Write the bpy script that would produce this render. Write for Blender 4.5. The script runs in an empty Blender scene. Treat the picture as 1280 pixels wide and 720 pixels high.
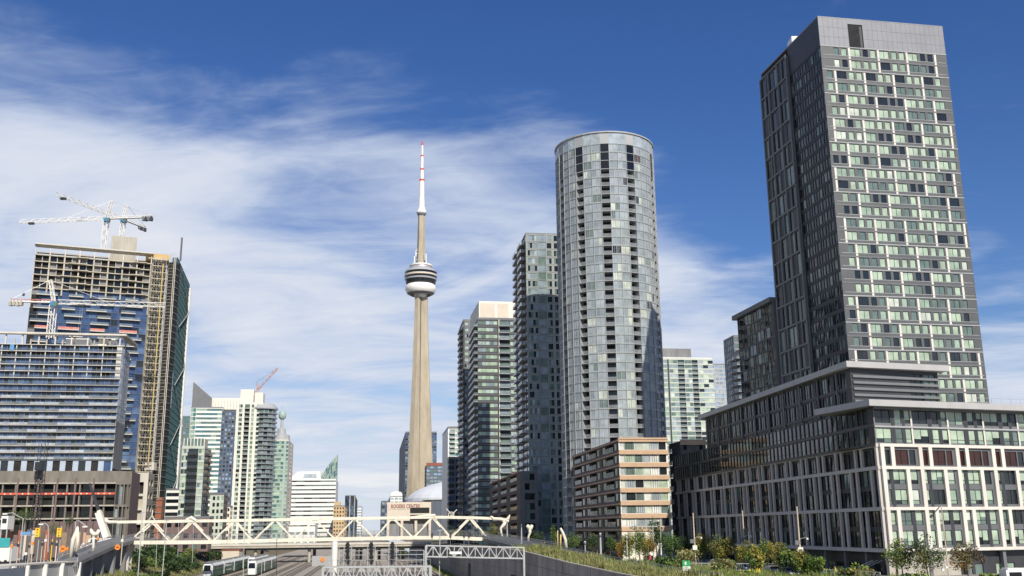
import bpy, math, random
from mathutils import Vector, Matrix, noise
S = bpy.context.scene
COL = S.collection
R_ = math.radians
random.seed(7)

# ------------------------------------------------------------ camera
FPX, CAMZ, PITCH, ROLL = 1240.0, 14.5, R_(13.7), R_(-0.62)
CR = Matrix.Rotation(math.pi/2+PITCH, 3, 'X') @ Matrix.Rotation(ROLL, 3, 'Z')
cd = bpy.data.cameras.new('camera'); cam = bpy.data.objects.new('camera', cd); COL.objects.link(cam)
cam.location = (0, 0, CAMZ); cam.rotation_euler = CR.to_euler()
cd.sensor_width = 36.0; cd.lens = 36.0*FPX/1280; cd.clip_start = 0.5; cd.clip_end = 20000
S.camera = cam
# ------------------------------------------------------------ sky and sun
SUN_AZ, SUN_EL = R_(180-22), R_(38.5)      # clockwise from +Y
sun_dir = Vector((math.sin(SUN_AZ)*math.cos(SUN_EL), math.cos(SUN_AZ)*math.cos(SUN_EL), math.sin(SUN_EL)))
ld = bpy.data.lights.new('sun', 'SUN'); lo = bpy.data.objects.new('sun', ld); COL.objects.link(lo)
ld.energy = 5.0; ld.angle = R_(0.5); ld.color = (1.0, 0.93, 0.82)
lo.rotation_euler = sun_dir.to_track_quat('Z', 'Y').to_euler(); lo.location = (300, -400, 500)
W = bpy.data.worlds.new('World'); S.world = W; W.use_nodes = True
nt = W.node_tree; nt.nodes.clear(); N = nt.nodes.new; LK = nt.links.new
def wmath(op, a, b=None, c=None, clamp=False):
    n = N('ShaderNodeMath'); n.operation = op; n.use_clamp = clamp
    for i, v in enumerate((a, b, c)):
        if v is None: continue
        if isinstance(v, (int, float)): n.inputs[i].default_value = v
        else: LK(v, n.inputs[i])
    return n.outputs[0]
def wramp(v, a, b, y0=0., y1=1.):
    n = N('ShaderNodeMapRange'); n.interpolation_type = 'SMOOTHSTEP'
    LK(v, n.inputs[0]); n.inputs[1].default_value = a; n.inputs[2].default_value = b
    n.inputs[3].default_value = y0; n.inputs[4].default_value = y1
    return n.outputs[0]
tc = N('ShaderNodeTexCoord'); sep = N('ShaderNodeSeparateXYZ'); LK(tc.outputs['Generated'], sep.inputs[0])
dx, dy, dz = sep.outputs
sky = N('ShaderNodeTexSky'); sky.sky_type = 'NISHITA'; sky.sun_disc = False
sky.sun_elevation = SUN_EL; sky.sun_rotation = SUN_AZ; sky.air_density = 1.0; sky.dust_density = 0.3; sky.ozone_density = 3.0; sky.altitude = 100
hs = N('ShaderNodeHueSaturation'); hs.inputs['Saturation'].default_value = 1.27; hs.inputs['Hue'].default_value = 0.515; LK(sky.outputs[0], hs.inputs['Color'])
bg1 = N('ShaderNodeBackground'); LK(hs.outputs[0], bg1.inputs[0]); bg1.inputs[1].default_value = 0.098
# cloud layer: the view ray meets a high plane
inv = wmath('DIVIDE', 1.0, wmath('ADD', wmath('MAXIMUM', dz, 0.0), 0.10))
cu, cv = wmath('MULTIPLY', dx, inv), wmath('MULTIPLY', dy, inv)
def cnoise(su, sv, rot, off, scale, detail, rough, dist):
    cb = N('ShaderNodeCombineXYZ'); LK(cu, cb.inputs[0]); LK(cv, cb.inputs[1]); cb.inputs[2].default_value = off
    mp = N('ShaderNodeMapping'); LK(cb.outputs[0], mp.inputs[0]); mp.inputs['Scale'].default_value = (su, sv, 1); mp.inputs['Rotation'].default_value = (0, 0, rot)
    n = N('ShaderNodeTexNoise'); LK(mp.outputs[0], n.inputs['Vector']); n.inputs['Scale'].default_value = scale
    n.inputs['Detail'].default_value = detail; n.inputs['Roughness'].default_value = rough; n.inputs['Distortion'].default_value = dist
    return n.outputs[0]
n1 = cnoise(1.0, 0.85, R_(-12), 3.1, 0.75, 8, 0.52, 0.5)
n2 = cnoise(0.85, 1.15, R_(20), 7.7, 1.6, 9, 0.55, 1.1)
n3 = cnoise(0.6, 1.5, R_(24), 1.7, 7.0, 8, 0.62, 0.8)
az = wmath('ARCTAN2', dx, dy); el = wmath('ARCSINE', dz)
bound = wmath('SUBTRACT', 0.455, wmath('MULTIPLY', wramp(az, -0.02, 0.36), 0.235))
region = wramp(wmath('SUBTRACT', bound, el), -0.07, 0.13)
behind = wramp(dy, -0.1, 0.15)
mixn = wmath('ADD', wmath('ADD', wmath('MULTIPLY', n1, 0.54), wmath('MULTIPLY', n2, 0.35)), wmath('MULTIPLY', n3, 0.11))
dens = wmath('ADD', wmath('MULTIPLY', mixn, 1.0), wmath('MULTIPLY', region, 0.215))
cl = wramp(dens, 0.51, 0.735, 0.0, 0.95)
cl = wmath('MULTIPLY', cl, wmath('ADD', 0.8, wmath('MULTIPLY', behind, 0.2)))
hz = wramp(el, 0.0, 0.20, 0.45, 0.0)
cl = wmath('MAXIMUM', cl, hz)
ccol = N('ShaderNodeMix'); ccol.data_type = 'RGBA'; LK(wramp(dens, 0.62, 0.9), ccol.inputs[0])
ccol.inputs[6].default_value = (0.60, 0.68, 0.84, 1); ccol.inputs[7].default_value = (0.86, 0.87, 0.91, 1)
bg2 = N('ShaderNodeBackground'); LK(ccol.outputs[2], bg2.inputs[0]); bg2.inputs[1].default_value = 0.92
mx = N('ShaderNodeMixShader'); LK(cl, mx.inputs[0]); LK(bg1.outputs[0], mx.inputs[1]); LK(bg2.outputs[0], mx.inputs[2])
ow = N('ShaderNodeOutputWorld'); LK(mx.outputs[0], ow.inputs[0])
S.view_settings.view_transform = 'Standard'; S.view_settings.look = 'None'; S.view_settings.gamma = 1
S.view_settings.exposure = 0.1
S.cycles.max_bounces = 5

# ------------------------------------------------------------ pixel <-> world
def ray(px, py):
    return CR @ Vector(((px-640)/FPX, -(py-360)/FPX, -1.0))
def at(px, py, Y):
    r = ray(px, py); k = Y/r.y
    return Vector((r.x*k, Y, CAMZ+r.z*k))
def proj(p):
    q = CR.transposed() @ (Vector(p)-Vector((0, 0, CAMZ)))
    return (640+FPX*q.x/-q.z, 360-FPX*q.y/-q.z)
def dirv(a):
    return Vector((math.sin(R_(a)), math.cos(R_(a))))
def hit(px, py, C, ang):
    r = ray(px, py); k = r.x/r.y; d = dirv(ang)
    t = (k*C[1]-C[0])/(d.x-k*d.y)
    p = Vector((C[0], C[1]))+d*t
    return Vector((p.x, p.y, CAMZ+r.z*p.y/r.y))
GA = -8.0                                   # the street and track grid runs at -8 degrees
def st(s, t, z=0.0):
    a = R_(8)
    return Vector((-math.sin(a)*s+math.cos(a)*t, math.cos(a)*s+math.sin(a)*t, z))

# ------------------------------------------------------------ materials
MATS = {}
def mat(name, col, rough=0.7, var=0.12, scale=0.6, spec=0.4, metal=0.0, bump=0.0, emit=None, streak=False):
    m = bpy.data.materials.new(name); m.use_nodes = True; t = m.node_tree; b = t.nodes['Principled BSDF']
    b.inputs['Roughness'].default_value = rough; b.inputs['Metallic'].default_value = metal
    b.inputs['Specular IOR Level'].default_value = spec
    g = t.nodes.new('ShaderNodeNewGeometry')
    mp = t.nodes.new('ShaderNodeMapping'); t.links.new(g.outputs['Position'], mp.inputs[0])
    mp.inputs['Scale'].default_value = (1, 1, 0.22) if streak else (1, 1, 1)
    n = t.nodes.new('ShaderNodeTexNoise'); n.inputs['Scale'].default_value = scale; n.inputs['Detail'].default_value = 6
    n.inputs['Roughness'].default_value = 0.65
    t.links.new(mp.outputs[0], n.inputs['Vector'])
    r = t.nodes.new('ShaderNodeMapRange'); r.inputs[1].default_value = 0.3; r.inputs[2].default_value = 0.7
    r.inputs[3].default_value = 1-var; r.inputs[4].default_value = 1+var
    t.links.new(n.outputs[0], r.inputs[0])
    x = t.nodes.new('ShaderNodeVectorMath'); x.operation = 'SCALE'; x.inputs[0].default_value = col
    t.links.new(r.outputs[0], x.inputs['Scale']); t.links.new(x.outputs[0], b.inputs['Base Color'])
    if bump:
        bp = t.nodes.new('ShaderNodeBump'); bp.inputs['Strength'].default_value = bump; bp.inputs['Distance'].default_value = 0.1
        t.links.new(n.outputs[0], bp.inputs['Height']); t.links.new(bp.outputs[0], b.inputs['Normal'])
    if emit:
        b.inputs['Emission Color'].default_value = (*emit, 1); b.inputs['Emission Strength'].default_value = 1.0
    MATS[name] = m; return m
def glass(name, col, rough=0.06, spec=0.6, coat=0.0, wav=0.03):
    m = bpy.data.materials.new(name); m.use_nodes = True; t = m.node_tree; b = t.nodes['Principled BSDF']
    b.inputs['Roughness'].default_value = rough; b.inputs['Specular IOR Level'].default_value = spec
    b.inputs['Coat Weight'].default_value = coat
    g = t.nodes.new('ShaderNodeNewGeometry')
    n = t.nodes.new('ShaderNodeTexNoise'); n.inputs['Scale'].default_value = 0.45; n.inputs['Detail'].default_value = 3
    t.links.new(g.outputs['Position'], n.inputs['Vector'])
    r = t.nodes.new('ShaderNodeMapRange'); r.inputs[1].default_value = 0.3; r.inputs[2].default_value = 0.7
    r.inputs[3].default_value = 0.75; r.inputs[4].default_value = 1.25
    t.links.new(n.outputs[0], r.inputs[0])
    x = t.nodes.new('ShaderNodeVectorMath'); x.operation = 'SCALE'; x.inputs[0].default_value = col
    t.links.new(r.outputs[0], x.inputs['Scale']); t.links.new(x.outputs[0], b.inputs['Base Color'])
    bp = t.nodes.new('ShaderNodeBump'); bp.inputs['Strength'].default_value = wav; bp.inputs['Distance'].default_value = 0.5
    t.links.new(n.outputs[0], bp.inputs['Height']); t.links.new(bp.outputs[0], b.inputs['Normal'])
    MATS[name] = m; return m
def clearglass(name, col, alpha):
    m = glass(name, col, .08, .7); m.node_tree.nodes['Principled BSDF'].inputs['Alpha'].default_value = alpha
mat('concrete', (.40, .37, .31), .85, .18, .35, bump=.2, streak=True)
mat('concrete_pale', (.56, .53, .46), .8, .1, .3, streak=True)
mat('concrete_raw', (.46, .42, .33), .9, .22, .3, streak=True)
mat('concrete_grey', (.20, .20, .20), .85, .25, .25, bump=.2, streak=True)
mat('concrete_wall', (.29, .27, .245), .9, .35, .35, bump=.3, streak=True)
mat('concrete_tower', (.40, .345, .255), .85, .2, .12, streak=True)
mat('white_paint', (.78, .76, .70), .45, .05, .5)
mat('cream_paint', (.70, .66, .54), .5, .15, .9, streak=True)
mat('yellow_paint', (.60, .46, .16), .45, .12, 1.2)
mat('white_panel', (.74, .73, .68), .55, .05, .2)
mat('white_frame', (.64, .60, .53), .6, .12, .5, streak=True)
mat('grey_clad', (.13, .135, .14), .5, .12, .3)
mat('grey_mid', (.155, .16, .165), .5, .1, .3)
mat('grey_light', (.36, .37, .37), .5, .08, .3)
mat('metal_clad', (.225, .23, .245), .38, .1, .25, spec=.5)
mat('dark_clad', (.045, .047, .052), .45, .15, .4)
mat('dark_mull', (.03, .032, .036), .4, .1, .5)
mat('black', (.012, .012, .013), .6, .2, .4)
mat('interior_shade', (.022, .021, .02), .9, .5, .5)  # near-black, stands in for the shade inside open bays and shafts
mat('brown_brick', (.135, .112, .098), .85, .15, .5)
mat('orange_stone', (.50, .34, .22), .75, .1, .5)
mat('beige', (.60, .53, .43), .75, .07, .3)
mat('beige_white', (.72, .68, .58), .7, .06, .25)
mat('tan', (.50, .36, .20), .8, .1, .3)
mat('green_panel', (.33, .42, .37), .5, .08, .3)
mat('sage', (.48, .52, .44), .6, .08, .3)
mat('blue_grey', (.10, .12, .15), .4, .1, .3)
mat('red_paint', (.55, .06, .04), .5, .1, .8)
mat('concrete_podium', (.20, .18, .15), .9, .3, .3, streak=True); mat('dark_red', (.24, .08, .055), .7); mat('teal_wall', (.02, .06, .065), .4)  # podium concrete darkened further for the shadows in its base
mat('rust_red', (.30, .11, .06), .8, .2, .8)
mat('orange_sign', (.85, .25, .03), .5, .05, 2)
mat('traffic_yellow', (.82, .52, .04), .45, .08, 2)
mat('steel', (.42, .43, .44), .45, .12, .8, metal=.4)
mat('galv', (.40, .41, .40), .5, .1, 1.0)
mat('crane_white', (.74, .72, .66), .5, .08, .6)
mat('crane_blue', (.05, .22, .38), .5, .08, .6)
mat('crane_orange', (.50, .27, .17), .5, .08, .6)
mat('wood', (.28, .20, .13), .85, .2, 1.5)
mat('ply', (.52, .36, .16), .8, .15, .8)
mat('pole_wood', (.50, .42, .32), .85, .15, 1.5, streak=True)
mat('bark', (.09, .07, .05), .9, .3, 3, bump=.4)
mat('leaf', (.065, .12, .022), .6, .35, .9); mat('leaf_bright', (.15, .22, .03), .6, .3, .9); mat('leaf_dark', (.028, .055, .018), .65, .3, .9)  # leaf greens of differing tone, mixed at random
mat('leaf_yellow', (.26, .23, .04), .6, .3, .9); mat('leaf_orange', (.32, .15, .035), .6, .3, .9); mat('leaf_olive', (.14, .13, .045), .65, .3, .9)
mat('grass', (.13, .19, .04), .8, .35, .5); mat('grass_dry', (.26, .245, .10), .85, .3, .6); mat('flower', (.75, .55, .03), .6, .1, 2)
mat('asphalt', (.052, .052, .054), .9, .25, .8); mat('paving', (.26, .25, .235), .85, .18, .6)
mat('ballast', (.33, .295, .25), .95, .3, 2.2, bump=.6); mat('ballast_dark', (.17, .145, .12), .95, .35, 2.0, bump=.5)
mat('rail', (.16, .12, .10), .4, .2, 1.0, metal=.6); mat('sleeper', (.19, .17, .15), .9, .2, 1.5)
mat('earth', (.15, .125, .075), .95, .35, .25, bump=.4); mat('ground', (.16, .155, .14), .9, .2, .02)
mat('rubber', (.02, .02, .02), .8, .1, 2); mat('paint_line', (.7, .7, .66), .7, .1, 2)
mat('sign_green', (.03, .30, .10), .5, .05, 2); mat('sign_white', (.8, .8, .76), .5, .05, 2)
mat('skin', (.45, .28, .2), .6, .05, 2); mat('cloth_red', (.45, .05, .05), .8, .1, 3); mat('cloth_dark', (.03, .035, .05), .8, .1, 3); mat('cloth_blue', (.06, .16, .42), .8, .1, 3)
mat('train_white', (.72, .74, .70), .4, .06, .5); mat('train_green', (.035, .13, .075), .35, .1, .5); mat('train_roof', (.45, .45, .42), .7, .15, .4)
mat('membrane', (.66, .68, .70), .6, .05, .05); mat('membrane_dark', (.30, .31, .33), .6, .05, .1)
mat('red_fence', (.60, .10, .05), .7, .2, .6); mat('pink_wrap', (.55, .21, .17), .7, .2, .6); mat('teal_tarp', (.05, .35, .36), .6, .1, .6)
mat('blue_panel', (.36, .42, .50), .5, .06, .4); mat('brown_wrap', (.17, .12, .11), .8, .15, .5)
for nm, c in (('car_white', (.7, .7, .68)), ('car_black', (.015, .015, .018)), ('car_silver', (.38, .39, .4)), ('car_red', (.35, .03, .03)), ('car_blue', (.04, .07, .16))):
    mat(nm, c, .25, .03, 1, spec=.6)
# panes
glass('pane_green', (.36, .45, .34), .12, .5); glass('pane_green2', (.27, .36, .28), .1, .5); glass('pane_pale', (.50, .55, .47), .15, .5)
glass('pane_mid', (.12, .17, .15)); glass('pane_dark', (.018, .024, .028)); glass('pane_black', (.008, .010, .012), .05, .5)
glass('pane_blue', (.045, .08, .17), .08, .4); glass('pane_blue2', (.09, .145, .26), .08, .4); glass('pane_sky_tint', (.24, .35, .50), .08, .8)  # blue panes hold the mirrored sky in their base colour
glass('pane_teal', (.018, .085, .095), .05, .9); glass('pane_teal2', (.06, .16, .16), .07, .8); glass('pane_steel', (.22, .27, .29), .1, .8)
glass('pane_steel2', (.34, .39, .41), .1, .8); glass('pane_red', (.045, .015, .012), .08, .5); glass('pane_white', (.62, .64, .60), .2, .5)
glass('pane_reflect_tint', (.45, .52, .60), .05, .9, .5); clearglass('rail_glass', (.22, .27, .28), .38); clearglass('rail_pale', (.45, .50, .50), .6); clearglass('rail_blue', (.13, .17, .23), .3); clearglass('rail_faint', (.40, .43, .43), .28); glass('panel_white', (.36, .39, .41), .2, .5); glass('panel_grey', (.17, .19, .20), .2, .5)  # mirror pane: pale base colour stands in for reflected sky
clearglass('rail_dark', (.05, .06, .07), .55); glass('pane_cyan', (.12, .28, .50), .1, .6)

# ------------------------------------------------------------ mesh builder
class MB:
    def __init__(s): s.v = []; s.f = []; s.m = []
    def quad(s, a, b, c, d, m):
        i = len(s.v); s.v += [tuple(a), tuple(b), tuple(c), tuple(d)]; s.f.append((i, i+1, i+2, i+3)); s.m.append(m)
    def poly(s, pts, m):
        i = len(s.v); s.v += [tuple(p) for p in pts]; s.f.append(tuple(range(i, i+len(pts)))); s.m.append(m)
    def hexa(s, c, m):      # c: 4 bottom, 4 top
        i = len(s.v); s.v += [tuple(p) for p in c]
        for f in ((0, 3, 2, 1), (4, 5, 6, 7), (0, 1, 5, 4), (1, 2, 6, 5), (2, 3, 7, 6), (3, 0, 4, 7)):
            s.f.append(tuple(i+k for k in f)); s.m.append(m)
    def box(s, x0, x1, y0, y1, z0, z1, m):
        s.hexa([(x0, y0, z0), (x1, y0, z0), (x1, y1, z0), (x0, y1, z0), (x0, y0, z1), (x1, y0, z1), (x1, y1, z1), (x0, y1, z1)], m)
    def obox(s, o, sx, sy, z0, z1, rot, m, cx=0, cy=0):   # box centred on o, rotated
        c, n = math.cos(rot), math.sin(rot); P = []
        for z in (z0, z1):
            for a, b in ((-1, -1), (1, -1), (1, 1), (-1, 1)):
                x, y = a*sx/2+cx, b*sy/2+cy; P.append((o[0]+x*c-y*n, o[1]+x*n+y*c, z))
        s.hexa(P, m)
    def bar(s, p, q, w, m, h=None, n=4, w2=None, caps=True):
        p, q = Vector(p), Vector(q); d = q-p
        if d.length < 1e-6: return
        d.normalize(); up = Vector((0, 0, 1)) if abs(d.z) < .95 else Vector((0, 1, 0))
        a = d.cross(up).normalized(); b = a.cross(d).normalized(); h = h or w; w2 = w2 if w2 is not None else w
        i = len(s.v); k2 = w2/w
        off = math.pi/4 if n == 4 else 0; rr = (1/math.sqrt(2) if n == 4 else .5)
        for e, k in ((p, 1), (q, k2)):
            for j in range(n):
                t = off+2*math.pi*j/n
                s.v.append(tuple(e+a*(math.cos(t)*w*rr*k)+b*(math.sin(t)*h*rr*k)))
        for j in range(n):
            s.f.append((i+j, i+(j+1) % n, i+n+(j+1) % n, i+n+j)); s.m.append(m)
        if caps:
            s.f.append(tuple(i+n-1-j for j in range(n))); s.m.append(m)
            s.f.append(tuple(i+n+j for j in range(n))); s.m.append(m)
    def path(s, pts, ws, m, n=8):
        pts = [Vector(p) for p in pts]; rings = []
        for k, p in enumerate(pts):
            d = (pts[min(k+1, len(pts)-1)]-pts[max(k-1, 0)]).normalized()
            up = Vector((0, 1, 0)) if abs(d.y) < .9 else Vector((1, 0, 0))
            a = d.cross(up).normalized(); b = a.cross(d).normalized(); i = len(s.v)
            for j in range(n):
                t = 2*math.pi*j/n; s.v.append(tuple(p+a*math.cos(t)*ws[k]+b*math.sin(t)*ws[k]))
            rings.append(i)
        for r0, r1 in zip(rings, rings[1:]):
            for j in range(n): s.f.append((r0+j, r0+(j+1) % n, r1+(j+1) % n, r1+j)); s.m.append(m)
        s.f.append(tuple(rings[0]+n-1-j for j in range(n))); s.m.append(m)
        s.f.append(tuple(rings[-1]+j for j in range(n))); s.m.append(m)
    def lathe(s, o, prof, m, n=32):     # prof: (r,z) or (r,z,mat)
        i = len(s.v)
        for p in prof:
            for j in range(n):
                t = 2*math.pi*j/n; s.v.append((o[0]+p[0]*math.cos(t), o[1]+p[0]*math.sin(t), o[2]+p[1]))
        for k in range(len(prof)-1):
            mm = prof[k][2] if len(prof[k]) > 2 else m
            for j in range(n):
                s.f.append((i+k*n+j, i+k*n+(j+1) % n, i+(k+1)*n+(j+1) % n, i+(k+1)*n+j)); s.m.append(mm)
        s.f.append(tuple(i+(len(prof)-1)*n+j for j in range(n))); s.m.append(m)
        s.f.append(tuple(i+n-1-j for j in range(n))); s.m.append(m)
    def prism(s, pts, z0, z1, m, top=None):
        n = len(pts)
        for k in range(n):
            a, b = pts[k], pts[(k+1) % n]
            s.quad((a[0], a[1], z0), (b[0], b[1], z0), (b[0], b[1], z1), (a[0], a[1], z1), m)
        s.poly([(p[0], p[1], z1) for p in pts], top or m)
        s.poly([(p[0], p[1], z0) for p in reversed(pts)], m)
    def build(s, name, parent=None, smooth=False):
        if not s.f: return None
        me = bpy.data.meshes.new(name)
        me.from_pydata(s.v, [], s.f)
        keys = sorted(set(s.m)); idx = {k: i for i, k in enumerate(keys)}
        for k in keys: me.materials.append(MATS[k])
        me.polygons.foreach_set('material_index', [idx[k] for k in s.m])
        if smooth: me.polygons.foreach_set('use_smooth', [True]*len(s.f))
        me.update()
        o = bpy.data.objects.new(name, me); COL.objects.link(o)
        if parent is not None:
            o.parent = parent
            if parent.type == 'EMPTY' and parent.get('_w'): o.location = -Vector(parent.location)
        return o
def tag(o, label=None, cat=None, group=None, kind=None):
    if label: o['label'] = label
    if cat: o['category'] = cat
    if group: o['group'] = group
    if kind: o['kind'] = kind
    return o
def empty(name, loc, label, cat, group=None, world=True):
    o = bpy.data.objects.new(name, None); COL.objects.link(o); o.location = loc; o.empty_display_size = 1
    if world: o['_w'] = 1
    return tag(o, label, cat, group)
def kids(o): return [c for c in bpy.data.objects if c.parent == o]
def copy_tree(o, loc, rz=0, label=None, scale=None):
    r = o.copy(); COL.objects.link(r); r.location = loc; r.rotation_euler = (0, 0, rz)
    if scale: r.scale = (scale, scale, scale)
    if label: r['label'] = label
    for c in KID.get(o.name) or kids(o):
        d = c.copy(); COL.objects.link(d); d.parent = r
        for g in kids(c):
            e = g.copy(); COL.objects.link(e); e.parent = d
    return r
KID = {}
# ------------------------------------------------------------ buildings
def scr(mb):
    xs = []; ys = []
    for v in mb.v[:8]:
        x, y = proj(v); xs.append(x); ys.append(y)
    if max(xs) < 0 or min(xs) > 1280 or min(ys) > 720: return 0
    return (max(xs)-min(xs)+.01)*(max(ys)-min(ys)+.01)
class Bld:
    def __init__(s, name, label, cat, base, group=None):
        s.root = empty(name, (base[0], base[1], base[2]), label, cat, group); s.wall = MB(); s.rep = {}; s.near = False; s.panes = False
    def part(s, name, mb, smooth=False, label=None):
        o = mb.build(name, s.root, smooth)
        if o and label: o['label'] = label
        return o
    def add(s, kind, mb): s.rep.setdefault(kind, []).append(mb)
    def done(s, cap=100):
        s.wall.build('wall', s.root)
        for k, L in s.rep.items():
            if len(L) > cap:
                L = sorted(L, key=scr, reverse=True)
            for mb in L[:cap]:
                if s.panes and getattr(mb, 'pane', None):
                    o = mb.build(k, s.root)
                    if o: mb.pane.build('pane', o)
                else:
                    if getattr(mb, 'pane', None): merge(mb, mb.pane)
                    mb.build(k, s.root)
            rest = L[cap:]
            if rest:
                R = MB()
                for mb in rest:
                    merge(R, mb)
                    if getattr(mb, 'pane', None): merge(R, mb.pane)
                o = R.build(k, s.root)
                if o: o['kind'] = 'stuff'
        return s.root
def merge(R, mb):
    i = len(R.v); R.v += mb.v; R.f += [tuple(a+i for a in f) for f in mb.f]; R.m += mb.m
def plane(A, B):
    A = Vector((A[0], A[1])); B = Vector((B[0], B[1])); d = (B-A); L = d.length; d.normalize(); n = Vector((d.y, -d.x))
    def pos(u, dep, z):
        p = A+d*u-n*dep; return (p.x, p.y, z)
    return pos, L
def circ(cx, cy, Rad, a0):
    def pos(u, dep, z):
        t = a0+u/Rad; return (cx+(Rad-dep)*math.sin(t), cy-(Rad-dep)*math.cos(t), z)
    return pos
def pbox(mb, pos, u0, u1, z0, z1, d0, d1, m):    # d0 = outer depth (negative is proud), d1 = inner
    mb.hexa([pos(u0, d0, z0), pos(u1, d0, z0), pos(u1, d1, z0), pos(u0, d1, z0), pos(u0, d0, z1), pos(u1, d0, z1), pos(u1, d1, z1), pos(u0, d1, z1)], m)
def opening(w, pos, u0, u1, z0, z1, dep, m):
    w.quad(pos(u0, 0, z0), pos(u0, dep, z0), pos(u0, dep, z1), pos(u0, 0, z1), m)
    w.quad(pos(u1, dep, z0), pos(u1, 0, z0), pos(u1, 0, z1), pos(u1, dep, z1), m)
    w.quad(pos(u0, 0, z0), pos(u1, 0, z0), pos(u1, dep, z0), pos(u0, dep, z0), m)
    w.quad(pos(u0, dep, z1), pos(u1, dep, z1), pos(u1, 0, z1), pos(u0, 0, z1), m)
def facade(T, pos, L, zs, rowfn, wall, dep=.18, frame='dark_mull', edge=None, mull=True, kindname='window', off=0.0):
    if off:
        p0 = pos; pos = lambda u, d, z: p0(u, d-off, z)
    w = T.wall
    for j in range(len(zs)-1):
        a, b = zs[j], zs[j+1]; cur = 0.0
        rw = rowfn(j); wm = wall
        for c in rw:
            u0, u1, vb, vt, k, m = c[:6]; u0 = max(u0, 0); u1 = min(u1, L)
            if u1-u0 < .05: continue
            if u0 > cur+1e-4: w.quad(pos(cur, 0, a), pos(u0, 0, a), pos(u0, 0, b), pos(cur, 0, b), wm)
            z0, z1 = a+vb, min(a+vt, b)
            if k == 'c':
                w.quad(pos(u0, 0, a), pos(u1, 0, a), pos(u1, 0, b), pos(u0, 0, b), m); cur = u1; continue
            if z0 > a+1e-3: w.quad(pos(u0, 0, a), pos(u1, 0, a), pos(u1, 0, z0), pos(u0, 0, z0), wm)
            if z1 < b-1e-3: w.quad(pos(u0, 0, z1), pos(u1, 0, z1), pos(u1, 0, b), pos(u0, 0, b), wm)
            if k == 'w':
                opening(w, pos, u0, u1, z0, z1, dep, wm)
                q = MB(); nm = c[6] if len(c) > 6 else 1; fw = .05
                if mull:
                    q.pane = MB(); P = q.pane
                    for (x0, x1, y0, y1) in ((u0, u0+fw, z0, z1), (u1-fw, u1, z0, z1), (u0+fw, u1-fw, z0, z0+fw), (u0+fw, u1-fw, z1-fw, z1)):
                        q.quad(pos(x0, dep-.06, y0), pos(x1, dep-.06, y0), pos(x1, dep-.06, y1), pos(x0, dep-.06, y1), frame)
                    for i in range(1, nm):
                        x = u0+(u1-u0)*i/nm; pbox(q, pos, x-fw*.6, x+fw*.6, z0+fw, z1-fw, dep-.07, dep, frame)
                    if T.near:
                        zz = z0+(z1-z0)*.27; pbox(q, pos, u0+fw, u1-fw, zz, zz+fw, dep-.065, dep, frame)
                else: P = q
                for i in range(nm):
                    x0 = u0+(u1-u0)*i/nm; x1 = u0+(u1-u0)*(i+1)/nm
                    e = random.uniform(-.012, .012); mm = m if isinstance(m, str) else random.choice(m)
                    if T.near and mm in ('pane_green', 'pane_green2', 'pane_pale') :
                        zc = z0+(z1-z0)*random.choice((.25, .27, .27, .30, .05, .5))
                        P.quad(pos(x0, dep, zc), pos(x1, dep+e, zc), pos(x1, dep+e, z1), pos(x0, dep, z1), mm)
                        P.quad(pos(x0, dep, z0), pos(x1, dep+e, z0), pos(x1, dep+e, zc), pos(x0, dep, zc), random.choice(('pane_dark', 'pane_mid', 'pane_green2', 'pane_black')))
                    else:
                        P.quad(pos(x0, dep, z0), pos(x1, dep+e, z0), pos(x1, dep-e, z1), pos(x0, dep, z1), mm)
                T.add(kindname, q)
            elif k == 'r':      # recessed balcony
                D = c[6] if len(c) > 6 else 1.4; rm = c[7] if len(c) > 7 else 'rail_glass'
                opening(w, pos, u0, u1, z0, z1, D, wm)
                q = MB(); q.quad(pos(u0, D, z0), pos(u1, D, z0), pos(u1, D, z1), pos(u0, D, z1), m if isinstance(m, str) else random.choice(m)); T.add('balcony_door', q)
                q = MB(); pbox(q, pos, u0+.03, u1-.03, z0+.02, z0+1.05, -.04, .0, rm); pbox(q, pos, u0, u1, z0-.12, z0+.015, -.06, .05, 'grey_light')
                T.add('balcony', q)
            elif k == 'p':      # projecting balcony
                D = c[6] if len(c) > 6 else 1.4; rm = c[7] if len(c) > 7 else 'rail_glass'; sm = c[8] if len(c) > 8 else 'grey_light'
                opening(w, pos, u0, u1, z0, z1, dep, wm)
                q = MB(); q.quad(pos(u0, dep, z0), pos(u1, dep, z0), pos(u1, dep, z1), pos(u0, dep, z1), m if isinstance(m, str) else random.choice(m)); T.add(kindname, q)
                q = MB(); pbox(q, pos, u0, u1, a-.1, a+.12, -D, 0, sm)
                pbox(q, pos, u0, u1, a+.14, a+1.15, -D, -D+.06, rm)
                pbox(q, pos, u0, u0+.06, a+.14, a+1.15, -D+.06, -.01, rm); pbox(q, pos, u1-.06, u1, a+.14, a+1.15, -D+.06, -.01, rm)
                T.add('balcony', q)
            cur = u1
        if cur < L-1e-4: w.quad(pos(cur, 0, a), pos(L, 0, a), pos(L, 0, b), pos(cur, 0, b), wm)
        if edge: pbox(w, pos, 0.02, L-.02, a-edge[1]/2, a+edge[1]/2, -edge[2], 0, edge[0])
def lin(a, b, n): return [a+(b-a)*i/n for i in range(n+1)]
def floors(z0, z1, fh): return lin(z0, z1, max(1, round((z1-z0)/fh)))
def bays(L, bw, frac, vb, vt, mats, k='w', n=1, extra=()):
    m = max(1, round(L/bw)); b = L/m; g = b*(1-frac)/2
    def fn(j): return [(i*b+g, (i+1)*b-g, vb, vt, k, mats, n, *extra) if k == 'w' else (i*b+g, (i+1)*b-g, vb, vt, k, mats, *extra) for i in range(m)]
    return fn
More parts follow.
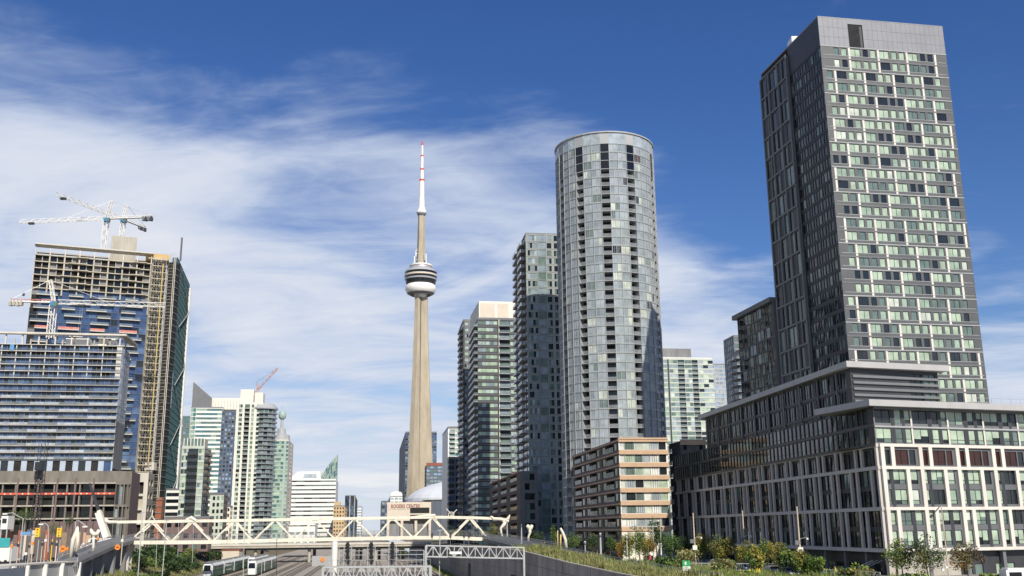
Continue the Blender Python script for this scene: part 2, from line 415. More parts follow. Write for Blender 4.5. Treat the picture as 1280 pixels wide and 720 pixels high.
def corner3(C, a, b, angA, angB):
    """C=(px,py,Y) top of the near corner; a, b=(px,py) far ends of its two faces"""
    c = at(*C); A = hit(a[0], a[1], c, angA); B = hit(b[0], b[1], c, angB)
    D = Vector((A.x+B.x-c.x, A.y+B.y-c.y)); return c, A, B, D
def roofcap(T, pts, z, m='grey_mid', par=.9, name='roof'):
    mb = MB(); mb.poly([(p[0], p[1], z) for p in pts], m)
    n = len(pts); cx = sum(p[0] for p in pts)/n; cy = sum(p[1] for p in pts)/n
    q = [(cx+(p[0]-cx)*.97, cy+(p[1]-cy)*.97) for p in pts]
    if par:
        for k in range(n):
            a, b, c, d = pts[k], pts[(k+1) % n], q[(k+1) % n], q[k]
            mb.hexa([(a[0], a[1], z+.004), (b[0], b[1], z+.004), (c[0], c[1], z+.004), (d[0], d[1], z+.004), (a[0], a[1], z+par), (b[0], b[1], z+par), (c[0], c[1], z+par), (d[0], d[1], z+par)], m)
    T.part(name, mb)
def backs(T, B, D, A, z0, z1, m):     # hidden sides, plain
    for p, q in ((B, D), (D, A)):
        T.wall.quad((p[0], p[1], z0), (q[0], q[1], z0), (q[0], q[1], z1), (p[0], p[1], z1), m)
def plantroom(T, pts, z0, z1, f, m='grey_mid', name='plant_room', sh=(0, 0)):
    n = len(pts); cx = sum(p[0] for p in pts)/n+sh[0]; cy = sum(p[1] for p in pts)/n+sh[1]
    q = [(cx+(p[0]-cx)*f, cy+(p[1]-cy)*f) for p in pts]
    mb = MB(); mb.prism(q, z0, z1, m); return T.part(name, mb)
# ============================================================ right-hand complex
GZ = 7.2
mat('fascia', (.40, .395, .385), .5, .08, .4, streak=True)
mat('side_clad_shaded', (.028, .029, .032), .5, .15, .4)  # near-black, holds the shade of the side walls in its colour
mat('frame_shaded', (.52, .475, .43), .65, .08, .3)  # same white frame, darkened and warmed for its shaded side
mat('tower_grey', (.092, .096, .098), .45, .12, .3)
rnd = random.random
def pick_g():
    r = rnd(); return 'pane_green' if r < .58 else 'pane_pale' if r < .66 else 'pane_green2' if r < .82 else 'pane_mid' if r < .90 else 'pane_dark'
def framegrid(mb, pos, zs, cols, w=.75, proud=.35, hz=.55, m='white_frame', L=None):
    """zs: levels of the beams; cols[j]: u centres of the piers of row j"""
    for j in range(len(zs)-1):
        for u in cols[j]:
            if u-w/2 < 0 or u+w/2 > L: continue
            pbox(mb, pos, u-w/2, u+w/2, zs[j]+hz/2, zs[j+1]-hz/2, -proud, 0, m)
    for z in zs: pbox(mb, pos, 0, L, z-hz/2, z+hz/2, -proud-.01, 0, m)
# ---- podium block
C = at(1098, 557, 153)
P = Bld('podium_block', 'long mid-rise block with white grid frame and flat overhanging roof at the right', 'building', (C.x, C.y, GZ))
P.near = True; P.panes = True
FA = 71.0
R0 = Vector((C.x, C.y))+dirv(FA)*62
Lf = hit(845, 590, C, -7.5)
Z1, Z2, Z3, Z4, Z5 = 10.9, 17.0, 23.1, 26.5, 32.4
posF, LF = plane((C.x, C.y), R0); posL, LL = plane((Lf.x, Lf.y), (C.x, C.y))
Z1f = Z1
def row_front(j):
    out = []; per = 7.1; k = 0
    two = j in (0, 1, 2, 3)
    sh = 1.0 if j in (0, 1) else (0 if j in (2, 3) else 1.0)
    while k*per < LF:
        u = k*per+.45
        if j == 4:
            segs = [(0, 1.5), (2.45, 4.9), (5.1, 6.25)]; mats = ['pane_red', 'pane_red', 'pane_red', 'pane_dark']
            for a, b in segs: out.append((u+a, u+b, .45, 2.75, 'w', random.choice(mats), 2 if b-a > 2 else 1))
            out.append((u+4.9+.001, u+5.1-.001, 0, 3.3, 'c', 'grey_clad'))
        else:
            if sh: segs = [(.05, 1.45, 1), (2.2, 4.45, 2), (5.15, 6.45, 1)]
            else: segs = [(.05, 1.15, 1), (1.8, 4.05, 2), (4.85, 6.3, 1)]
            for i, (a, b, n) in enumerate(segs):
                out.append((u+a, u+b, .62, 2.85, 'w', pick_g(), n))
            g = (4.46, 5.14) if sh else (1.16, 1.79)
            out.append((u+g[0]+.001, u+g[1]-.001, 0, 3.05, 'c', 'dark_clad'))
        k += 1
    return sorted(out)
facade(P, posF, LF, [Z1, Z1+3.05, Z2, Z2+3.05, Z3, Z4], row_front, 'grey_clad', dep=.16)
cols = []
for j in range(3):
    c = []
    for k in range(10):
        c.append(k*7.1+.12+.28); c.append(k*7.1+(2.25 if j != 1 else 4.85))
    cols.append([u for u in c])
f = MB(); framegrid(f, posF, [Z1, Z2, Z3, Z4], [[k*7.1+.1+.3 for k in range(10)]+[k*7.1+(2.27 if j != 1 else 4.78) for k in range(9)] for j in range(3)], w=.68, L=LF, hz=.46)
P.part('frame', f)
# dark window strips of the street floor under the front frame
def row_g(j):
    out = []; u = 14.5
    while u < LF-3: out.append((u, u+1.6, .5, 3.0, 'w', pick_g())); out.append((u+2.1, u+3.7, .5, 3.0, 'w', pick_g())); u += 6.2
    return out
facade(P, posF, LF, [GZ-1.5, Z1-.3], row_g, 'dark_clad', off=-.9)
f = MB(); pbox(f, posF, 0.05, 13.2, GZ-1.5, Z1-.3, .25, .88, 'concrete'); P.part('base_wall', f)
for k in range(1, 9): f = MB(); pbox(f, posF, k*7.1+.2, k*7.1+.8, GZ-1.5, Z1-.32, .05, .7, 'grey_mid'); P.part('ground_column', f)
f = MB(); f.quad(posF(0, 0, Z1-.3), posF(LF, 0, Z1-.3), posF(LF, .9, Z1-.3), posF(0, .9, Z1-.3), 'grey_light'); P.part('soffit', f)
# two recessed glazed floors above the frame
SB = 1.3
posF2, LF2 = plane(Vector((C.x, C.y))-Vector((dirv(FA).y, -dirv(FA).x))*SB+dirv(FA)*.6, R0-Vector((dirv(FA).y, -dirv(FA).x))*SB)
def row_top(j):
    out = []; u = .25
    k = 0
    while u < LF2-2:
        out += [(u, u+2.9, .55, 2.75, 'w', pick_g(), 2), (u+2.92, u+3.7, 0, 3, 'c', 'dark_clad'), (u+3.72, u+5.0, .55, 2.75, 'w', pick_g(), 1),
                (u+5.02, u+5.6, 0, 3, 'c', 'dark_clad'), (u+5.62, u+6.7, .55, 2.75, 'w', pick_g(), 1), (u+6.75, u+7.05, 0, 3, 'c', 'white_frame')]; u += 7.1
    return out
facade(P, posF2, LF2, [Z4, Z4+3, Z5], row_top, 'grey_mid', dep=.15, edge=('grey_light', .25, .12))
q = MB(); n2 = Vector((dirv(FA).y, -dirv(FA).x)); d7 = dirv(-7.5)
a = Vector((C.x, C.y))+n2*1.1+Vector((-1.5, 0)); b = R0+n2*1.1; c_ = b-n2*14; d_ = a-n2*14
q.prism([a, b, c_, d_], Z5+.02, Z5+1.0, 'fascia'); P.part('roof_slab', q)
f = MB(); f.poly([(p[0], p[1], Z4+.004) for p in ((C.x, C.y), R0, R0-n2*12, (C.x-n2.x*12, C.y-n2.y*12))], 'paving'); P.part('terrace', f)
# left (north) wall of the podium
def row_left(j):
    out = []; u = .3; k = 0
    mats = ['pane_dark', 'pane_black', 'pane_dark', 'pane_mid', 'pane_black']
    while u < LL-1.2:
        for w in (1.5, 2.3):
            out.append((u, min(u+w, LL-.3), .4, 2.75, 'w', random.choice(mats), 2 if w > 2 else 1)); u += w+.2
    return out
facade(P, posL, LL, [Z1, Z1+3.05, Z2, Z2+3.05, Z3, Z4], row_left, 'side_clad_shaded', dep=.14, mull=True)
def leftcols(j):
    c = []; u = LL-.4; i = 0
    while u > .4:
        c.append(u); u -= (2.1 if (i+j) % 2 else 4.9); i += 1
    return c
gap = LL-74
f = MB()
framegrid(f, posL, [Z1, Z2, Z3, Z4], [[u for u in leftcols(j) if abs(u-gap) > 1.2] for j in range(3)], w=.55, L=LL, proud=.4, m='frame_shaded')
P.part('frame', f)
def row_up(j):
    out = []; u = .4
    while u < LL-2: out.append((u, u+1.55, .3, 2.75, 'w', random.choice(['pane_dark', 'pane_black', 'pane_mid', 'pane_dark', 'pane_black']), 1)); u += 1.85; 
    return out
posLu, LLu = plane((Lf.x, Lf.y), (C.x, C.y))
facade(P, posLu, LLu, [Z4, Z4+3, Z5], row_up, 'side_clad_shaded', dep=.12, off=.5, edge=('dark_clad', .3, .08))
posG, LG = posL, LL
def row_shop(j):
    out = []; u = 1
    while u < LL-3: out.append((u, u+2.6, .3, 3.1, 'w', random.choice(['pane_black', 'pane_dark', 'pane_dark', 'pane_mid']), 2)); u += 3.3
    return out
facade(P, posL, LL, [GZ-1.5, Z1-.3], row_shop, 'dark_clad', off=-1.2, dep=.1)
f = MB(); f.quad(posL(0, 0, Z1-.31), posL(LL, 0, Z1-.31), posL(LL, 1.2, Z1-.31), posL(0, 1.2, Z1-.31), 'grey_clad'); P.part('soffit', f)
for k in range(14): f = MB(); pbox(f, posL, 3+k*7.4, 3.5+k*7.4, GZ-1.5, Z1-.33, .2, .7, 'grey_mid'); P.part('ground_column', f)
f = MB()
f.prism([(Lf.x, Lf.y), (C.x-.2, C.y+.2), (R0[0], R0[1]+1.5), (R0[0]+4, R0[1]+60), (Lf.x+40, Lf.y)], Z5-.3, Z5-.02, 'grey_clad'); P.part('roof', f)
# upper block on the left wing
cU = hit(1060, 464, C, -7.5); eU = hit(880, 527, C, -7.5)
off = Vector((.99, .13))*.35
cU2, eU2 = Vector((cU.x, cU.y))+off, Vector((eU.x, eU.y))+off
ZU = 39.6
posU, LU = plane(eU2, cU2)
def row_u(j):
    out = []; u = .5; k = 0
    while u < LU-2.2:
        wd = 2.0 if k % 3 else 1.0
        out.append((u, u+wd, .25, 2.75, 'w', random.choice(['pane_dark', 'pane_black', 'pane_mid', 'pane_dark', 'pane_black']), 2 if wd > 1.5 else 1)); u += wd+(.5 if k % 3 else 1.3); k += 1
    return out
facade(P, posU, LU, lin(Z4+.4, ZU, 4), row_u, 'side_clad_shaded', dep=.14, edge=('dark_clad', .3, .08))
u = 1.2
while u < LU: f = MB(); pbox(f, posU, u, u+.35, Z4+.4, ZU, -.22, 0, 'grey_clad'); u += 7.6; P.part('fin', f)
rU = hit(1172, 470, cU, FA); rU2 = Vector((rU.x, rU.y))
posV, LV = plane(cU2, rU2)
facade(P, posV, LV, lin(Z5+1.0, ZU, 2), lambda j: [(LV-6, LV-3.4, .3, 2.6, 'w', 'pane_dark', 2), (LV-3, LV-.6, .3, 2.6, 'w', 'pane_mid', 2)], 'dark_clad')
f = MB(); z = Z5+1.6
while z < ZU-.6: pbox(f, posV, .3, LV-.2, z, z+.42, -.28, 0, 'grey_mid'); z += 1.02
P.part('louvre', f)
f = MB(); nu = Vector((dirv(FA).y, -dirv(FA).x))
a = cU2+nu*1.5+Vector((-1.4, .1)); b = rU2+nu*1.5+dirv(FA)*1.2; e = eU2+Vector((-1.2, 3.0)); 
f.prism([a, b, b-nu*16, Vector((e.x+18, e.y)), e], ZU+.02, ZU+1.0, 'fascia'); P.part('roof_slab', f)
f = MB()
f.quad((eU2.x, eU2.y, Z5), (eU2.x+18, eU2.y+1, Z5), (eU2.x+18, eU2.y+1, ZU), (eU2.x, eU2.y, ZU), 'dark_clad'); P.part('end_wall', f)
# roof railing and stair rails
f = MB()
for k in range(20):
    pa = posF2(20+k*2.0, .3, Z5+1.0); f.bar(pa, (pa[0], pa[1], Z5+2.2), .06, 'steel')
pa, pb = posF2(20, .3, Z5+2.2), posF2(60, .3, Z5+2.2); f.bar(pa, pb, .06, 'steel'); f.bar((pa[0], pa[1], pa[2]-.6), (pb[0], pb[1], pb[2]-.6), .04, 'steel'); P.part('roof_railing', f)
P.done()
for k in range(3):
    f = MB(); p = posL(LL-9+k*.2, -2.5-k*.9, GZ-.3); f.bar(p, (p[0]+4.2, p[1]-4.2, GZ+2.2), .1, 'galv'); f.bar((p[0], p[1], GZ-1), (p[0], p[1], GZ+.1), .08, 'galv')
    if k == 0: sr = empty('stair_rail', (p[0], p[1], GZ-.5), 'pair of sloping pale handrails at the corner entrance of the white framed block', 'handrail')
    f.build('rail', sr)
# ---- tall right tower
T = Bld('residential_tower', 'tallest dark slab tower with a metal crown and chequered green windows at the right', 'tower', (*at(1022, 22, 210).xy, GZ))
c = at(1022, 22, 210); A1 = hit(984, 60, c, -11); A = hit(951, 88, c, -11); B = hit(1178, 32, c, 80); D = Vector((A.x+B.x-c.x, A.y+B.y-c.y))
ZT = 130.0; ZB = 33.5
posR, LR = plane(c, B); nf = 30; fh = (ZT-7.3-ZB)/nf; per = (LR-1.0)/4.25
import collections
drk = collections.defaultdict(lambda: rnd())
def row_t(j):
    g = j//2; shs = [0, .5, .1, .62, .3, .85, .45, .15, .7]; sh = shs[g % 9]*per
    out = []; k = -1
    while True:
        u = .7+k*per+sh; k += 1
        if u > LR: break
        def ad(a, b, n=1, kk='w'):
            x0, x1 = u+a, u+b
            if x0 < .55 or x1 > LR-.45: return
            if kk == 'c': out.append((x0, x1, 0, 3, 'c', 'white_frame')); return
            m = (pick_g() if rnd() > .12 else random.choice(['pane_dark', 'pane_mid'])) if drk[(j, k//1, int(a > 2.5))] > .16 else random.choice(['pane_dark', 'pane_dark', 'pane_mid'])
            out.append((x0, x1, .86, 2.74, 'w', m, n))
        s = per/6.25
        ad(0, .42*s, 1, 'c'); ad(.46*s, 2.55*s, 2); ad(3.1*s, 4.2*s); ad(4.75*s, 5.9*s)
    return out
zsT = lin(ZB, ZT-7.3, nf)
facade(T, posR, LR, zsT, row_t, 'tower_grey', dep=.15, edge=('grey_clad', .32, .05), mull=True)
f = MB()
for j in range(0, nf+1, 2): pbox(f, posR, 0, LR, zsT[j]-.06, zsT[j]+.12, -.09, 0, 'grey_light')
T.part('floor_band', f)
f = MB()
for j in range(nf): pbox(f, posR, .5, LR-.4, zsT[j]+.74, zsT[j]+.84, -.05, 0, 'grey_light')
T.part('sill_band', f)
n = 26
for lo_, hi_ in ((0, 6), (9, 26)):
    f = MB()
    for i in range(lo_, hi_):
        for r in range(3):
            u0, u1 = LR*i/n, LR*(i+1)/n-.03; z0 = ZT-7.3+r*2.43
            pbox(f, posR, u0, u1, z0+.02, z0+2.41, -.0, .3, 'metal_clad')
    T.part('crown_panel', f)
f = MB(); pbox(f, posR, 0.1, LR-.1, ZT-7.3, ZT-.05, .3, .5, 'dark_clad')
for i in range(11): pbox(f, posR, LR*6/26+.1+i*.27, LR*6/26+.2+i*.27, ZT-7.0, ZT-1.4, .05, .3, 'dark_mull')
T.part('louvre', f)
f = MB(); pbox(f, posR, LR*6/26, LR*9/26, ZT-1.2, ZT, 0, .3, 'metal_clad'); T.part('crown_panel', f)
posN, LN = plane(A, c); L1 = (Vector((A1.x, A1.y))-Vector((A.x, A.y))).length
def row_n(j):
    out = []; u = L1+.3; k = j % 3
    while u < LN-.9:
        wd = [.9, 1.3, .8][k % 3]
        out.append((u, u+wd, .4, 2.5, 'w', random.choice(['pane_dark', 'pane_black', 'pane_black', 'pane_dark', 'pane_dark', 'pane_mid']))); u += wd+.3; k += 1  # panes kept dark to deepen the shade of this side
    return out
facade(T, posN, LN, zsT, row_n, 'side_clad_shaded', dep=.1, mull=False)
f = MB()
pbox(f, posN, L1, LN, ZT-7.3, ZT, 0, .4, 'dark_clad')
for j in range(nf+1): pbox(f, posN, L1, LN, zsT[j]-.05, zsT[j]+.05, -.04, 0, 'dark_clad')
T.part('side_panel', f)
# frame-clad far third of the side
zf = lin(ZB, ZT-2.0, 17)
def row_f(j):
    out = []; w = (L1-.8)/6
    for i in range(6):
        if (i+j) % 3 == 2: continue
        out.append((.5+i*w, .5+i*w+w-.25, .35, (zf[1]-zf[0])-.6, 'w', random.choice(['pane_dark', 'pane_black', 'pane_mid', 'pane_dark'])))
    return out
facade(T, posN, L1, zf, row_f, 'dark_clad', dep=.1, off=.45, mull=False)
f = MB(); pf = lambda u, d, z: posN(u, d-.45, z)
for u in (0.0, L1*.30, L1*.64, L1-.55): pbox(f, pf, u, u+.45, ZB, ZT-2, -.3, .45, 'frame_shaded' if 0 else 'grey_mid')
for j, z in enumerate(zf):
    pbox(f, pf, .1, L1-.1, z-.22, z+.22, -.25, 0, 'grey_mid')
    if j < 17:
        for a, b in ((.16 if j % 2 else .22, 0), (.48 if j % 2 else .8, 0)): pbox(f, pf, L1*a, L1*a+.3, zf[j]+.3, zf[j+1]-.3, -.22, 0, 'grey_mid')
T.part('frame', f)
backs(T, B, D, A, ZB, ZT, 'grey_clad')
roofcap(T, [(p[0], p[1]) for p in (c, B, D, A)], ZT, 'metal_clad', .25)
f = MB(); o = Vector((A1.x, A1.y))+Vector((2.5, 1)); f.box(o.x-1.2, o.x+2.6, o.y-1, o.y+3, ZT+.3, ZT+3.2, 'white_panel'); T.part('roof_vent', f)
T.done()
# ---- dark block behind the tower
cW = Vector((A.x, A.y))+dirv(-11)*8+Vector((-1.0, 0))
far = hit(921, 394, cW, -11); zW = far.z
T = Bld('dark_slab_block', 'dark glass slab with a sloping looking roofline, directly left of the tallest tower', 'building', (cW.x, cW.y, GZ))
near = cW-dirv(-11)*7
posW, LW = plane(far, near)
def row_w(j):
    out = []; u = .3; k = (j*2) % 5
    while u < LW-1.7:
        wd = [1.5, 1.9, 1.1, 2.2, .8][k % 5]
        out.append((u, u+wd, .25, 2.7, 'w', random.choice(['pane_dark', 'pane_dark', 'pane_black', 'pane_mid', 'pane_steel', 'pane_dark']))); u += wd+.18; k += 1
    return out
facade(T, posW, LW, floors(20, zW-1.2, 2.95), row_w, 'dark_clad', dep=.08, mull=False, edge=('grey_clad', .18, .05))
E = Vector((22, 4))
backs(T, near, near+E, far.xy+E, 20, zW-1.2, 'grey_clad')
T.wall.quad((far.x+E.x, far.y+E.y, 20), (far.x, far.y, 20), (far.x, far.y, zW-1.2), (far.x+E.x, far.y+E.y, zW-1.2), 'dark_clad')
f = MB(); dd = dirv(-11)
a = far.xy+dd*1.5+Vector((-.8, 0)); b = near.xy+Vector((-.8, 0)); f.prism([a, b, b+E, a+E], zW-1.18, zW, 'grey_clad'); T.part('roof_slab', f)
T.done()
# ---- slim towers behind, between the pale block and the dark slab
c = at(917, 421, 470)
T = Bld('slim_tower', 'slim grey glass tower with stacked side balconies, beyond the dark slab', 'tower', (c.x, c.y, GZ))
A = hit(904, 423, c, -8); B = hit(934, 421, c, 82); D = Vector((A.x+B.x-c.x, A.y+B.y-c.y)); pA, lA = plane(A, c); pB, lB = plane(c, B); zt = c.z
fz = floors(GZ, zt, 3.0)
facade(T, pA, lA, fz, bays(lA, 2.5, .85, .3, 2.7, ['pane_steel', 'pane_steel2', 'pane_mid']), 'grey_mid', mull=False)
facade(T, pB, lB, fz, bays(lB, 2.5, .85, .4, 2.6, ['pane_steel', 'pane_dark', 'pane_mid']), 'grey_mid', mull=False, edge=('grey_light', .3, .1))
backs(T, B, D, A, GZ, zt, 'grey_mid'); roofcap(T, [(p[0], p[1]) for p in (c, B, D, A)], zt)
T.done()
c = at(925, 439, 440)
T = Bld('balcony_tower', 'narrow tower with columns of dark rounded balconies beside the dark slab', 'tower', (c.x, c.y, GZ))
A = hit(913, 443, c, -8); B = hit(934, 437, c, 82); D = Vector((A.x+B.x-c.x, A.y+B.y-c.y)); pA, lA = plane(A, c); pB, lB = plane(c, B); zt = c.z
fz = floors(GZ, zt, 3.0)
facade(T, pA, lA, fz, bays(lA, 7, .8, .1, 2.7, ['pane_dark', 'pane_black'], 'p', 1, (1.6, 'rail_glass')), 'grey_light', mull=False)
facade(T, pB, lB, fz, bays(lB, 3.4, .7, .4, 2.5, ['pane_steel', 'pane_pale', 'pane_dark']), 'grey_light', mull=False)
backs(T, B, D, A, GZ, zt, 'grey_mid'); roofcap(T, [(p[0], p[1]) for p in (c, B, D, A)], zt)
T.done()
# ============================================================ cylinder tower
mat('cyl_panel', (.31, .335, .335), .18, .12, .5)
ce = at(762, 400, 308); RC = 308*64.3/1240*1.0
ZC = at(757, 167, 294).z
T = Bld('round_tower', 'tall round pale glass condo tower with vertical stacks of recessed balconies', 'tower', (ce.x, ce.y, GZ))
pos = circ(ce.x, ce.y, RC, 0.0)
LCc = 2*math.pi*RC; nb = 36; bw = LCc/nb
fzc = floors(GZ, ZC-4.2, 2.78); nF = len(fzc)-1
# bays: positions in units of bays around the circle, 0 = facing -Y
vis = {}
pat = {-8: 'w', -7: 'b', -6: 'w', -5: 'w', -4: 'w', -3: 'b', -2: 'w', -1: 'b', 0: 'w', 1: 'w', 2: 'b', 3: 'w', 4: 'w', 5: 'w', 6: 'b', 7: 'w', 8: 'w'}
pat = {}
for i in range(nb): pat[i] = 'w'
for i in (-7, -4, -1, 2, 6, 9, -11, 13, -15): pat[i % nb] = 'b'
ccol2 = ['pane_steel2', 'pane_steel2', 'pane_steel2', 'pane_cyl', 'pane_cyl', 'pane_cyl', 'pane_steel', 'pane_pale']  # pale tones alternate to suggest reflections in the glass
glass('pane_cyl', (.29, .335, .355), .09, .8)
def row_c(j):
    out = []; top = j >= nF-3
    for i in range(nb):
        u = i*bw
        if pat[i] == 'b':
            if top:
                out.append((u+.05, u+bw-.05, .1, 2.78, 'w', 'pane_black'))  # black panes stand in for the shade of recessed slots
            else: out.append((u+.08, u+bw-.08, .12, 2.72, 'r', ['pane_black', 'pane_black', 'interior_shade', 'pane_dark'], 2.4, 'rail_faint'))  # back panes blackened to deepen the shade of the recess
        else:
            r = rnd(); m = random.choice(ccol2)
            if r < .10: m = random.choice(['pane_dark', 'pane_green', 'pane_dark', 'pane_mid', 'pane_dark', 'pane_steel', 'pane_red'] if i in (1, 3) else ['pane_dark', 'pane_mid'])
            h = bw/2
            for a in (0, 1):
                mm = m if rnd() < .75 else random.choice(ccol2)
                out.append((u+a*h+.07, u+a*h+h-.05, .34, 2.66, 'w', mm, 3 if a else 2))
    return out
facade(T, pos, LCc, fzc, row_c, 'cyl_panel', dep=.1, mull=True, frame='grey_light', edge=None)
f = MB()
for z in fzc:
    for i in range(nb*2):
        if pat[(i//2) % nb] == 'w': pbox(f, pos, i*bw/2, (i+1)*bw/2, z-.08, z+.06, -.06, 0, 'cyl_panel')
T.part('slab_edge', f)
for i in range(nb):
    f = MB(); pbox(f, pos, i*bw-.07, i*bw+.07, fzc[0], fzc[-1], -.16, 0, 'grey_light'); T.part('mullion_fin', f)
f = MB(); z0 = fzc[-1]
for i in range(nb):
    pbox(f, pos, i*bw+.03, (i+1)*bw-.03, z0+.1, ZC-.45, 0, .3, 'pane_steel2' if pat[i] == 'w' else 'grey_light')
    pbox(f, pos, i*bw, (i+1)*bw, ZC-.42, ZC, -.35, .5, 'grey_light')
    pbox(f, pos, i*bw-.05, i*bw+.05, z0, ZC-.42, -.06, .2, 'grey_light')
T.part('crown', f)
f = MB(); f.lathe((ce.x, ce.y, ZC-2), [(RC-.5, 0), (RC-.5, .3)], 'grey_mid', 36); T.part('roof', f)
T.done()
# ============================================================ generic two-sided tower
def two(name, label, C, a, b, z0, fh, fa, fb, wa, wb, angA=-8, angB=82, cap='grey_mid', cat='tower', par=.9, group=None, dep=.15, edgeA=None, edgeB=None, mull=False, zt=None, back='grey_mid', Lext=0):
    c = at(*C); zt = zt or c.z
    A = hit(a[0], a[1], c, angA); B = hit(b[0], b[1], c, angB); D = Vector((A.x+B.x-c.x, A.y+B.y-c.y))
    T = Bld(name, label, cat, (c.x, c.y, z0), group)
    pA, lA = plane(A, c); pB, lB = plane(c, B); fz = floors(z0, zt, fh)
    facade(T, pA, lA, fz, fa(lA), wa, dep, mull=mull, edge=edgeA); facade(T, pB, lB, fz, fb(lB), wb, dep, mull=mull, edge=edgeB)
    backs(T, B, D, A, z0, zt, back)
    T.c, T.A, T.B, T.D, T.zt, T.pA, T.lA, T.pB, T.lB, T.fz = c, A, B, D, zt, pA, lA, pB, lB, fz
    T.pts = [(p[0], p[1]) for p in (c, B, D, A)]
    roofcap(T, T.pts, zt, cap, par)
    return T
def mixrow(L, spec):
    """spec: list of (fraction width, kind, mats, vb, vt, n, extra) laid left to right"""
    def fn(j):
        out = []; u = 0; tot = sum(s[0] for s in spec)
        for s in spec:
            w = s[0]/tot*L; k = s[1]
            if k == 'w': out.append((u+.12, u+w-.12, s[3], s[4], 'w', s[2], s[5] if len(s) > 5 else 1))
            elif k in 'rp': out.append((u+.05, u+w-.05, s[3], s[4], k, s[2], *(s[5:] if len(s) > 5 else ())))
            elif k == 'c': out.append((u, u+w, 0, 9, 'c', s[2]))
            u += w
        return out
    return fn
STL = ['pane_steel', 'pane_steel2', 'pane_mid', 'pane_green2', 'pane_steel']
DK = ['pane_dark', 'pane_dark', 'pane_black', 'pane_mid']
# dark tower left of the round tower
mat('sage_grey', (.24, .265, .245), .5, .1, .3)
T = two('dark_condo_tower', 'dark glass tower with white tipped side balconies, left neighbour of the round tower', (657, 292, 364), (643, 322), (700, 296), GZ, 3.0,
        lambda L: mixrow(L, [(1, 'w', DK, .2, 2.5), (2.2, 'p', ['pane_dark', 'pane_black'], .15, 2.6, 1.5, 'rail_pale'), (1, 'w', DK, .2, 2.5), (2.2, 'p', ['pane_dark', 'pane_black'], .15, 2.6, 1.5, 'rail_pale'), (1.2, 'w', DK, .2, 2.5)]),
        lambda L: mixrow(L, [(.4, 'c', 'sage_grey'), (2.6, 'w', ['pane_steel', 'pane_steel2', 'pane_dark', 'pane_mid', 'pane_steel'], .35, 2.5, 4), (.15, 'c', 'grey_mid'), (2.2, 'w', ['pane_steel', 'pane_steel', 'pane_mid'], .1, 2.75, 1), (.1, 'c', 'sage_grey'), (1.4, 'w', ['pane_dark', 'pane_mid', 'pane_steel'], .35, 2.5, 2), (.5, 'c', 'sage_grey'), (1.2, 'w', DK, .35, 2.5, 2), (.6, 'c', 'sage_grey')]),
        'grey_clad', 'sage_grey', par=.4, edgeB=('grey_mid', .2, .05), mull=False)
T.done()
# beige topped tower
T = two('beige_topped_tower', 'dark banded tower with a beige plant room on top, between two darker towers', (597, 399, 458), (588, 404), (646, 399), GZ, 3.25,
        lambda L: mixrow(L, [(1, 'w', DK, .2, 2.5), (2.5, 'p', DK, .15, 2.6, 1.6, 'rail_glass'), (2.5, 'p', DK, .15, 2.6, 1.6, 'rail_glass')]),
        lambda L: mixrow(L, [(4.2, 'w', ['pane_green', 'pane_steel2', 'pane_steel', 'pane_green2', 'pane_mid', 'pane_green'], .75, 2.5, 5), (.2, 'c', 'black'), (.15, 'c', 'beige_white'), (2.2, 'p', ['pane_dark', 'pane_steel', 'pane_mid'], .2, 2.6, 1.3, 'rail_glass', 'grey_light'), (1.5, 'w', ['pane_green', 'pane_steel2', 'pane_green2'], .6, 2.5, 2)]),
        'dark_clad', 'dark_clad', edgeB=('grey_mid', .2, .06), mull=True)
mb = MB(); cx, cy = T.c.x, T.c.y; zt = T.zt; zp = at(597, 377, 460).z
q = [T.c.xy+Vector((.6, .8)), T.B.xy+Vector((-.5, .8)), T.D, T.A.xy]; mb.prism(q, zt+.05, zp, 'beige_white')
pq, lq = plane(q[0], q[1])
for u0, u1 in ((.6, 7.6), (8.8, 14.2)): pbox(mb, pq, u0, u1, zt+.8, zp-1, -.06, 0, 'beige')
T.part('plant_room', mb)
T.done()
# back slim tower
T = two('slim_dark_tower', 'slim dark tower with rows of small pale windows, leftmost of the dark condo group', (579, 401, 520), (573, 405), (600, 401), GZ, 3.2,
        lambda L: mixrow(L, [(1, 'w', DK, .3, 2.4), (2, 'p', DK, .15, 2.6, 1.2, 'rail_glass'), (1, 'w', DK, .3, 2.4)]),
        lambda L: mixrow(L, [(.5, 'c', 'dark_clad'), (1.4, 'w', ['pane_green', 'pane_steel2', 'pane_dark', 'pane_steel'], .8, 2.4, 2), (.6, 'c', 'grey_clad'), (1.4, 'w', ['pane_steel', 'pane_dark', 'pane_mid'], .8, 2.4, 2), (2, 'w', STL, .6, 2.4, 2)]),
        'dark_clad', 'grey_clad'); T.done()
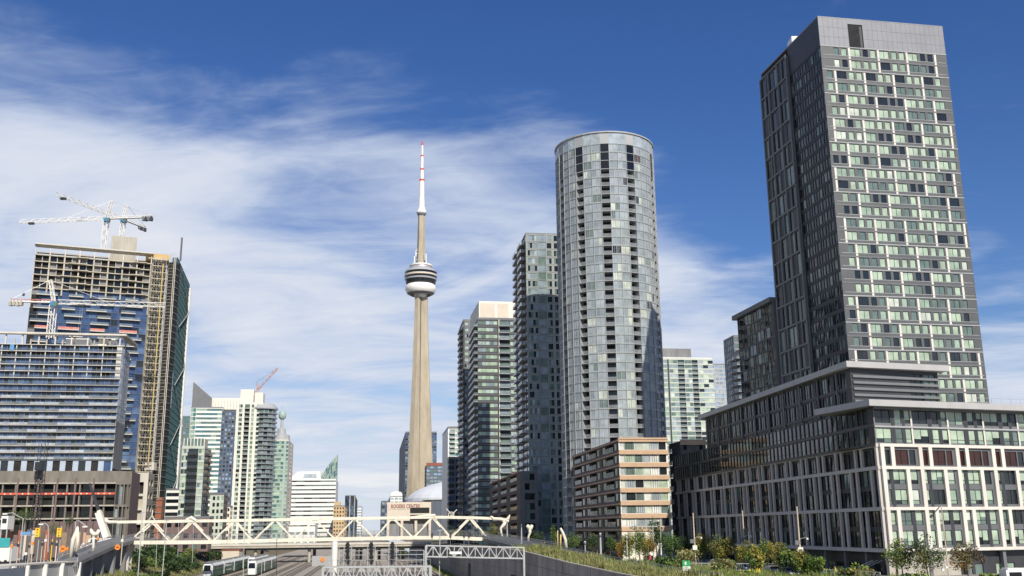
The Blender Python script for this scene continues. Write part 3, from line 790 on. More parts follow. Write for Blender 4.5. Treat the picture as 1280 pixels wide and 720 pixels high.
# brown mid-rise by the right tower (orange bands)
def brown_front(L):
    def fn(j):
        out = []; u = .25; m = ['pane_steel2', 'pane_white', 'pane_steel2', 'pane_green', 'pane_dark', 'pane_mid', 'pane_white']
        segs = [1.3, 2.6, 2.2, 2.0, 2.4, 2.0]; tot = sum(segs); k = (L-.6)/tot
        for i, w in enumerate(segs):
            w *= k; mm = random.choice(['pane_dark', 'pane_mid', 'pane_green']) if (i in (1, 2) or i == 5) and rnd() < .75 else random.choice(['pane_steel2', 'pane_white', 'pane_white', 'pane_pale'])
            out.append((u, u+w-.06, .85, 3.0, 'w', mm, 4 if w > 2 else 1)); u += w
        return out
    return fn
T = two('brown_midrise', 'brown brick mid-rise with orange stone bands and sunlit end, before the round tower', (773, 551, 240), (716, 571), (834, 553), GZ+1, 3.15,
        lambda L: mixrow(L, [(.6, 'c', 'brown_brick'), (2, 'r', DK, .9, 2.9, 1.3, 'rail_dark'), (.9, 'w', DK, .9, 2.6), (.5, 'c', 'brown_brick'), (1.2, 'w', DK, .9, 2.6, 2), (2, 'r', DK, .9, 2.9, 1.3, 'rail_dark'), (.9, 'w', DK, .9, 2.6), (.6, 'c', 'brown_brick'), (1, 'w', DK, .9, 2.6), (2, 'r', DK, .9, 2.9, 1.3, 'rail_dark'), (.8, 'w', DK, .9, 2.6), (.5, 'c', 'brown_brick')]),
        brown_front, 'brown_brick', 'beige_white', cat='building', mull=True, cap='brown_brick', par=.3)
f = MB()
for j, z in enumerate(T.fz[2:]):
    pbox(f, T.pB, -.05, T.lB+.1, z-.25, z+.75, -.35, 0, 'orange_stone')
    pbox(f, T.pA, .1, T.lA-.1, z-.25, z+.45, -.2, 0, 'rust_red' if False else 'brown_wrap')
    pbox(f, T.pA, 0, T.lA, z-.05, z+.22, -.24, -.2, 'orange_stone')
T.part('stone_band', f)
for j, z in enumerate(T.fz[2:-1]):
    q = MB(); p, l = plane(T.B.xy, T.B.xy+Vector((-.14, .99))*6); pbox(q, p, .5, 4, z, z+.15, -1.2, 0, 'grey_light'); pbox(q, p, .5, 4, z+.16, z+1.1, -1.2, -1.14, 'rail_pale'); T.add('balcony', q)
f = MB(); pbox(f, T.pB, 0, T.lB, GZ-1, T.fz[2]-.4, -.12, 0, 'beige_white'); pbox(f, T.pA, T.lA-22, T.lA-12, T.fz[0]+1.2, T.fz[1]+1.2, -1.6, 0, 'dark_clad'); T.part('base', f)
f = MB(); pbox(f, T.pB, .2, T.lB, T.zt+.32, T.zt+.75, -.5, 2, 'orange_stone'); T.part('cornice', f)
T.done()
# second brown block right of it
T = two('brown_block', 'dark brown brick block with an orange cornice, half hidden behind the sunlit brown mid-rise', (850, 552, 300), (836, 556), (882, 551), GZ, 3.35,
        lambda L: mixrow(L, [(1, 'c', 'brown_brick'), (1, 'w', DK, .9, 2.6, 2), (1, 'c', 'brown_brick')]),
        lambda L: mixrow(L, [(.5, 'c', 'brown_brick'), (1.5, 'w', DK, .8, 2.8, 2), (.8, 'c', 'brown_brick'), (1.5, 'w', DK, .8, 2.8, 2), (.5, 'c', 'brown_brick')]),
        'brown_brick', 'brown_brick', cat='building', cap='orange_stone', par=.2)
f = MB(); pbox(f, T.pB, 0, T.lB, T.zt-1.0, T.zt+.6, -.4, 0, 'orange_stone'); T.part('cornice', f); T.done()
# small brown block left of the dark tower
T = two('brick_lowrise', 'low brown brick block with dark recessed balconies at the foot of the dark towers', (650, 590, 350), (612, 600), (672, 588), GZ, 3.3,
        lambda L: mixrow(L, [(1, 'c', 'brown_brick'), (1.6, 'r', DK, .9, 2.9, 1.2, 'rail_dark'), (1, 'c', 'brown_brick'), (1.6, 'r', DK, .9, 2.9, 1.2, 'rail_dark'), (1, 'c', 'brown_brick'), (1.6, 'r', DK, .9, 2.9, 1.2, 'rail_dark'), (.8, 'c', 'brown_brick')]),
        lambda L: mixrow(L, [(.6, 'c', 'grey_clad'), (1.5, 'w', DK, .6, 2.8, 2), (.4, 'c', 'grey_clad')]),
        'brown_brick', 'grey_clad', cat='building', par=.3)
f = MB()
for z in T.fz[1:]: pbox(f, T.pA, 0, T.lA, z-.2, z+.15, -.15, 0, 'rust_red' if z == T.fz[-1] else 'brown_wrap')
T.part('stone_band', f); T.done()
# pale block right of the round tower
T = two('pale_glass_block', 'pale green glass apartment block with a grey plant room, just right of the round tower', (822, 449, 600), (818, 451), (891, 450), GZ, 2.9,
        lambda L: bays(L, 3, .7, .6, 2.4, STL),
        lambda L: mixrow(L, [(1.5, 'w', STL+['pane_pale'], .5, 2.6, 2), (.3, 'c', 'dark_clad'), (1.4, 'w', STL+['pane_pale'], .5, 2.6, 2), (1.1, 'r', DK, .2, 2.7, 1.2, 'rail_glass'), (1.2, 'w', ['pane_pale', 'pane_steel2', 'pane_mid'], .5, 2.6, 2), (1, 'r', DK, .2, 2.7, 1.2, 'rail_glass'), (2.5, 'w', ['pane_pale', 'pane_steel2', 'pane_green', 'pane_dark'], .5, 2.5, 3)]),
        'sage', 'sage', cat='building', cap='sage')
mb = MB(); q = [T.pB(.5, 2, 0), T.pB(T.lB*.63, 2, 0), T.pB(T.lB*.63, 14, 0), T.pB(.5, 14, 0)]; mb.prism(q, T.zt, at(850, 435, 602).z, 'concrete_grey'); T.part('plant_room', mb)
mb = MB(); q = [T.pB(.2, .6, 0), T.pB(T.lB-.4, .6, 0), T.pB(T.lB-.4, 15, 0), T.pB(.2, 15, 0)]; mb.prism(q, T.zt+.95, T.zt+1.4, 'white_panel'); T.part('roof_rim', mb)
T.done()
T = two('distant_glass_block', 'faint blue grey glass block peeking out right of the pale apartment block', (888, 456, 760), (886, 457), (908, 455), GZ, 3.2,
        lambda L: bays(L, 3, .7, .6, 2.4, STL), lambda L: bays(L, 3.2, .8, .7, 2.6, ['pane_steel', 'pane_sky_tint', 'pane_steel2']), 'grey_light', 'grey_light', cat='building'); T.done()
# white slab tower left of the dark group
T = two('white_slab_tower', 'narrow tower with blank white side wall and green glass balconies, right of telecom tower', (560, 536, 640), (553, 537), (576, 532), GZ, 3.0,
        lambda L: (lambda j: []),
        lambda L: mixrow(L, [(.5, 'c', 'white_panel'), (2, 'p', ['pane_green2', 'pane_teal2', 'pane_steel'], .3, 2.6, 1.2, 'rail_pale', 'white_panel'), (2, 'w', ['pane_teal2', 'pane_green', 'pane_steel2'], .5, 2.6, 2)]),
        'white_panel', 'white_panel', par=1.5); T.done()
T = two('navy_slab', 'plain dark navy slab block in front of the narrow white tower', (561, 573, 560), (559.5, 573.3), (577, 572), GZ, 3.2,
        lambda L: bays(L, 3, .7, .5, 2.6, ['pane_dark', 'pane_blue']), lambda L: bays(L, 3, .8, .5, 2.7, ['pane_dark', 'pane_blue', 'pane_black']), 'blue_grey', 'blue_grey', cat='building'); T.done()
# ============================================================ telecom tower
c = at(522.6, 640, 1330); o = Vector((c.x, c.y, GZ)); YT = 1330
def zz(py): return at(523, py, YT).z
ctr = empty('telecom_tower', o, 'slender concrete telecom tower with a round pod and a white mast', 'tower')
def yshape(z, leg, w, core):
    pts = []
    for k in range(3):
        a = R_(-90+60+120*k) if False else R_(30+120*k-90+180)
        d = Vector((math.cos(a), math.sin(a))); n = Vector((-d.y, d.x))
        pts += [d*leg-n*w, d*leg+n*w]
        a2 = a+R_(60); d2 = Vector((math.cos(a2), math.sin(a2))); pts.append(d2*core)
    return [(o.x+p.x, o.y+p.y, z) for p in pts]
mb = MB(); zpod = zz(372); rows = []
H0 = GZ; n = 26
for i in range(n+1):
    t = i/n; z = H0+(zpod-H0)*t
    w_ = 8.6+ (21.5-8.6)*(1-t)**1.35
    rows.append(yshape(z, w_*1.12, 2.7+1.6*(1-t), 4.2+2.2*(1-t)))
for r0, r1 in zip(rows, rows[1:]):
    m = len(r0)
    for k in range(m): mb.quad(r0[k], r0[(k+1) % m], r1[(k+1) % m], r1[k], 'concrete_tower')
mb.build('shaft', ctr)
mb = MB()      # dark lift glazing in the groove
for i in range(n):
    t = i/n; z = H0+(zpod-H0)*t; z2 = H0+(zpod-H0)*(i+1)/n
    for k in (1,):
        a = R_(-90); d = Vector((math.cos(a), math.sin(a))); r0 = 4.2+2.2*(1-t)+1.6
        mb.box(o.x-1.5, o.x+1.5, o.y-r0, o.y-1, z+.3, z2-.1, 'dark_clad')
mb.build('lift_glazing', ctr)
mb = MB(); Z = lambda py: zz(py)-GZ
kk = 1330/1240
prof = [(7.2*kk, Z(372)), (9*kk, Z(366.5), 'concrete_grey'), (13*kk, Z(369.5), 'concrete_grey'), (17.5*kk, Z(367), 'white_paint'), (19.8*kk, Z(362.5), 'white_paint'), (19.4*kk, Z(358.5), 'white_paint'), (17.8*kk, Z(356.5), 'white_paint')]
mb.lathe(o, prof, 'white_paint', 48); mb.build('radome', ctr, True)
mb = MB()
prof = [(17*kk, Z(357), 'dark_clad'), (19*kk, Z(354.5), 'pane_dark'), (20.4*kk, Z(351), 'grey_light'), (20.8*kk, Z(349.2), 'grey_light'), (20.2*kk, Z(349), 'pane_black'), (20.4*kk, Z(346.6), 'beige'), (21.1*kk, Z(346.4), 'beige'), (21.2*kk, Z(344.4), 'beige'), (20.6*kk, Z(344.2), 'pane_black'), (20.6*kk, Z(341.5), 'grey_light'), (20.9*kk, Z(341.2), 'grey_light'), (19.5*kk, Z(338.8), 'steel'), (16*kk, Z(336.5), 'steel'), (14.6*kk, Z(336.4), 'steel'), (14.2*kk, Z(334.2), 'dark_red'), (14.2*kk, Z(333.6), 'white_panel'), (14.6*kk, Z(333.4), 'white_panel'), (14.6*kk, Z(331.8), 'grey_light'), (9*kk, Z(331.6), 'grey_light'), (5.2*kk, Z(330), 'grey_light')]
mb.lathe(o, prof, 'grey_light', 48); mb.build('pod', ctr)
mb = MB(); mb.lathe(o, [(6.6*kk, Z(334)), (5.8*kk, Z(322)), (5.0*kk, Z(300)), (4.4*kk, Z(268))], 'concrete_tower', 6); mb.build('upper_shaft', ctr)
mb = MB(); mb.lathe(o, [(4.4*kk, Z(270), 'grey_mid'), (5.6*kk, Z(268.3), 'grey_light'), (6.7*kk, Z(266.5), 'white_paint'), (6.7*kk, Z(265.3), 'white_paint'), (5.0*kk, Z(262.5), 'white_paint'), (4.4*kk, Z(260))], 'white_paint', 32); mb.build('sky_pod', ctr)
mb = MB(); mb.lathe(o, [(4.3*kk, Z(262)), (3.4*kk, Z(245)), (3.2*kk, Z(226.6)), (3.5*kk, Z(226.5), 'red_paint'), (3.5*kk, Z(224.6), 'red_paint'), (2.5*kk, Z(224)), (2.4*kk, Z(213)), (2.6*kk, Z(212.8), 'red_paint'), (2.4*kk, Z(210.8), 'red_paint'), (1.9*kk, Z(210.5)), (1.8*kk, Z(196)), (2.0*kk, Z(195.8), 'red_paint'), (1.9*kk, Z(194), 'red_paint'), (1.4*kk, Z(193.8)), (1.3*kk, Z(182), 'red_paint'), (1.1*kk, Z(179), 'red_paint'), (.6*kk, Z(176.5))], 'white_paint', 16); mb.build('antenna_mast', ctr)
mb = MB()
for (dx_, py, h, m) in ((-6.5, 322, 9, 'white_paint'), (-8.5, 330, 10, 'white_paint'), (-5.6, 316, 5, 'steel'), (7.5, 331, 14, 'white_paint'), (5.5, 327, 10, 'steel')):
    z = zz(py); mb.bar((o.x+dx_, o.y-5, z), (o.x+dx_, o.y-5, z+h), 1.3, m); mb.bar((o.x+dx_, o.y-5, z+h*.5), (o.x, o.y-3, z+h*.5), .5, 'steel')
mb.build('equipment', ctr)
# ============================================================ stadium
c = at(484, 628, 900)
std = empty('stadium', (c.x+40, c.y, GZ), 'concrete stadium front with red lettering below a white domed roof', 'stadium')
zt = c.z; zc = GZ
b = at(540, 628, 900)
mb = MB(); mb.box(c.x, c.x+39, 900, 940, zt-16, zt, 'beige'); mb.box(c.x, c.x+39, 903, 940, zc, zt-16, 'concrete_grey')
for k in range(4): mb.box(c.x+k*12.3, c.x+2.2+k*12.3, 899.5, 903, zc, zt-16.02, 'beige')
mb.build('front_wall', std)
mb = MB(); x0 = c.x+21.5
for (a, b2, za, zb) in ((20.5, 37.5, zt-9.5, zt-4.8), (20.5, 37.5, zt-16, zt-11)): mb.box(c.x+a, c.x+b2, 899.7, 900.2, za, zb, 'black')
mb.build('opening', std)
mb = MB(); mb.box(c.x+39, c.x+75, 900, 940, zc, zt+1.5, 'blue_grey'); mb.box(c.x+30, c.x+76, 899, 940, zt+1.6, zt+2.6, 'grey_light')
for k in range(9): mb.box(c.x+40+k*4, c.x+40.4+k*4, 899.6, 900, zc, zt, 'grey_mid')
mb.build('side_wall', std)
mb = MB()      # dome roof: shallow shell over a lengthened plan
cx, cy, rx, ry, hh = c.x+98, 1000, 92, 80, at(565, 596, 1000).z-zt-2
nu, nv = 40, 12
V = [[(cx+rx*math.cos(2*math.pi*i/nu)*math.cos(math.pi/2*j/nv), cy+ry*math.sin(2*math.pi*i/nu)*math.cos(math.pi/2*j/nv), zt+2+hh*math.sin(math.pi/2*j/nv)**1.0) for i in range(nu)] for j in range(nv+1)]
for j in range(nv):
    for i in range(nu): mb.quad(V[j][i], V[j][(i+1) % nu], V[j+1][(i+1) % nu], V[j+1][i], 'membrane')
mb.build('dome_roof', std, True)
cu_ = bpy.data.curves.new('lettering', 'FONT'); cu_.body = 'ROGERS CENTRE'; cu_.size = 4.9; cu_.extrude = .15; cu_.offset = .13; cu_.space_character = 1.08
to = bpy.data.objects.new('lt', cu_); COL.objects.link(to); dg = bpy.context.evaluated_depsgraph_get(); me = bpy.data.meshes.new_from_object(to.evaluated_get(dg)); bpy.data.objects.remove(to)
me.materials.clear(); me.materials.append(MATS['dark_red']); lt = bpy.data.objects.new('lettering', me); COL.objects.link(lt); lt.parent = std
wt = max(v.co.x for v in me.vertices)-min(v.co.x for v in me.vertices); k = 25.5/wt
lt.scale = (k, .92, 1); lt.rotation_euler = (math.pi/2, 0, 0); lt.location = Vector((c.x+3.5, 899.7, zt-5.0))-Vector(std.location)
mb = MB(); mb.box(c.x+1.5, c.x+33.5, 899.72, 899.99, zt-6.0, zt-.8, 'beige'); mb.build('sign_board', std)
lo_ = None
# small blocks around
T = two('low_office', 'small dark glass office left of the stadium sign', (477, 627, 1000), (476, 627), (486, 627), GZ, 3.6, lambda L: bays(L, 3, .8, .8, 3, DK), lambda L: bays(L, 3, .8, .8, 3, ['pane_dark', 'pane_steel', 'pane_blue']), 'blue_grey', 'blue_grey', cat='building'); T.done()
T = two('white_vaulted_hall', 'white roofed hall with a rounded top just left of the telecom tower base', (488, 621, 1150), (485, 622), (503, 621), GZ, 4, lambda L: bays(L, 4, .8, .8, 3, STL), lambda L: bays(L, 4, .8, .8, 3, STL), 'white_panel', 'white_panel', cat='building')
f = MB(); w = T.lB
for k in range(8):
    a0, a1 = math.pi*k/8, math.pi*(k+1)/8
    pbox(f, T.pB, w/2-w/2*math.cos(a0)+.01, w/2-w/2*math.cos(a1), T.zt+.9, T.zt+1+5*max(math.sin(a0), math.sin(a1)), -.3, 10, 'white_panel')
T.part('vault', f); T.done()
# glass towers behind the telecom tower
GB = ['pane_blue', 'pane_steel', 'pane_blue2', 'pane_dark']
T = two('blue_office_tower', 'blue glass office tower partly behind the left side of the telecom tower', (507, 541, 1600), (499.5, 546), (546, 539), GZ, 4.2,
        lambda L: bays(L, 4, .8, .8, 3.6, ['pane_sky_tint', 'pane_steel']), lambda L: bays(L, 4, .85, .8, 3.8, GB), 'grey_mid', 'blue_grey', par=2); T.done()
T = two('grey_office_block', 'grey office block with a red edged roof, right of the telecom tower shaft', (533, 582, 1250), (531, 582), (556, 582), GZ, 4.2,
        lambda L: bays(L, 4, .8, .8, 3.6, STL), lambda L: bays(L, 4.5, .82, 1.1, 3.6, ['pane_steel', 'pane_sky_tint', 'pane_mid']), 'grey_mid', 'blue_grey', cat='building')
f = MB(); pbox(f, T.pB, 0, T.lB, T.zt-.5, T.zt+3.4, -.5, 0, 'dark_red'); T.part('roof_band', f); T.done()
T = two('striped_office_block', 'dark block with striped floors behind the grey office block, right of the telecom tower', (536, 554, 1500), (534, 554), (545, 554), GZ, 4, lambda L: bays(L, 4, .8, .8, 3.6, GB), lambda L: bays(L, 4, .85, .8, 3.6, GB), 'blue_grey', 'blue_grey', par=2); T.done()
# ============================================================ left: construction sites
def atz(px, py, z):
    r = ray(px, py); k = (z-CAMZ)/r.z; return Vector((r.x*k, r.y*k, z))
BL = ['pane_blue', 'pane_blue', 'pane_blue2', 'pane_dark', 'pane_blue', 'pane_sky_tint']
# ---- lower site building
c = at(153, 433, 385); A = hit(-70, 430, c, 260); B = hit(163, 444, c, -12)
T = Bld('unfinished_block', 'unfinished blue glass block with raw concrete slab edges and an open roof frame, lower left', 'building', (c.x, c.y, GZ))
ZT = c.z; zp = at(140, 592, 385).z
pF, LFr = plane(A, c); pS, LSd = plane(c, B)
fz = lin(zp+5.2, ZT, 17); nf = 17
def row(j):
    out = []; u = LFr-1.9; k = 0
    raw = j >= nf-5
    if not raw: u = LFr-.2
    bw = 1.75
    while u > 0:
        r = rnd()
        if raw and (u > LFr-9 or (j == nf-2)): m = random.choice(['interior_shade', 'pane_black', 'interior_shade', 'pane_blue'])
        else: m = random.choice(['pane_blue', 'pane_blue', 'pane_blue2', 'pane_dark', 'pane_blue', 'pane_black', 'pane_blue2'])
        out.append((u-bw+.05, u, .1, 2.86, 'w', m, 1)); u -= bw; k += 1
    return sorted([o for o in out if o[0] > 0])
facade(T, pF, LFr, fz, row, 'concrete', dep=.3, mull=False)
for j, z in enumerate(fz):
    raw = j >= nf-5
    pbox(T.wall, pF, 0, LFr+.15, z-.13, z+.12, -.8 if j else -.4, 0, 'concrete_pale' if raw else 'concrete')
    if j < nf:
        u = LFr; k = 0
        while u > 8:
            w = 5.3; q = MB()
            m = 'rail_blue' if j >= 10 else ('panel_white' if (k+2*j) % 4 < 2 else 'panel_grey')
            pbox(q, pF, u-w+.08, u, z+.16, z+(1.1 if j >= 10 else 1.05), -.8, -.74, m); T.add('balcony_rail', q); u -= w; k += 1
f = MB()
for k in range(16): pbox(f, pF, LFr-1.8-k*5.3, LFr-1.8-k*5.3+.35, fz[-6], fz[-1], -.45, 0, 'concrete_pale')
pbox(f, pF, LFr-1.7, LFr, fz[-6], fz[-1], -.3, 0, 'concrete_pale'); T.part('column', f)
# roof frame
zr = at(153, 419, 385).z; f = MB()
pbox(f, pF, 0, LFr+1.5, zr-.5, zr+.2, -1.6, 1.0, 'concrete_pale'); pbox(f, pF, LFr-1, LFr+1.5, zr-.5, zr+.2, 1.0, 21, 'concrete')
for k in range(13): pbox(f, pF, LFr-1.2-k*6, LFr-.7-k*6, ZT+.14, zr-.5, -.5, 0, 'concrete_pale'); pbox(f, pF, LFr-1.2-k*6, LFr-.7-k*6, ZT+.14, zr-.5, 10, 10.5, 'concrete')
T.part('roof_frame', f)
f = MB()
for (a, b, m, d) in ((19, 22, 'white_panel', 3), (13.2, 18.4, 'white_panel', 3), (6.5, 9.5, 'beige_white', 2), (3.5, 5, 'white_panel', 3)): pbox(f, pF, LFr-b, LFr-a, ZT+.14, zr-1.1, d, d+4, m)
T.part('roof_room', f)
f = MB(); pbox(f, pF, LFr-41, LFr-39.5, fz[-2]+.2, fz[-1]-.2, -1.05, -.95, 'pane_cyan'); T.part('blue_wrap', f)
# side: glass with reflected sky in its colour above, raw concrete below
zmid = at(158, 500, 385).z
facade(T, pS, LSd, [zp+2]+floors(zmid-8, ZT, 3.0), lambda j: [] if j == 0 else [(.2+i*(LSd-.4)/5, .15+(i+1)*(LSd-.4)/5, .05, 2.95, 'w', random.choice(['pane_sky_tint', 'pane_reflect_tint', 'pane_sky_tint']), 1) for i in range(5)], 'concrete_grey', mull=False, dep=.06)
D = Vector((A.x+B.x-c.x, A.y+B.y-c.y)); backs(T, B, D, A, zp, ZT, 'concrete_grey')
f = MB(); f.poly([(p[0], p[1], ZT+.15) for p in (c, B, D, A)], 'concrete'); T.part('roof', f)
# transitional storey with white panels
row0 = lambda j: [(u, u+2.6, .4, 4.6, 'w', random.choice(['pane_blue', 'pane_dark', 'interior_shade'])) for u in [LFr-3.2-4.6*k for k in range(16)] if u > 0][::-1]
facade(T, pF, LFr, [zp+.2, zp+5.2], row0, 'blue_panel', dep=.3, mull=False)
# podium with exposed floors and a rounded corner
Pc = at(146, 592, 372); PA = hit(-80, 592, Pc, 260); pP, LP = plane(PA, Pc)
zs = [GZ-1, at(140, 648, 372).z, at(140, 632, 372).z, at(140, 604, 372).z, zp+.2]
def rowp(j):
    out = []
    if j == 3: return []
    u = LP-3.4; bw = 4.4
    while u > 0:
        out.append((u, u+bw-.5, .35, (zs[j+1]-zs[j])-.3, 'w', random.choice(['interior_shade', 'interior_shade', 'pane_black', 'interior_shade']))); u -= bw
    return out[::-1]
facade(T, pP, LP, zs, rowp, 'concrete_podium', dep=1.8, mull=False, kindname='open_bay')
for z in zs[1:4]: pbox(T.wall, pP, 0, LP+.1, z-.2, z+.25, -.35, 0, 'concrete')
rc = 5.5; cc = Vector(pP(LP, rc, 0)); a0 = math.atan2(dirv(80).y, dirv(80).x); ang0 = -R_(10)*-1
pos2 = circ(cc.x, cc.y, rc, R_(10)); Lq = rc*R_(62)
facade(T, pos2, Lq, zs, lambda j: [] if j == 3 else [(.2+i*Lq/4, -.2+(i+1)*Lq/4, .35, zs[j+1]-zs[j]-.45, 'w', random.choice(['interior_shade', 'pane_dark', 'pane_steel', 'interior_shade'])) for i in range(4)], 'concrete_podium', dep=1.0, mull=False, kindname='open_bay')
e1 = Vector(pos2(Lq, 0, 0)).xy; e2 = e1+dirv(-12)*20; pE, LE = plane(e1, e2)
facade(T, pE, LE, [GZ-1, zs[3]+.5, zp+.2], lambda j: [], 'brown_wrap')
f = MB()
for u in (LP-8, LP-14.3, LP-20.5, LP-27, LP-34, LP-46, LP-52, LP-58): pbox(f, pP, u, u+.6, GZ, zs[4]-2.5, -.55, -.36, 'brown_wrap')
T.part('formwork_post', f)
f = MB(); pbox(f, pP, 0, LP, zs[2]+4.0, zs[2]+4.7, -.5, -.4, 'red_fence')
for k in range(34): pbox(f, pP, LP-2-k*2, LP-1.5-k*2, zs[2]+4.15, zs[2]+4.5, -.55, -.5, 'white_panel')
T.part('safety_band', f)
f = MB(); f.poly([(p[0], p[1], zs[4]+.01) for p in (PA.xy, Vector(pP(LP, 0, 0)).xy, e1, e2, e2+Vector((-60, 0)), PA.xy+Vector((0, 14)))], 'concrete'); T.part('terrace', f)
f = MB(); pbox(f, pP, LP-44, LP-39.5, GZ, zs[4]+10, -2.2, -.7, 'interior_shade')
T.part('hoist_shaft', f) if False else None
T.done()
# hoist ladder mast in front of the podium
h = Vector(pP(LP-26, -1.6, 0)); hm = empty('site_hoist', (h.x, h.y, GZ), 'dark scaffold hoist mast against the unfinished podium', 'hoist'); f = MB()
for z in range(0, 40, 2):
    for a, b in (((-1.2, -1), (1.2, -1)), ((1.2, -1), (1.2, 1)), ((-1.2, 1), (-1.2, -1))): f.bar((h.x+a[0], h.y+a[1], GZ+z), (h.x+b[0], h.y+b[1], GZ+z), .12, 'dark_clad')
    f.bar((h.x-1.2, h.y-1, GZ+z), (h.x+1.2, h.y-1, GZ+z+2), .1, 'dark_clad')
for a, b in ((-1.2, -1), (1.2, -1), (1.2, 1), (-1.2, 1)): f.bar((h.x+a, h.y+b, GZ-1), (h.x+a, h.y+b, GZ+40), .16, 'dark_clad')
f.build('mast', hm)
f = MB(); f.box(h.x-1.3, h.x+1.3, h.y-2.4, h.y-1.1, GZ+30, GZ+33, 'dark_mull'); f.build('cage', hm)
# ---- taller tower under construction
FD = 68
c = at(189, 330, 440); A = hit(44, 318, c, FD+180); B = c.xy+Vector((2, 14))
T = Bld('unfinished_tower', 'tall unfinished tower with blue glazing, staggered balconies and raw concrete top floors', 'tower', (c.x, c.y, GZ))
ZT = c.z; pF, LFr = plane(A, c); nf = 40; fz = lin(ZT-3.0*nf, ZT, nf); fz = [z for z in fz if z > 25]; nf = len(fz)-1
bay = LFr/8
def row(j):
    out = []; raw = j >= nf-5
    for i in range(16):
        w = bay/2
        m = random.choice(['interior_shade', 'interior_shade', 'pane_black', 'concrete_grey']) if raw or i == 15 and j > nf-8 or i < 1 else random.choice(['pane_blue', 'pane_blue', 'pane_blue2', 'pane_blue', 'pane_dark'])
        out.append((i*w+(.2 if raw else .04), (i+1)*w-(.12 if raw else .04), .1, 2.78 if raw else 2.9, 'w', m))
    return out
facade(T, pF, LFr, fz[:nf-4], row, 'blue_grey', dep=.2, mull=False)
facade(T, pF, LFr, fz[nf-5:], lambda j: row(j+nf-5), 'concrete', dep=.5, mull=False)
for j, z in enumerate(fz[1:]):
    j += 1; raw = j >= nf-5
    if raw: pbox(T.wall, pF, 0, LFr, z-.25, z+.12, -.9, 0, 'concrete_raw')
    if raw or True:
        u = .3+(j*2.9 % 5) ; k = 0
        while u < LFr-2.5:
            w = [7.5, 5.5, 8.5, 6][(j+k) % 4]; w = min(w, LFr-u-.2); q = MB()
            if not raw:
                pbox(q, pF, u, u+w, z-.18, z+.18, -1.5, 0, 'concrete_pale'); pbox(q, pF, u, u+w, z+.2, z+1.15, -1.5, -1.44, 'pink_wrap' if j == nf-11 else 'rail_glass')
                T.add('balcony', q)
            elif k % 2: pbox(q, pF, u, u+w, z-.2, z+.15, -1.8, -.9, 'concrete_raw'); T.add('balcony', q)
            u += w+[4.5, 6, 3.8][(j*2+k) % 3]; k += 1
f = MB()
for k in range(9): pbox(f, pF, max(0, k*bay-.3), min(LFr, k*bay+.3), fz[-7 if k not in (0, 8) else -9], fz[-1], -.7, 0, 'concrete_raw')
T.part('column', f)
zr = at(189, 317, 440).z; f = MB()
pbox(f, pF, -.5, LFr+.8, zr-.5, zr, -1.8, 4, 'concrete_pale'); pbox(f, pF, -.5, LFr+.8, zr-.5, zr, 13, 15, 'concrete')
for k in range(9): pbox(f, pF, max(0, k*bay-.2), k*bay+.2, ZT, zr-.5, -.4, 0, 'concrete_pale'); pbox(f, pF, max(0, k*bay-.2), k*bay+.2, ZT, zr-.5, 13.5, 14, 'concrete_grey')
T.part('roof_frame', f)
f = MB(); pbox(f, pF, LFr*.63, LFr*.86, ZT, at(160, 305, 455).z, 8, 20, 'concrete'); T.part('core', f)
D = A.xy+B-c.xy; backs(T, B, D, A, 20, ZT, 'concrete_grey')
T.wall.quad((c.x, c.y, 20), (B.x, B.y, 20), (B.x, B.y, ZT), (c.x, c.y, ZT), 'concrete')
f = MB(); f.poly([(p[0], p[1], ZT+.005) for p in (c.xy, B, D, A.xy)], 'concrete'); T.part('roof', f)
T.done()
# ---- scaffolded bay and hoists
s0 = c.xy+dirv(FD)*.3+Vector((0, .8)); s1 = hit(209, 322, (s0.x, s0.y), FD).xy; pS, LS = plane(s0, s1)
T = Bld('scaffold_bay', 'raw concrete bay wrapped in pale scaffolding beside the unfinished tower, with a yellow hoist line', 'scaffold', (s0.x, s0.y, GZ))
zt = at(200, 326, 443).z; zb = at(195, 590, 443).z; fz2 = lin(zb, zt, round((zt-zb)/3.0))
facade(T, pS, LS, fz2, lambda j: [(.3, LS-.3, .1, 2.7, 'w', 'interior_shade')], 'concrete_raw', dep=2.0, mull=False, kindname='open_bay')
f = MB()
for z in fz2: pbox(f, pS, 0, LS, z-.15, z+.15, -1.3, 0, 'concrete_raw')
T.part('deck', f)
f = MB(); n = 5
for i in range(n+1):
    u = .1+i*(LS-.2)/n; f.bar(pS(u, -1.35, zb), pS(u, -1.35, zt), .14, 'concrete_pale', n=3)
for j in range(len(fz2)-1):
    for i in range(n):
        u0, u1 = .1+i*(LS-.2)/n, .1+(i+1)*(LS-.2)/n
        a, b = (fz2[j], fz2[j+1]) if (i+j) % 2 else (fz2[j+1], fz2[j]); f.bar(pS(u0, -1.35, a), pS(u1, -1.35, b), .12, 'concrete_pale', n=3)
    f.bar(pS(.1, -1.35, fz2[j]+1.1), pS(LS-.1, -1.35, fz2[j]+1.1), .1, 'galv', n=3)
T.part('scaffold_frame', f)
f = MB(); f.bar(pS(LS-1.6, -1.8, zb+4), pS(LS-1.6, -1.8, zt-2), .32, 'yellow_paint'); T.part('hoist_line', f)
f = MB(); pbox(f, pS, -3, LS+1, zt+.2, zt+3.0, 0, 8, 'ply'); pbox(f, pS, -2, LS, zt+.15, zt+.6, -1.3, 1, 'concrete_raw'); T.part('formwork', f)
T.done()
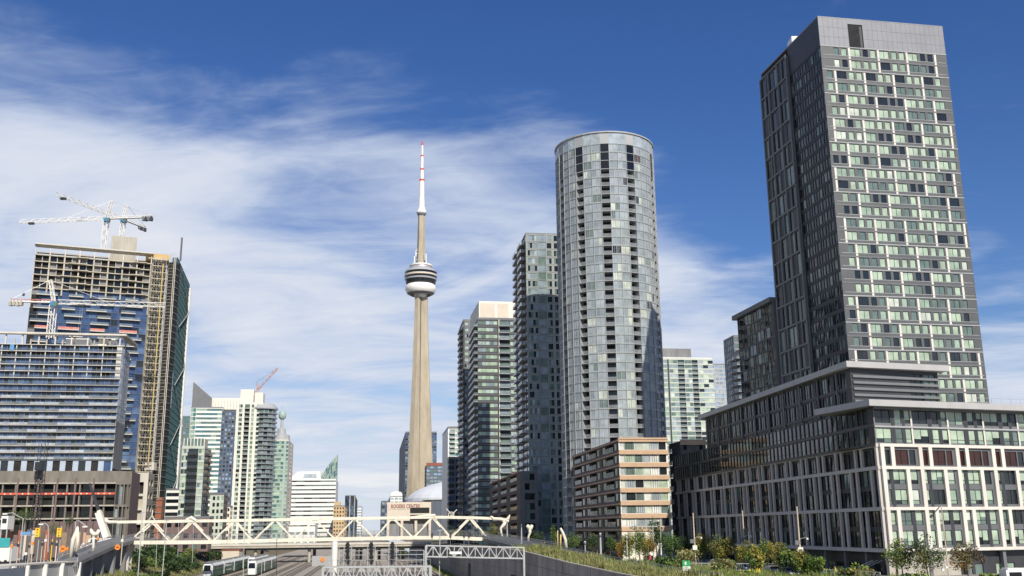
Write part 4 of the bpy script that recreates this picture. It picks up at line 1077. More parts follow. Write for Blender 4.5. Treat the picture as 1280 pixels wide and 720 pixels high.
# hoist mast
h = at(214, 318, 446); hm = empty('construction_hoist', (h.x, h.y, 25), 'tall pale lattice hoist mast between the scaffold and the teal glass tower', 'hoist'); f = MB()
w = 1.7
for a, b in ((-w, 0), (w, 0), (w, 2), (-w, 2)): f.bar((h.x+a, h.y+b, 8), (h.x+a, h.y+b, h.z), .26, 'concrete_pale', n=4)
z = 10
while z < h.z-2:
    f.bar((h.x-w, h.y, z), (h.x+w, h.y, z), .2, 'concrete_pale', n=3); f.bar((h.x-w, h.y, z), (h.x+w, h.y, z+3), .14, 'concrete_raw', n=3); z += 3
f.build('mast', hm)
f = MB(); zc_ = at(208, 588, 446).z; f.box(h.x-3.6, h.x+.6, h.y-3.6, h.y-.4, zc_, zc_+3.4, 'concrete_pale'); f.build('cage', hm)
f = MB(); f.box(h.x-2.4, h.x+1.6, h.y+3, h.y+9, 8, h.z-3, 'interior_shade'); z = 12
while z < h.z-6:
    f.box(h.x-2.6, h.x+1.8, h.y+2.8, h.y+9, z, z+.3, 'concrete_grey'); z += 3
f.build('landing_shaft', hm)
# teal tower
T = two('teal_glass_tower', 'dark teal glass tower with a slanting white edge, right edge of the construction group', (222.5, 322, 462), (216, 322), (238, 346), GZ, 3.0,
        lambda L: bays(L, 2.4, .9, .15, 2.8, ['pane_dark', 'pane_teal', 'pane_black']), lambda L: bays(L, 2.2, .95, .08, 2.9, ['pane_teal', 'pane_teal', 'pane_teal2', 'pane_teal']), 'dark_clad', 'teal_wall', angA=262, angB=-12, cap='dark_clad', par=0)
f = MB()
p = T.pB(T.lB, 0, 0); zh = T.zt-2
f.bar((p[0]+.3, p[1], GZ), (p[0]+.3, p[1], zh), .9, 'white_paint')
for k in range(5): a = T.zt*(.99-k*.2); b = a-T.zt*.1; f.bar(T.pB(T.lB*.35, -.3, a), T.pB(T.lB, -.3, b), .3, 'galv'); f.bar(T.pB(T.lB*.35, -.3, a-T.zt*.2), T.pB(T.lB, -.3, b), .3, 'galv')
T.part('bracing', f)
f = MB(); q = at(226, 318, 468); f.bar((q.x, q.y, T.zt), (q.x, q.y, at(226, 297, 468).z), .7, 'grey_clad'); T.part('roof_mast', f)
f = MB(); z = at(225, 486, 462).z; pbox(f, T.pB, 3, 9, z-8, z+9, -.5, -.1, 'pane_cyan'); T.part('blue_wrap', f)
T.done()
# open concrete frame
c = at(186, 592, 425); A = hit(156, 588, c, 262); pF, L = plane(A, c)
T = Bld('frame_building', 'pale open concrete frame building behind the brown wrapped podium corner', 'building', (c.x, c.y, GZ)); zt = c.z
zs = lin(GZ, zt-3, 5)+[zt]
facade(T, pF, L, zs, lambda j: [] if j == 5 else [(u, u+1.9, .5, zs[1]-zs[0]-.5, 'w', random.choice(['concrete_grey', 'concrete', 'interior_shade'])) for u in (.7, 3.6, 6.2, 8.4) if u+1.9 < L], 'concrete_pale', dep=1.5, mull=False, kindname='open_bay')
pS, L2 = plane(c, c.xy+dirv(-10)*14)
facade(T, pS, L2, lin(GZ, zt, 6), lambda j: [(1, 5, .5, 3, 'w', 'interior_shade'), (7, 12, .5, 3, 'w', 'interior_shade')], 'concrete', dep=1, mull=False, kindname='open_bay')
f = MB(); f.prism([A.xy, c.xy, c.xy+dirv(-10)*14, A.xy+dirv(-10)*14], zt, zt+.4, 'concrete_pale'); T.part('roof', f); T.done()
t = MB(); q = at(199, 626, 420); t.box(q.x-1.2, q.x+1.2, q.y, q.y+2.4, GZ, at(199, 622, 420).z, 'rust_red'); 
tw = empty('red_stair_tower', (q.x, q.y, GZ), 'rusty red temporary stair tower at the foot of the pale hoist mast', 'stair tower')
for k in range(9): t.box(q.x-1.4, q.x+1.4, q.y-.3, q.y, GZ+k*2.6, GZ+k*2.6+.3, 'concrete_grey')
t.build('shaft', tw)
# ---- cranes
def lattice(mb, p, q, w, m, step, th=.22):
    p, q = Vector(p), Vector(q); d = q-p; L = d.length; d.normalize()
    up = Vector((0, 0, 1)) if abs(d.z) < .9 else Vector((0, 1, 0)); a = d.cross(up).normalized(); b = a.cross(d).normalized()
    C4 = [a*w/2-b*w/2, -a*w/2-b*w/2, b*w/2] if abs(d.z) < .9 else [a*w/2+b*w/2, -a*w/2+b*w/2, -a*w/2-b*w/2, a*w/2-b*w/2]
    for c in C4: mb.bar(p+c, q+c, th, m, n=4)
    n = max(1, round(L/step))
    for i in range(n):
        s0, s1 = p+d*(L*i/n), p+d*(L*(i+1)/n)
        for k in range(len(C4)):
            c0, c1 = C4[k], C4[(k+1) % len(C4)]
            if i % 2: c0, c1 = c1, c0
            mb.bar(s0+c0, s1+c1, th*.7, m, n=3, caps=False)
def crane(label, root, mast_bot, tip, ctip, apex, m='crane_white', w=2.0, blue='crane_blue', Y=455, red=False, trol=.9, cab=True):
    r = at(*root, Y); jt = atz(tip[0], tip[1], r.z); ct = atz(ctip[0], ctip[1], r.z); ap = at(*apex, Y)
    d = (jt-r); d.normalize(); ct = r-d*((ct-r).length if (ct-r).length < 30 else 22)
    zb = at(root[0], mast_bot, Y).z
    E = empty('tower_crane', (r.x, r.y, zb), label, 'crane', 'tower cranes over the building sites')
    f = MB(); lattice(f, (r.x, r.y, zb), (r.x, r.y, r.z-.5), w, m, 2.4, .3); f.build('mast', E)
    f = MB(); f.box(r.x-1.1, r.x+1.1, r.y-1.1, r.y+1.1, r.z-.9, r.z+.9, blue); f.box(r.x+1.0, r.x+2.3, r.y-2.2, r.y-.6, r.z-1.5, r.z+.5, 'pane_mid'); f.build('slewing_cab', E)
    f = MB(); lattice(f, r+d*1.5+Vector((0, 0, 1)), jt+Vector((0, 0, 1)), 1.7, m, 2.4, .24); f.build('jib', E)
    f = MB(); f.bar(r+Vector((0, 0, .6)), ct+Vector((0, 0, .6)), 1.5, m, .45); lattice(f, r+Vector((0, 0, 1.2)), ct+Vector((0, 0, 1.2)), 1.0, 'pink_wrap' if red else m, 2.4, .2)
    f.build('counter_jib', E)
    f = MB(); s = d.cross(Vector((0, 0, 1))); 
    for k in (0, 1, 2, 3):
        f.box(*(lambda q: (q.x-.55, q.x+.55, q.y-.8, q.y+.8))(ct+d*(.6+k*1.35)), ct.z-1.3+.2*(k % 2), ct.z+.9, ('dark_clad', 'grey_mid')[k % 2] if not red else 'concrete')
    f.build('counterweight', E)
    f = MB(); lattice(f, r+Vector((0, 0, 1)), ap, 1.1, m, 2.2, .24); f.build('tower_head', E)
    f = MB(); f.bar(ap, r+d*((jt-r).length*.45)+Vector((0, 0, 2)), .22, m, n=3); f.bar(ap, ct+Vector((0, 0, 1.2)), .22, m, n=3); f.build('tie_bar', E)
    tr = r+d*((jt-r).length*trol); f = MB(); f.box(tr.x-1.3, tr.x+1.3, tr.y-.8, tr.y+.8, tr.z-.8, tr.z+.1, 'dark_clad')
    for o in (-.5, .5): f.bar((tr.x+o, tr.y, tr.z-.8), (tr.x+o*.4, tr.y, tr.z-36), .07, 'galv', n=3)
    f.box(tr.x-.5, tr.x+.5, tr.y-.3, tr.y+.3, tr.z-37.5, tr.z-36, 'dark_clad'); f.build('trolley', E)
    return E
crane('white tower crane above the unfinished tower with its long jib level to the left', (133, 275), 312, (24, 279), (186, 270), (140, 251), Y=470, trol=.86)
crane('rear white tower crane above the unfinished tower, its jib rising to the upper left', (154, 276), 306, (70, 244), (190, 285), (158, 256), Y=490, trol=.9, w=1.8)
crane('white tower crane before the unfinished tower, lattice jib to the right, red counter jib', (67, 380), 423, (206, 384), (10, 374), (63, 350), Y=402, red=True, trol=.25, w=2.2)
# ============================================================ left mid-distance towers
RT = dict(angA=262, angB=-8)
T = two('front_condo', 'grey green condo with dark stacked balconies, lowest in front of the banded office tower', (256, 560, 430), (228, 553), (264, 566), GZ, 2.95,
        lambda L: mixrow(L, [(1.6, 'w', ['pane_mid', 'pane_green', 'pane_steel2', 'pane_dark'], .6, 2.5, 3), (2.6, 'p', DK, .1, 2.6, 1.7, 'rail_dark', 'dark_clad'), (1.5, 'w', ['pane_mid', 'pane_green', 'pane_steel2'], .6, 2.5, 2)]),
        lambda L: mixrow(L, [(1, 'w', DK, .3, 2.5), (2, 'p', DK, .1, 2.6, 1.4, 'rail_dark', 'dark_clad'), (1, 'w', DK, .3, 2.5)]), 'sage', 'grey_clad', cap='sage', **RT)
f = MB(); pbox(f, T.pA, .4, T.lA-.4, T.zt+.95, T.zt+4.2, 1.5, 10, 'pane_mid')
for k in range(7): pbox(f, T.pA, .3+k*(T.lA-1)/6, .6+k*(T.lA-1)/6, T.zt+.9, T.zt+4.3, 1.2, 1.5, 'white_panel')
T.part('penthouse', f); T.done()
T = two('striped_lowrise', 'low block with dark and white stripes at the foot of the teal tower', (226, 613, 480), (208, 612), (229, 614), GZ, 3,
        lambda L: bays(L, 9, .97, .2, 1.9, DK), lambda L: bays(L, 5, .9, .2, 1.9, DK), 'white_panel', 'grey_clad', cat='building', **RT); T.done()
T = two('banded_office_tower', 'pale green office tower with close white bands and a pale roof screen', (279, 510, 900), (239, 507), (288, 512), GZ, 3.9,
        lambda L: mixrow(L, [(.6, 'w', ['pane_teal2', 'pane_green2'], .2, 3.6, 2), (3, 'w', ['pane_green2', 'pane_teal2', 'pane_mid'], 1.2, 3.3, 5)]), lambda L: bays(L, 4, .9, 1.2, 3.3, STL), 'white_panel', 'grey_light', **RT)
f = MB(); zt2 = at(280, 498, 905).z; q = [T.pA(T.lA*.28, 3, 0), T.pA(T.lA*1.58, 3, 0), T.pA(T.lA*1.58, 24, 0), T.pA(T.lA*.28, 24, 0)]
f.prism(q, T.zt-1, zt2, 'beige_white'); 
for k in range(14): pbox(f, T.pA, T.lA*(.28+k*.0925), T.lA*(.29+k*.0925), T.zt-.8, zt2-2, 2.7, 2.99, 'grey_light')
T.part('roof_screen', f)
f = MB(); h0, h1 = at(241, 478, 900).z, at(265, 496, 900).z
a, b, c2, d2 = T.pA(.5, 0.2, 0), T.pA(T.lA*.62, .2, 0), T.pA(T.lA*.62, 3, 0), T.pA(.5, 3, 0)
f.hexa([(a[0], a[1], T.zt), (b[0], b[1], T.zt), (c2[0], c2[1], T.zt), (d2[0], d2[1], T.zt), (a[0], a[1], h0), (b[0], b[1], h1-1), (c2[0], c2[1], h1-1), (d2[0], d2[1], h0)], 'grey_mid'); T.part('slanted_screen', f)
T.done()
T = two('navy_condo_tower', 'dark navy condo tower with small pale windows, between the banded office and the beige condo', (302, 515, 760), (277.5, 515), (306, 517), GZ, 3.0,
        lambda L: bays(L, 2.4, .62, .7, 2.4, ['pane_dark', 'pane_sky_tint', 'pane_blue', 'pane_steel', 'pane_blue']), lambda L: bays(L, 2.4, .6, .7, 2.4, BL), 'blue_grey', 'blue_grey', cap='blue_grey', **RT); T.done()
T = two('teal_back_tower', 'teal glass tower just visible left of the banded office tower', (241, 521, 1000), (226, 521), (244, 522), GZ, 3.6, lambda L: bays(L, 3, .9, .7, 3.1, ['pane_teal2', 'pane_steel', 'pane_mid']), lambda L: bays(L, 3, .9, .7, 3.1, ['pane_teal2']), 'grey_mid', 'grey_mid', **RT); T.done()
# beige condo with rounded balcony end
T = two('beige_condo_tower', 'tall cream condo tower with a rounded balcony corner and an orange crane on top', (329, 505, 650), (296, 503), (336, 508), GZ, 2.95,
        lambda L: mixrow(L, [(.9, 'c', 'beige_white'), (1.3, 'w', ['pane_mid', 'pane_green2', 'pane_dark'], .7, 2.5, 2), (.8, 'c', 'beige_white'), (1.8, 'p', DK, .2, 2.6, 1.2, 'rail_glass', 'beige_white'), (.5, 'c', 'beige_white'), (1.0, 'w', ['pane_mid', 'pane_green2'], .7, 2.5), (.9, 'c', 'beige_white'), (1.2, 'w', ['pane_mid', 'pane_dark'], .7, 2.5), (1.0, 'c', 'beige_white')]),
        lambda L: (lambda j: []), 'sage', 'beige_white', cap='beige_white', **RT)
zt2 = at(312, 487, 650).z; f = MB()
f.prism([T.pA(T.lA*.12, .5, 0), T.pA(T.lA*.62, .5, 0), T.pA(T.lA*.62, 12, 0), T.pA(T.lA*.12, 12, 0)], T.zt, zt2, 'beige_white')
f.prism([T.pA(T.lA*.66, .5, 0), T.pA(T.lA*.98, .5, 0), T.pA(T.lA*.98, 12, 0), T.pA(T.lA*.66, 12, 0)], T.zt, zt2-2, 'beige_white'); T.part('plant_room', f)
cc = Vector(T.pA(T.lA-.2, 7.5, 0)); Rr = 8.0; ps = circ(cc.x, cc.y, Rr, R_(-5)); Lq = Rr*R_(125); zs = floors(GZ, T.zt-3, 2.95)
facade(T, ps, Lq, zs, lambda j: [(i*Lq/6+.1, (i+1)*Lq/6-.1, .1, 2.7, 'w', random.choice(['pane_mid', 'pane_dark', 'pane_steel'])) for i in range(6)], 'grey_light', dep=.1, mull=False)
for z in zs:
    q = MB()
    for i in range(8): pbox(q, ps, i*Lq/8, (i+1)*Lq/8, z-.1, z+.12, -1.0, 0, 'grey_light'); pbox(q, ps, i*Lq/8, (i+1)*Lq/8, z+.15, z+1.15, -1.0, -.94, 'rail_glass')
    T.add('balcony', q)
f = MB(); f.lathe((cc.x, cc.y, T.zt-3), [(Rr+1.2, 0), (Rr+1.2, 1), (Rr-1, 3.5)], 'grey_light', 28); T.part('round_roof', f)
T.done()
E0 = at(321, 489, 655); E = empty('rooftop_crane', (E0.x, E0.y, zt2), 'small orange luffing crane on top of the cream condo tower', 'crane'); f = MB()
lattice(f, (E0.x, E0.y, zt2-3), at(323, 484, 655), 1.3, 'crane_orange', 2.5, .22); f.build('mast', E)
f = MB(); lattice(f, at(323, 486, 655), at(347, 460, 655), 1.0, 'crane_orange', 3, .2); f.build('jib', E)
f = MB(); lattice(f, at(324, 486, 655), at(320, 478, 655), 1.0, 'crane_orange', 3, .2); f.bar(at(320, 478, 655), at(347, 460, 655), .2, 'crane_orange', n=3); f.build('back_stay', E)
T = two('green_condo_tower', 'pale green tower with cream corner piers and a small green dome on its roof', (361, 551, 760), (343, 547), (367, 553), GZ, 3.1,
        lambda L: mixrow(L, [(4, 'w', ['pane_green2', 'pane_teal2', 'pane_mid', 'pane_green'], .8, 2.7, 4), (.8, 'c', 'green_panel'), (1, 'w', ['pane_mid', 'pane_green2'], .8, 2.7)]), lambda L: mixrow(L, [(1, 'c', 'beige'), (1, 'w', STL, .8, 2.6), (1, 'c', 'beige')]), 'green_panel', 'beige', cap='beige', **RT)
f = MB(); q = at(352, 541, 770); f.lathe((q.x, q.y, T.zt), [(7, 0), (6.6, 5), (3.4, 6), (3.2, 10), (1.2, 11), (1.0, 17)], 'grey_light', 12); T.part('lantern', f)
f = MB(); f.lathe((q.x, q.y, T.zt+17), [(1, 0), (2.6, 1.5), (3.0, 4), (2.4, 6), (.4, 7.5), (.2, 11)], 'green_panel', 16); T.part('dome', f, True)
T.done()
T = two('white_banded_office', 'broad white office block with dark horizontal window bands and a chamfered top', (420, 600, 950), (361, 600), (423, 601), GZ, 3.8,
        lambda L: mixrow(L, [(1, 'w', ['pane_dark', 'pane_mid', 'pane_dark'], 2.1, 3.5, 6)]), lambda L: (lambda j: []), 'white_panel', 'white_panel', cat='building', cap='white_panel', par=1, angA=262, angB=-8)
f = MB(); z1 = at(400, 590, 955).z; L = T.lA
a = [T.pA(u, .3, 0) for u in (0.5, L-.5)]; b = [T.pA(u, 22, 0) for u in (L-.5, .5)]; tp = [T.pA(u, d, 0) for u, d in ((L*.18, 1.5), (L*.66, 1.5), (L*.66, 20), (L*.18, 20))]
z0 = T.zt+.9; bt = [a[0], T.pA(L*.67, .3, 0), T.pA(L*.67, 22, 0), b[1]]
f.hexa([(p[0], p[1], z0) for p in bt]+[(p[0], p[1], z1) for p in tp], 'white_panel'); q = [T.pA(L*.3, .55, 0), T.pA(L*.6, .55, 0), T.pA(L*.57, 1.3, 0), T.pA(L*.33, 1.3, 0)]
f.quad((q[0][0], q[0][1]-.4, z0+1.5), (q[1][0], q[1][1]-.4, z0+1.5), (q[2][0], q[2][1]-.35, z1-2), (q[3][0], q[3][1]-.35, z1-2), 'pane_steel2')
T.part('chamfered_top', f); T.done()
# sail topped glass tower
c = at(421, 600, 1150); T = Bld('sail_glass_tower', 'green glass tower with a curved sail shaped top behind the white banded office', 'tower', (c.x, c.y, GZ))
A = hit(401, 600, c, 262); pF, L = plane(A, c); n = 10; q = MB()
zt_ = lambda t: at(401+20*t, 598-30*t**.75, 1150).z
for i in range(n):
    u0, u1 = L*i/n, L*(i+1)/n; z0, z1 = zt_(i/n), zt_((i+1)/n)
    for k in range(24):
        a, b = GZ+(z0-GZ)*k/24, GZ+(z0-GZ)*(k+1)/24; a2, b2 = GZ+(z1-GZ)*k/24, GZ+(z1-GZ)*(k+1)/24
        q.quad(pF(u0, 0, a), pF(u1-.3, 0, a2), pF(u1-.3, 0, b2-.5), pF(u0, 0, b-.5), random.choice(['pane_teal2', 'pane_green2', 'pane_teal', 'pane_steel']))
    q.hexa([pF(u0, .2, GZ), pF(u1, .2, GZ), pF(u1, 18, GZ), pF(u0, 18, GZ), pF(u0, .2, z0), pF(u1, .2, z1), pF(u1, 18, z1), pF(u0, 18, z0)], 'green_panel')
T.part('glass_wall', q); T.done()
T = two('tan_block', 'tan brick block with small windows beside the white banded office', (431, 633, 880), (417, 631), (434, 634), GZ, 3.2, lambda L: bays(L, 2.6, .5, .9, 2.5, DK), lambda L: bays(L, 2.6, .5, .9, 2.5, DK), 'tan', 'tan', cat='building', **RT)
f = MB(); pbox(f, T.pA, .5, T.lA*.62, T.zt, T.zt+4, 1, 8, 'tan'); T.part('plant_room', f); T.done()
T = two('twin_fin_tower', 'dark office tower with pale vertical stripe, in the gap left of the telecom tower', (444, 620, 1200), (431.5, 617), (447, 622), GZ, 3.8, lambda L: mixrow(L, [(1.6, 'w', ['pane_dark', 'pane_blue'], .3, 3.5, 3), (.35, 'c', 'grey_light'), (1.4, 'w', ['pane_dark', 'pane_blue', 'pane_mid'], .3, 3.5, 3), (.3, 'c', 'grey_light')]), lambda L: bays(L, 4, .8, .4, 3.4, DK), 'dark_clad', 'dark_clad', **RT); T.done()
T = two('pale_far_tower', 'faint pale striped tower right of the dark striped office tower', (452, 633, 1500), (446, 632), (453, 633), GZ, 4, lambda L: bays(L, 12, .95, 1.5, 3.4, ['pane_sky_tint', 'pane_steel']), lambda L: (lambda j: []), 'white_panel', 'white_panel', **RT); T.done()
T = two('sage_midrise', 'grey green mid-rise with square windows at the foot of the navy condo tower', (280, 619, 520), (263, 617), (285, 622), GZ, 3.2, lambda L: mixrow(L, [(1, 'c', 'sage'), (1.2, 'w', DK, .8, 2.7), (.5, 'c', 'sage'), (1.2, 'w', DK, .8, 2.7), (.5, 'c', 'sage'), (1.2, 'w', ['pane_green2', 'pane_dark'], .8, 2.7)]), lambda L: bays(L, 3, .5, .8, 2.6, DK), 'sage', 'brown_brick', cat='building', **RT); T.done()
T = two('small_pale_block', 'small pale block with paired windows, right of the grey green mid-rise', (288, 634, 540), (279, 634), (291, 635), GZ, 3, lambda L: bays(L, 2.2, .5, .8, 2.5, DK), lambda L: bays(L, 2.2, .5, .8, 2.5, DK), 'beige_white', 'beige', cat='building', **RT); T.done()
T = two('low_white_hall', 'low white hall with a shallow curved roof in front of the white banded office', (394, 658, 600), (361, 656), (397, 658), GZ, 5, lambda L: bays(L, 4, .7, .5, 2.2, STL), lambda L: (lambda j: []), 'white_panel', 'white_panel', cat='building', **RT)
f = MB(); w = T.lA
for k in range(8):
    u0, u1 = w*k/8, w*(k+1)/8; h = lambda u: 3.2*math.sin(math.pi*u/w)**.7 if 0 < u < w else 0
    f.hexa([T.pA(u0, 0, T.zt), T.pA(u1, 0, T.zt), T.pA(u1, 20, T.zt), T.pA(u0, 20, T.zt), T.pA(u0, 0, T.zt+.95+h(u0)), T.pA(u1, 0, T.zt+.95+h(u1)), T.pA(u1, 20, T.zt+.95+h(u1)), T.pA(u0, 20, T.zt+.95+h(u0))], 'white_panel')
T.part('curved_roof', f); T.done()
T = two('warehouse', 'low dark brown warehouse just beyond the footbridge on the left', (262, 648, 420), (206, 644), (266, 650), GZ, 4, lambda L: bays(L, 3.4, .6, 1, 2.8, DK), lambda L: bays(L, 3.4, .6, 1, 2.8, DK), 'brown_wrap', 'brown_brick', cat='building', **RT); T.done()
# ============================================================ ground, tracks, walls
def interp(x, T):
    for (a, b), (c, d) in zip(T, T[1:]):
        if x <= c: return b+(d-b)*max(0, (x-a))/(c-a)
    return T[-1][1]
tw = lambda s: interp(s, [(-60, 52), (60, 46), (100, 41.5), (135, 36.5), (165, 32), (195, 29.3), (260, 27.5), (400, 26.5), (700, 26), (5000, 26)])
zw = lambda s: interp(s, [(-60, 7), (110, 7.4), (140, 8.0), (170, 9.3), (195, 10.3), (230, 10.5), (330, 10.2), (420, 8), (650, 6.8), (5000, 6.8)])
SS = [-60, -20, 20, 60, 80, 100, 112, 124, 135, 145, 155, 165, 175, 185, 195, 215, 240, 270, 300, 330, 360, 400, 450, 520, 600, 700, 900, 1300, 2200, 5000]
def strip(name, fa, fb, m, kind='structure'):
    mb = MB()
    for a, b in zip(SS, SS[1:]):
        mb.quad(fa(a), fb(a), fb(b), fa(b), m)
    o = mb.build(name); o['kind'] = kind; return o
g = MB()
def P2(s, t, z): return st(s, t, z)
prof = lambda s: [(-5000, GZ-.6, 'ground'), (-150, GZ-.6, 'paving'), (-112, GZ-.6, 'asphalt'), (-92, GZ-.5, 'paving'), (-78, 6.3, 'earth'), (-59, .3, 'ballast'), (tw(s)-.2, .3, 'x')]
for a, b in zip(SS, SS[1:]):
    pa, pb = prof(a), prof(b)
    for i in range(len(pa)-1): g.quad(st(a, pa[i][0], pa[i][1]), st(a, pa[i+1][0], pa[i+1][1]), st(b, pb[i+1][0], pb[i+1][1]), st(b, pb[i][0], pb[i][1]), pa[i][2])
prof2 = lambda s: [(tw(s)+.35, zw(s)-.25, 'earth'), (tw(s)+7, zw(s)-.2, 'earth'), (max(tw(s)+20, 50), 7.45, 'grass'), (66, GZ-.1, 'paving'), (5000, GZ-.1, 'ground')]
for a, b in zip(SS, SS[1:]):
    pa, pb = prof2(a), prof2(b)
    for i in range(len(pa)-1): g.quad(st(a, pa[i][0], pa[i][1]), st(a, pa[i+1][0], pa[i+1][1]), st(b, pb[i+1][0], pb[i+1][1]), st(b, pb[i][0], pb[i][1]), pa[i][2])
g.v = g.v; o = g.build('ground'); o['kind'] = 'structure'
# street along the podium and the parking lane
mb = MB()
def rd(s, w): p = hit(1098, 700, (C.x, C.y), -7.5); d = dirv(-7.5); n = Vector((-d.y, d.x)); q = Vector((C.x, C.y))+d*s+n*w; return q
for a, b in zip(range(-60, 400, 20), range(-40, 420, 20)):
    mb.quad((*rd(a, 16), GZ-.05), (*rd(a, 6), GZ-.05), (*rd(b, 6), GZ-.05), (*rd(b, 16), GZ-.05), 'asphalt')
    mb.quad((*rd(a, 5.98), GZ+.08), (*rd(a, -2), GZ+.08), (*rd(b, -2), GZ+.08), (*rd(b, 5.98), GZ+.08), 'paving')
    mb.quad((*rd(a, 5.98), GZ-.1), (*rd(b, 5.98), GZ-.1), (*rd(b, 5.98), GZ+.08), (*rd(a, 5.98), GZ+.08), 'concrete_pale')
o = mb.build('road'); o['kind'] = 'structure'
# retaining wall with panels
rw = empty('retaining_wall', st(120, tw(120), 0), 'long dark concrete panel retaining wall curving along the right side of the railway', 'wall')
mb = MB(); cp = MB()
for a, b in zip(SS[1:], SS[2:]):
    if b > 720: break
    pa, pb = st(a, tw(a)), st(b, tw(b)); L = (pb-pa).length; n = max(1, round(L/3.2)); rows = 5
    nv = Vector((-(pb-pa).y, (pb-pa).x, 0)).normalized()
    for i in range(n):
        s0, s1 = a+(b-a)*i/n, a+(b-a)*(i+1)/n
        p, q = pa.lerp(pb, i/n), pa.lerp(pb, (i+1)/n)
        for r in range(rows):
            za, zb_ = .3+(zw(s0)-.3)*r/rows, .3+(zw(s0)-.3)*(r+1)/rows; za2, zb2 = .3+(zw(s1)-.3)*r/rows, .3+(zw(s1)-.3)*(r+1)/rows
            j = random.uniform(-.03, .03); o_ = nv*(.06+j); pp, qq = p.lerp(q, .012), p.lerp(q, .988)
            mb.quad((pp.x+o_.x, pp.y+o_.y, za+.05), (qq.x+o_.x, qq.y+o_.y, za2+.05), (qq.x+o_.x, qq.y+o_.y, zb2-.03), (pp.x+o_.x, pp.y+o_.y, zb_-.03), 'concrete_wall')
        mb.quad((p.x, p.y, .2), (q.x, q.y, .2), (q.x, q.y, zw(s1)), (p.x, p.y, zw(s0)), 'dark_clad')
    e = nv*.15; e2 = -nv*.4
    cp.hexa([(pa.x+e2.x, pa.y+e2.y, zw(a)+.01), (pa.x+e.x, pa.y+e.y, zw(a)+.01), (pb.x+e.x, pb.y+e.y, zw(b)+.01), (pb.x+e2.x, pb.y+e2.y, zw(b)+.01),
             (pa.x+e2.x, pa.y+e2.y, zw(a)+.2), (pa.x+e.x, pa.y+e.y, zw(a)+.2), (pb.x+e.x, pb.y+e.y, zw(b)+.2), (pb.x+e2.x, pb.y+e2.y, zw(b)+.2)], 'concrete')
mb.build('wall_panel', rw); cp.build('coping', rw)
mb = MB()
for s0 in (205, 282):
    p, q = st(s0, tw(s0)-.3), st(s0+5, tw(s0+5)-.3); mb.hexa([(p.x, p.y, .3), (q.x, q.y, .3), (q.x+.3, q.y, .3), (p.x+.3, p.y, .3), (p.x, p.y, 5.6), (q.x, q.y, 5.6), (q.x+.3, q.y, 5.6), (p.x+.3, p.y, 5.6)], 'black')
mb.build('niche_door', rw)
# tracks
TT = [-50, -45.2, -39, -33, -26.5, -20.5, -14.5, -8.5, -2.5, 3.5, 9.5, 15.5, 21]
for t in TT:
    a, b = 40, 640
    p = st(a, t, .32); E = empty('railway_track', p, 'straight railway track with rusty rails on pale ballast', 'track', 'parallel railway tracks')
    for r in (-.75, .75):
        mb = MB(); mb.bar(st(a, t+r, .62), st(b, t+r, .62), .14, 'rail', .18); mb.build('rail', E)
    mb = MB(); s = a; d = st(1, 0)-st(0, 0); n = Vector((d.y, -d.x, 0)); rr = R_(8)
    while s < 460:
        mb.obox(st(s, t), 2.6, .26, .3, .48, rr, 'sleeper'); s += .9 if s > 200 else 1.8
    o = mb.build('sleeper', E); o['kind'] = 'stuff'
mb = MB()
for t in (-42, -29.6, -5.4, 12.5, 18.4): mb.quad(st(40, t-.9, .306), st(40, t+.9, .306), st(640, t+.9, .306), st(640, t-.9, .306), 'ballast_dark')
mb.quad(st(40, -58.5, .31), st(40, -53.2, .31), st(640, -53.2, .31), st(640, -58.5, .31), 'paving'); o = mb.build('path'); o['kind'] = 'structure'
# ============================================================ footbridge
BL0, BR0 = at(160, 679, 300), at(612, 673.5, 318)
FBR = empty('truss_footbridge', ((BL0.x+BR0.x)/2, (BL0.y+BR0.y)/2, .3), 'long cream white steel truss footbridge with zigzag diagonals crossing the railway', 'bridge')
bot_px = [(160, 678.2), (213, 678), (264.5, 677.6), (316, 676.3), (368, 675), (418.7, 674), (467.9, 673), (517, 672.2), (564, 672.2), (611, 674.2)]
top_px = [(189.5, 652), (239, 651.2), (293, 650.6), (343.5, 649.7), (393.5, 648.8), (443, 648), (491, 647.2), (541.5, 646.3), (588.5, 647)]
def Yb(px): return 300+(px-160)/451*18
bot = [at(x, y, Yb(x)) for x, y in bot_px]; top = [at(x, y, Yb(x)) for x, y in top_px]
dn = Vector((BR0.y-BL0.y, -(BR0.x-BL0.x), 0)).normalized()*-1   # towards the far side
W_ = 4.6
tl, tr_ = at(140, 652.6, 299), at(628, 648.6, 319)
for side in (0, 1):
    o = dn*W_*side
    mb = MB(); pts = [tl]+top+[tr_]
    if side: pts = top
    for a, b in zip(pts, pts[1:]): mb.bar(a+o, b+o, .6, 'cream_paint', .8)
    mb.build('top_chord', FBR)
    mb = MB()
    for a, b in zip(bot, bot[1:]): mb.bar(a+o, b+o, .5, 'cream_paint', 1.05)
    mb.build('bottom_chord', FBR)
    for i in range(9):
        for q in (bot[i], bot[i+1]):
            mb = MB(); mb.bar(q+o, top[i]+o, .3, 'cream_paint', .42); mb.build('diagonal', FBR)
mb = MB()
for p in top: mb.bar(p, p+dn*W_, .35, 'cream_paint')
mb.build('cross_beam', FBR)
mb = MB()
for a, b in zip(bot, bot[1:]):
    a1, b1 = a+dn*.35, b+dn*.35; a2, b2 = a+dn*(W_-.35), b+dn*(W_-.35); h = Vector((0, 0, -.2)); u = Vector((0, 0, .3))
    mb.hexa([a1+h, b1+h, b2+h, a2+h, a1+u, b1+u, b2+u, a2+u], 'concrete')
mb.build('deck', FBR)
mb = MB()
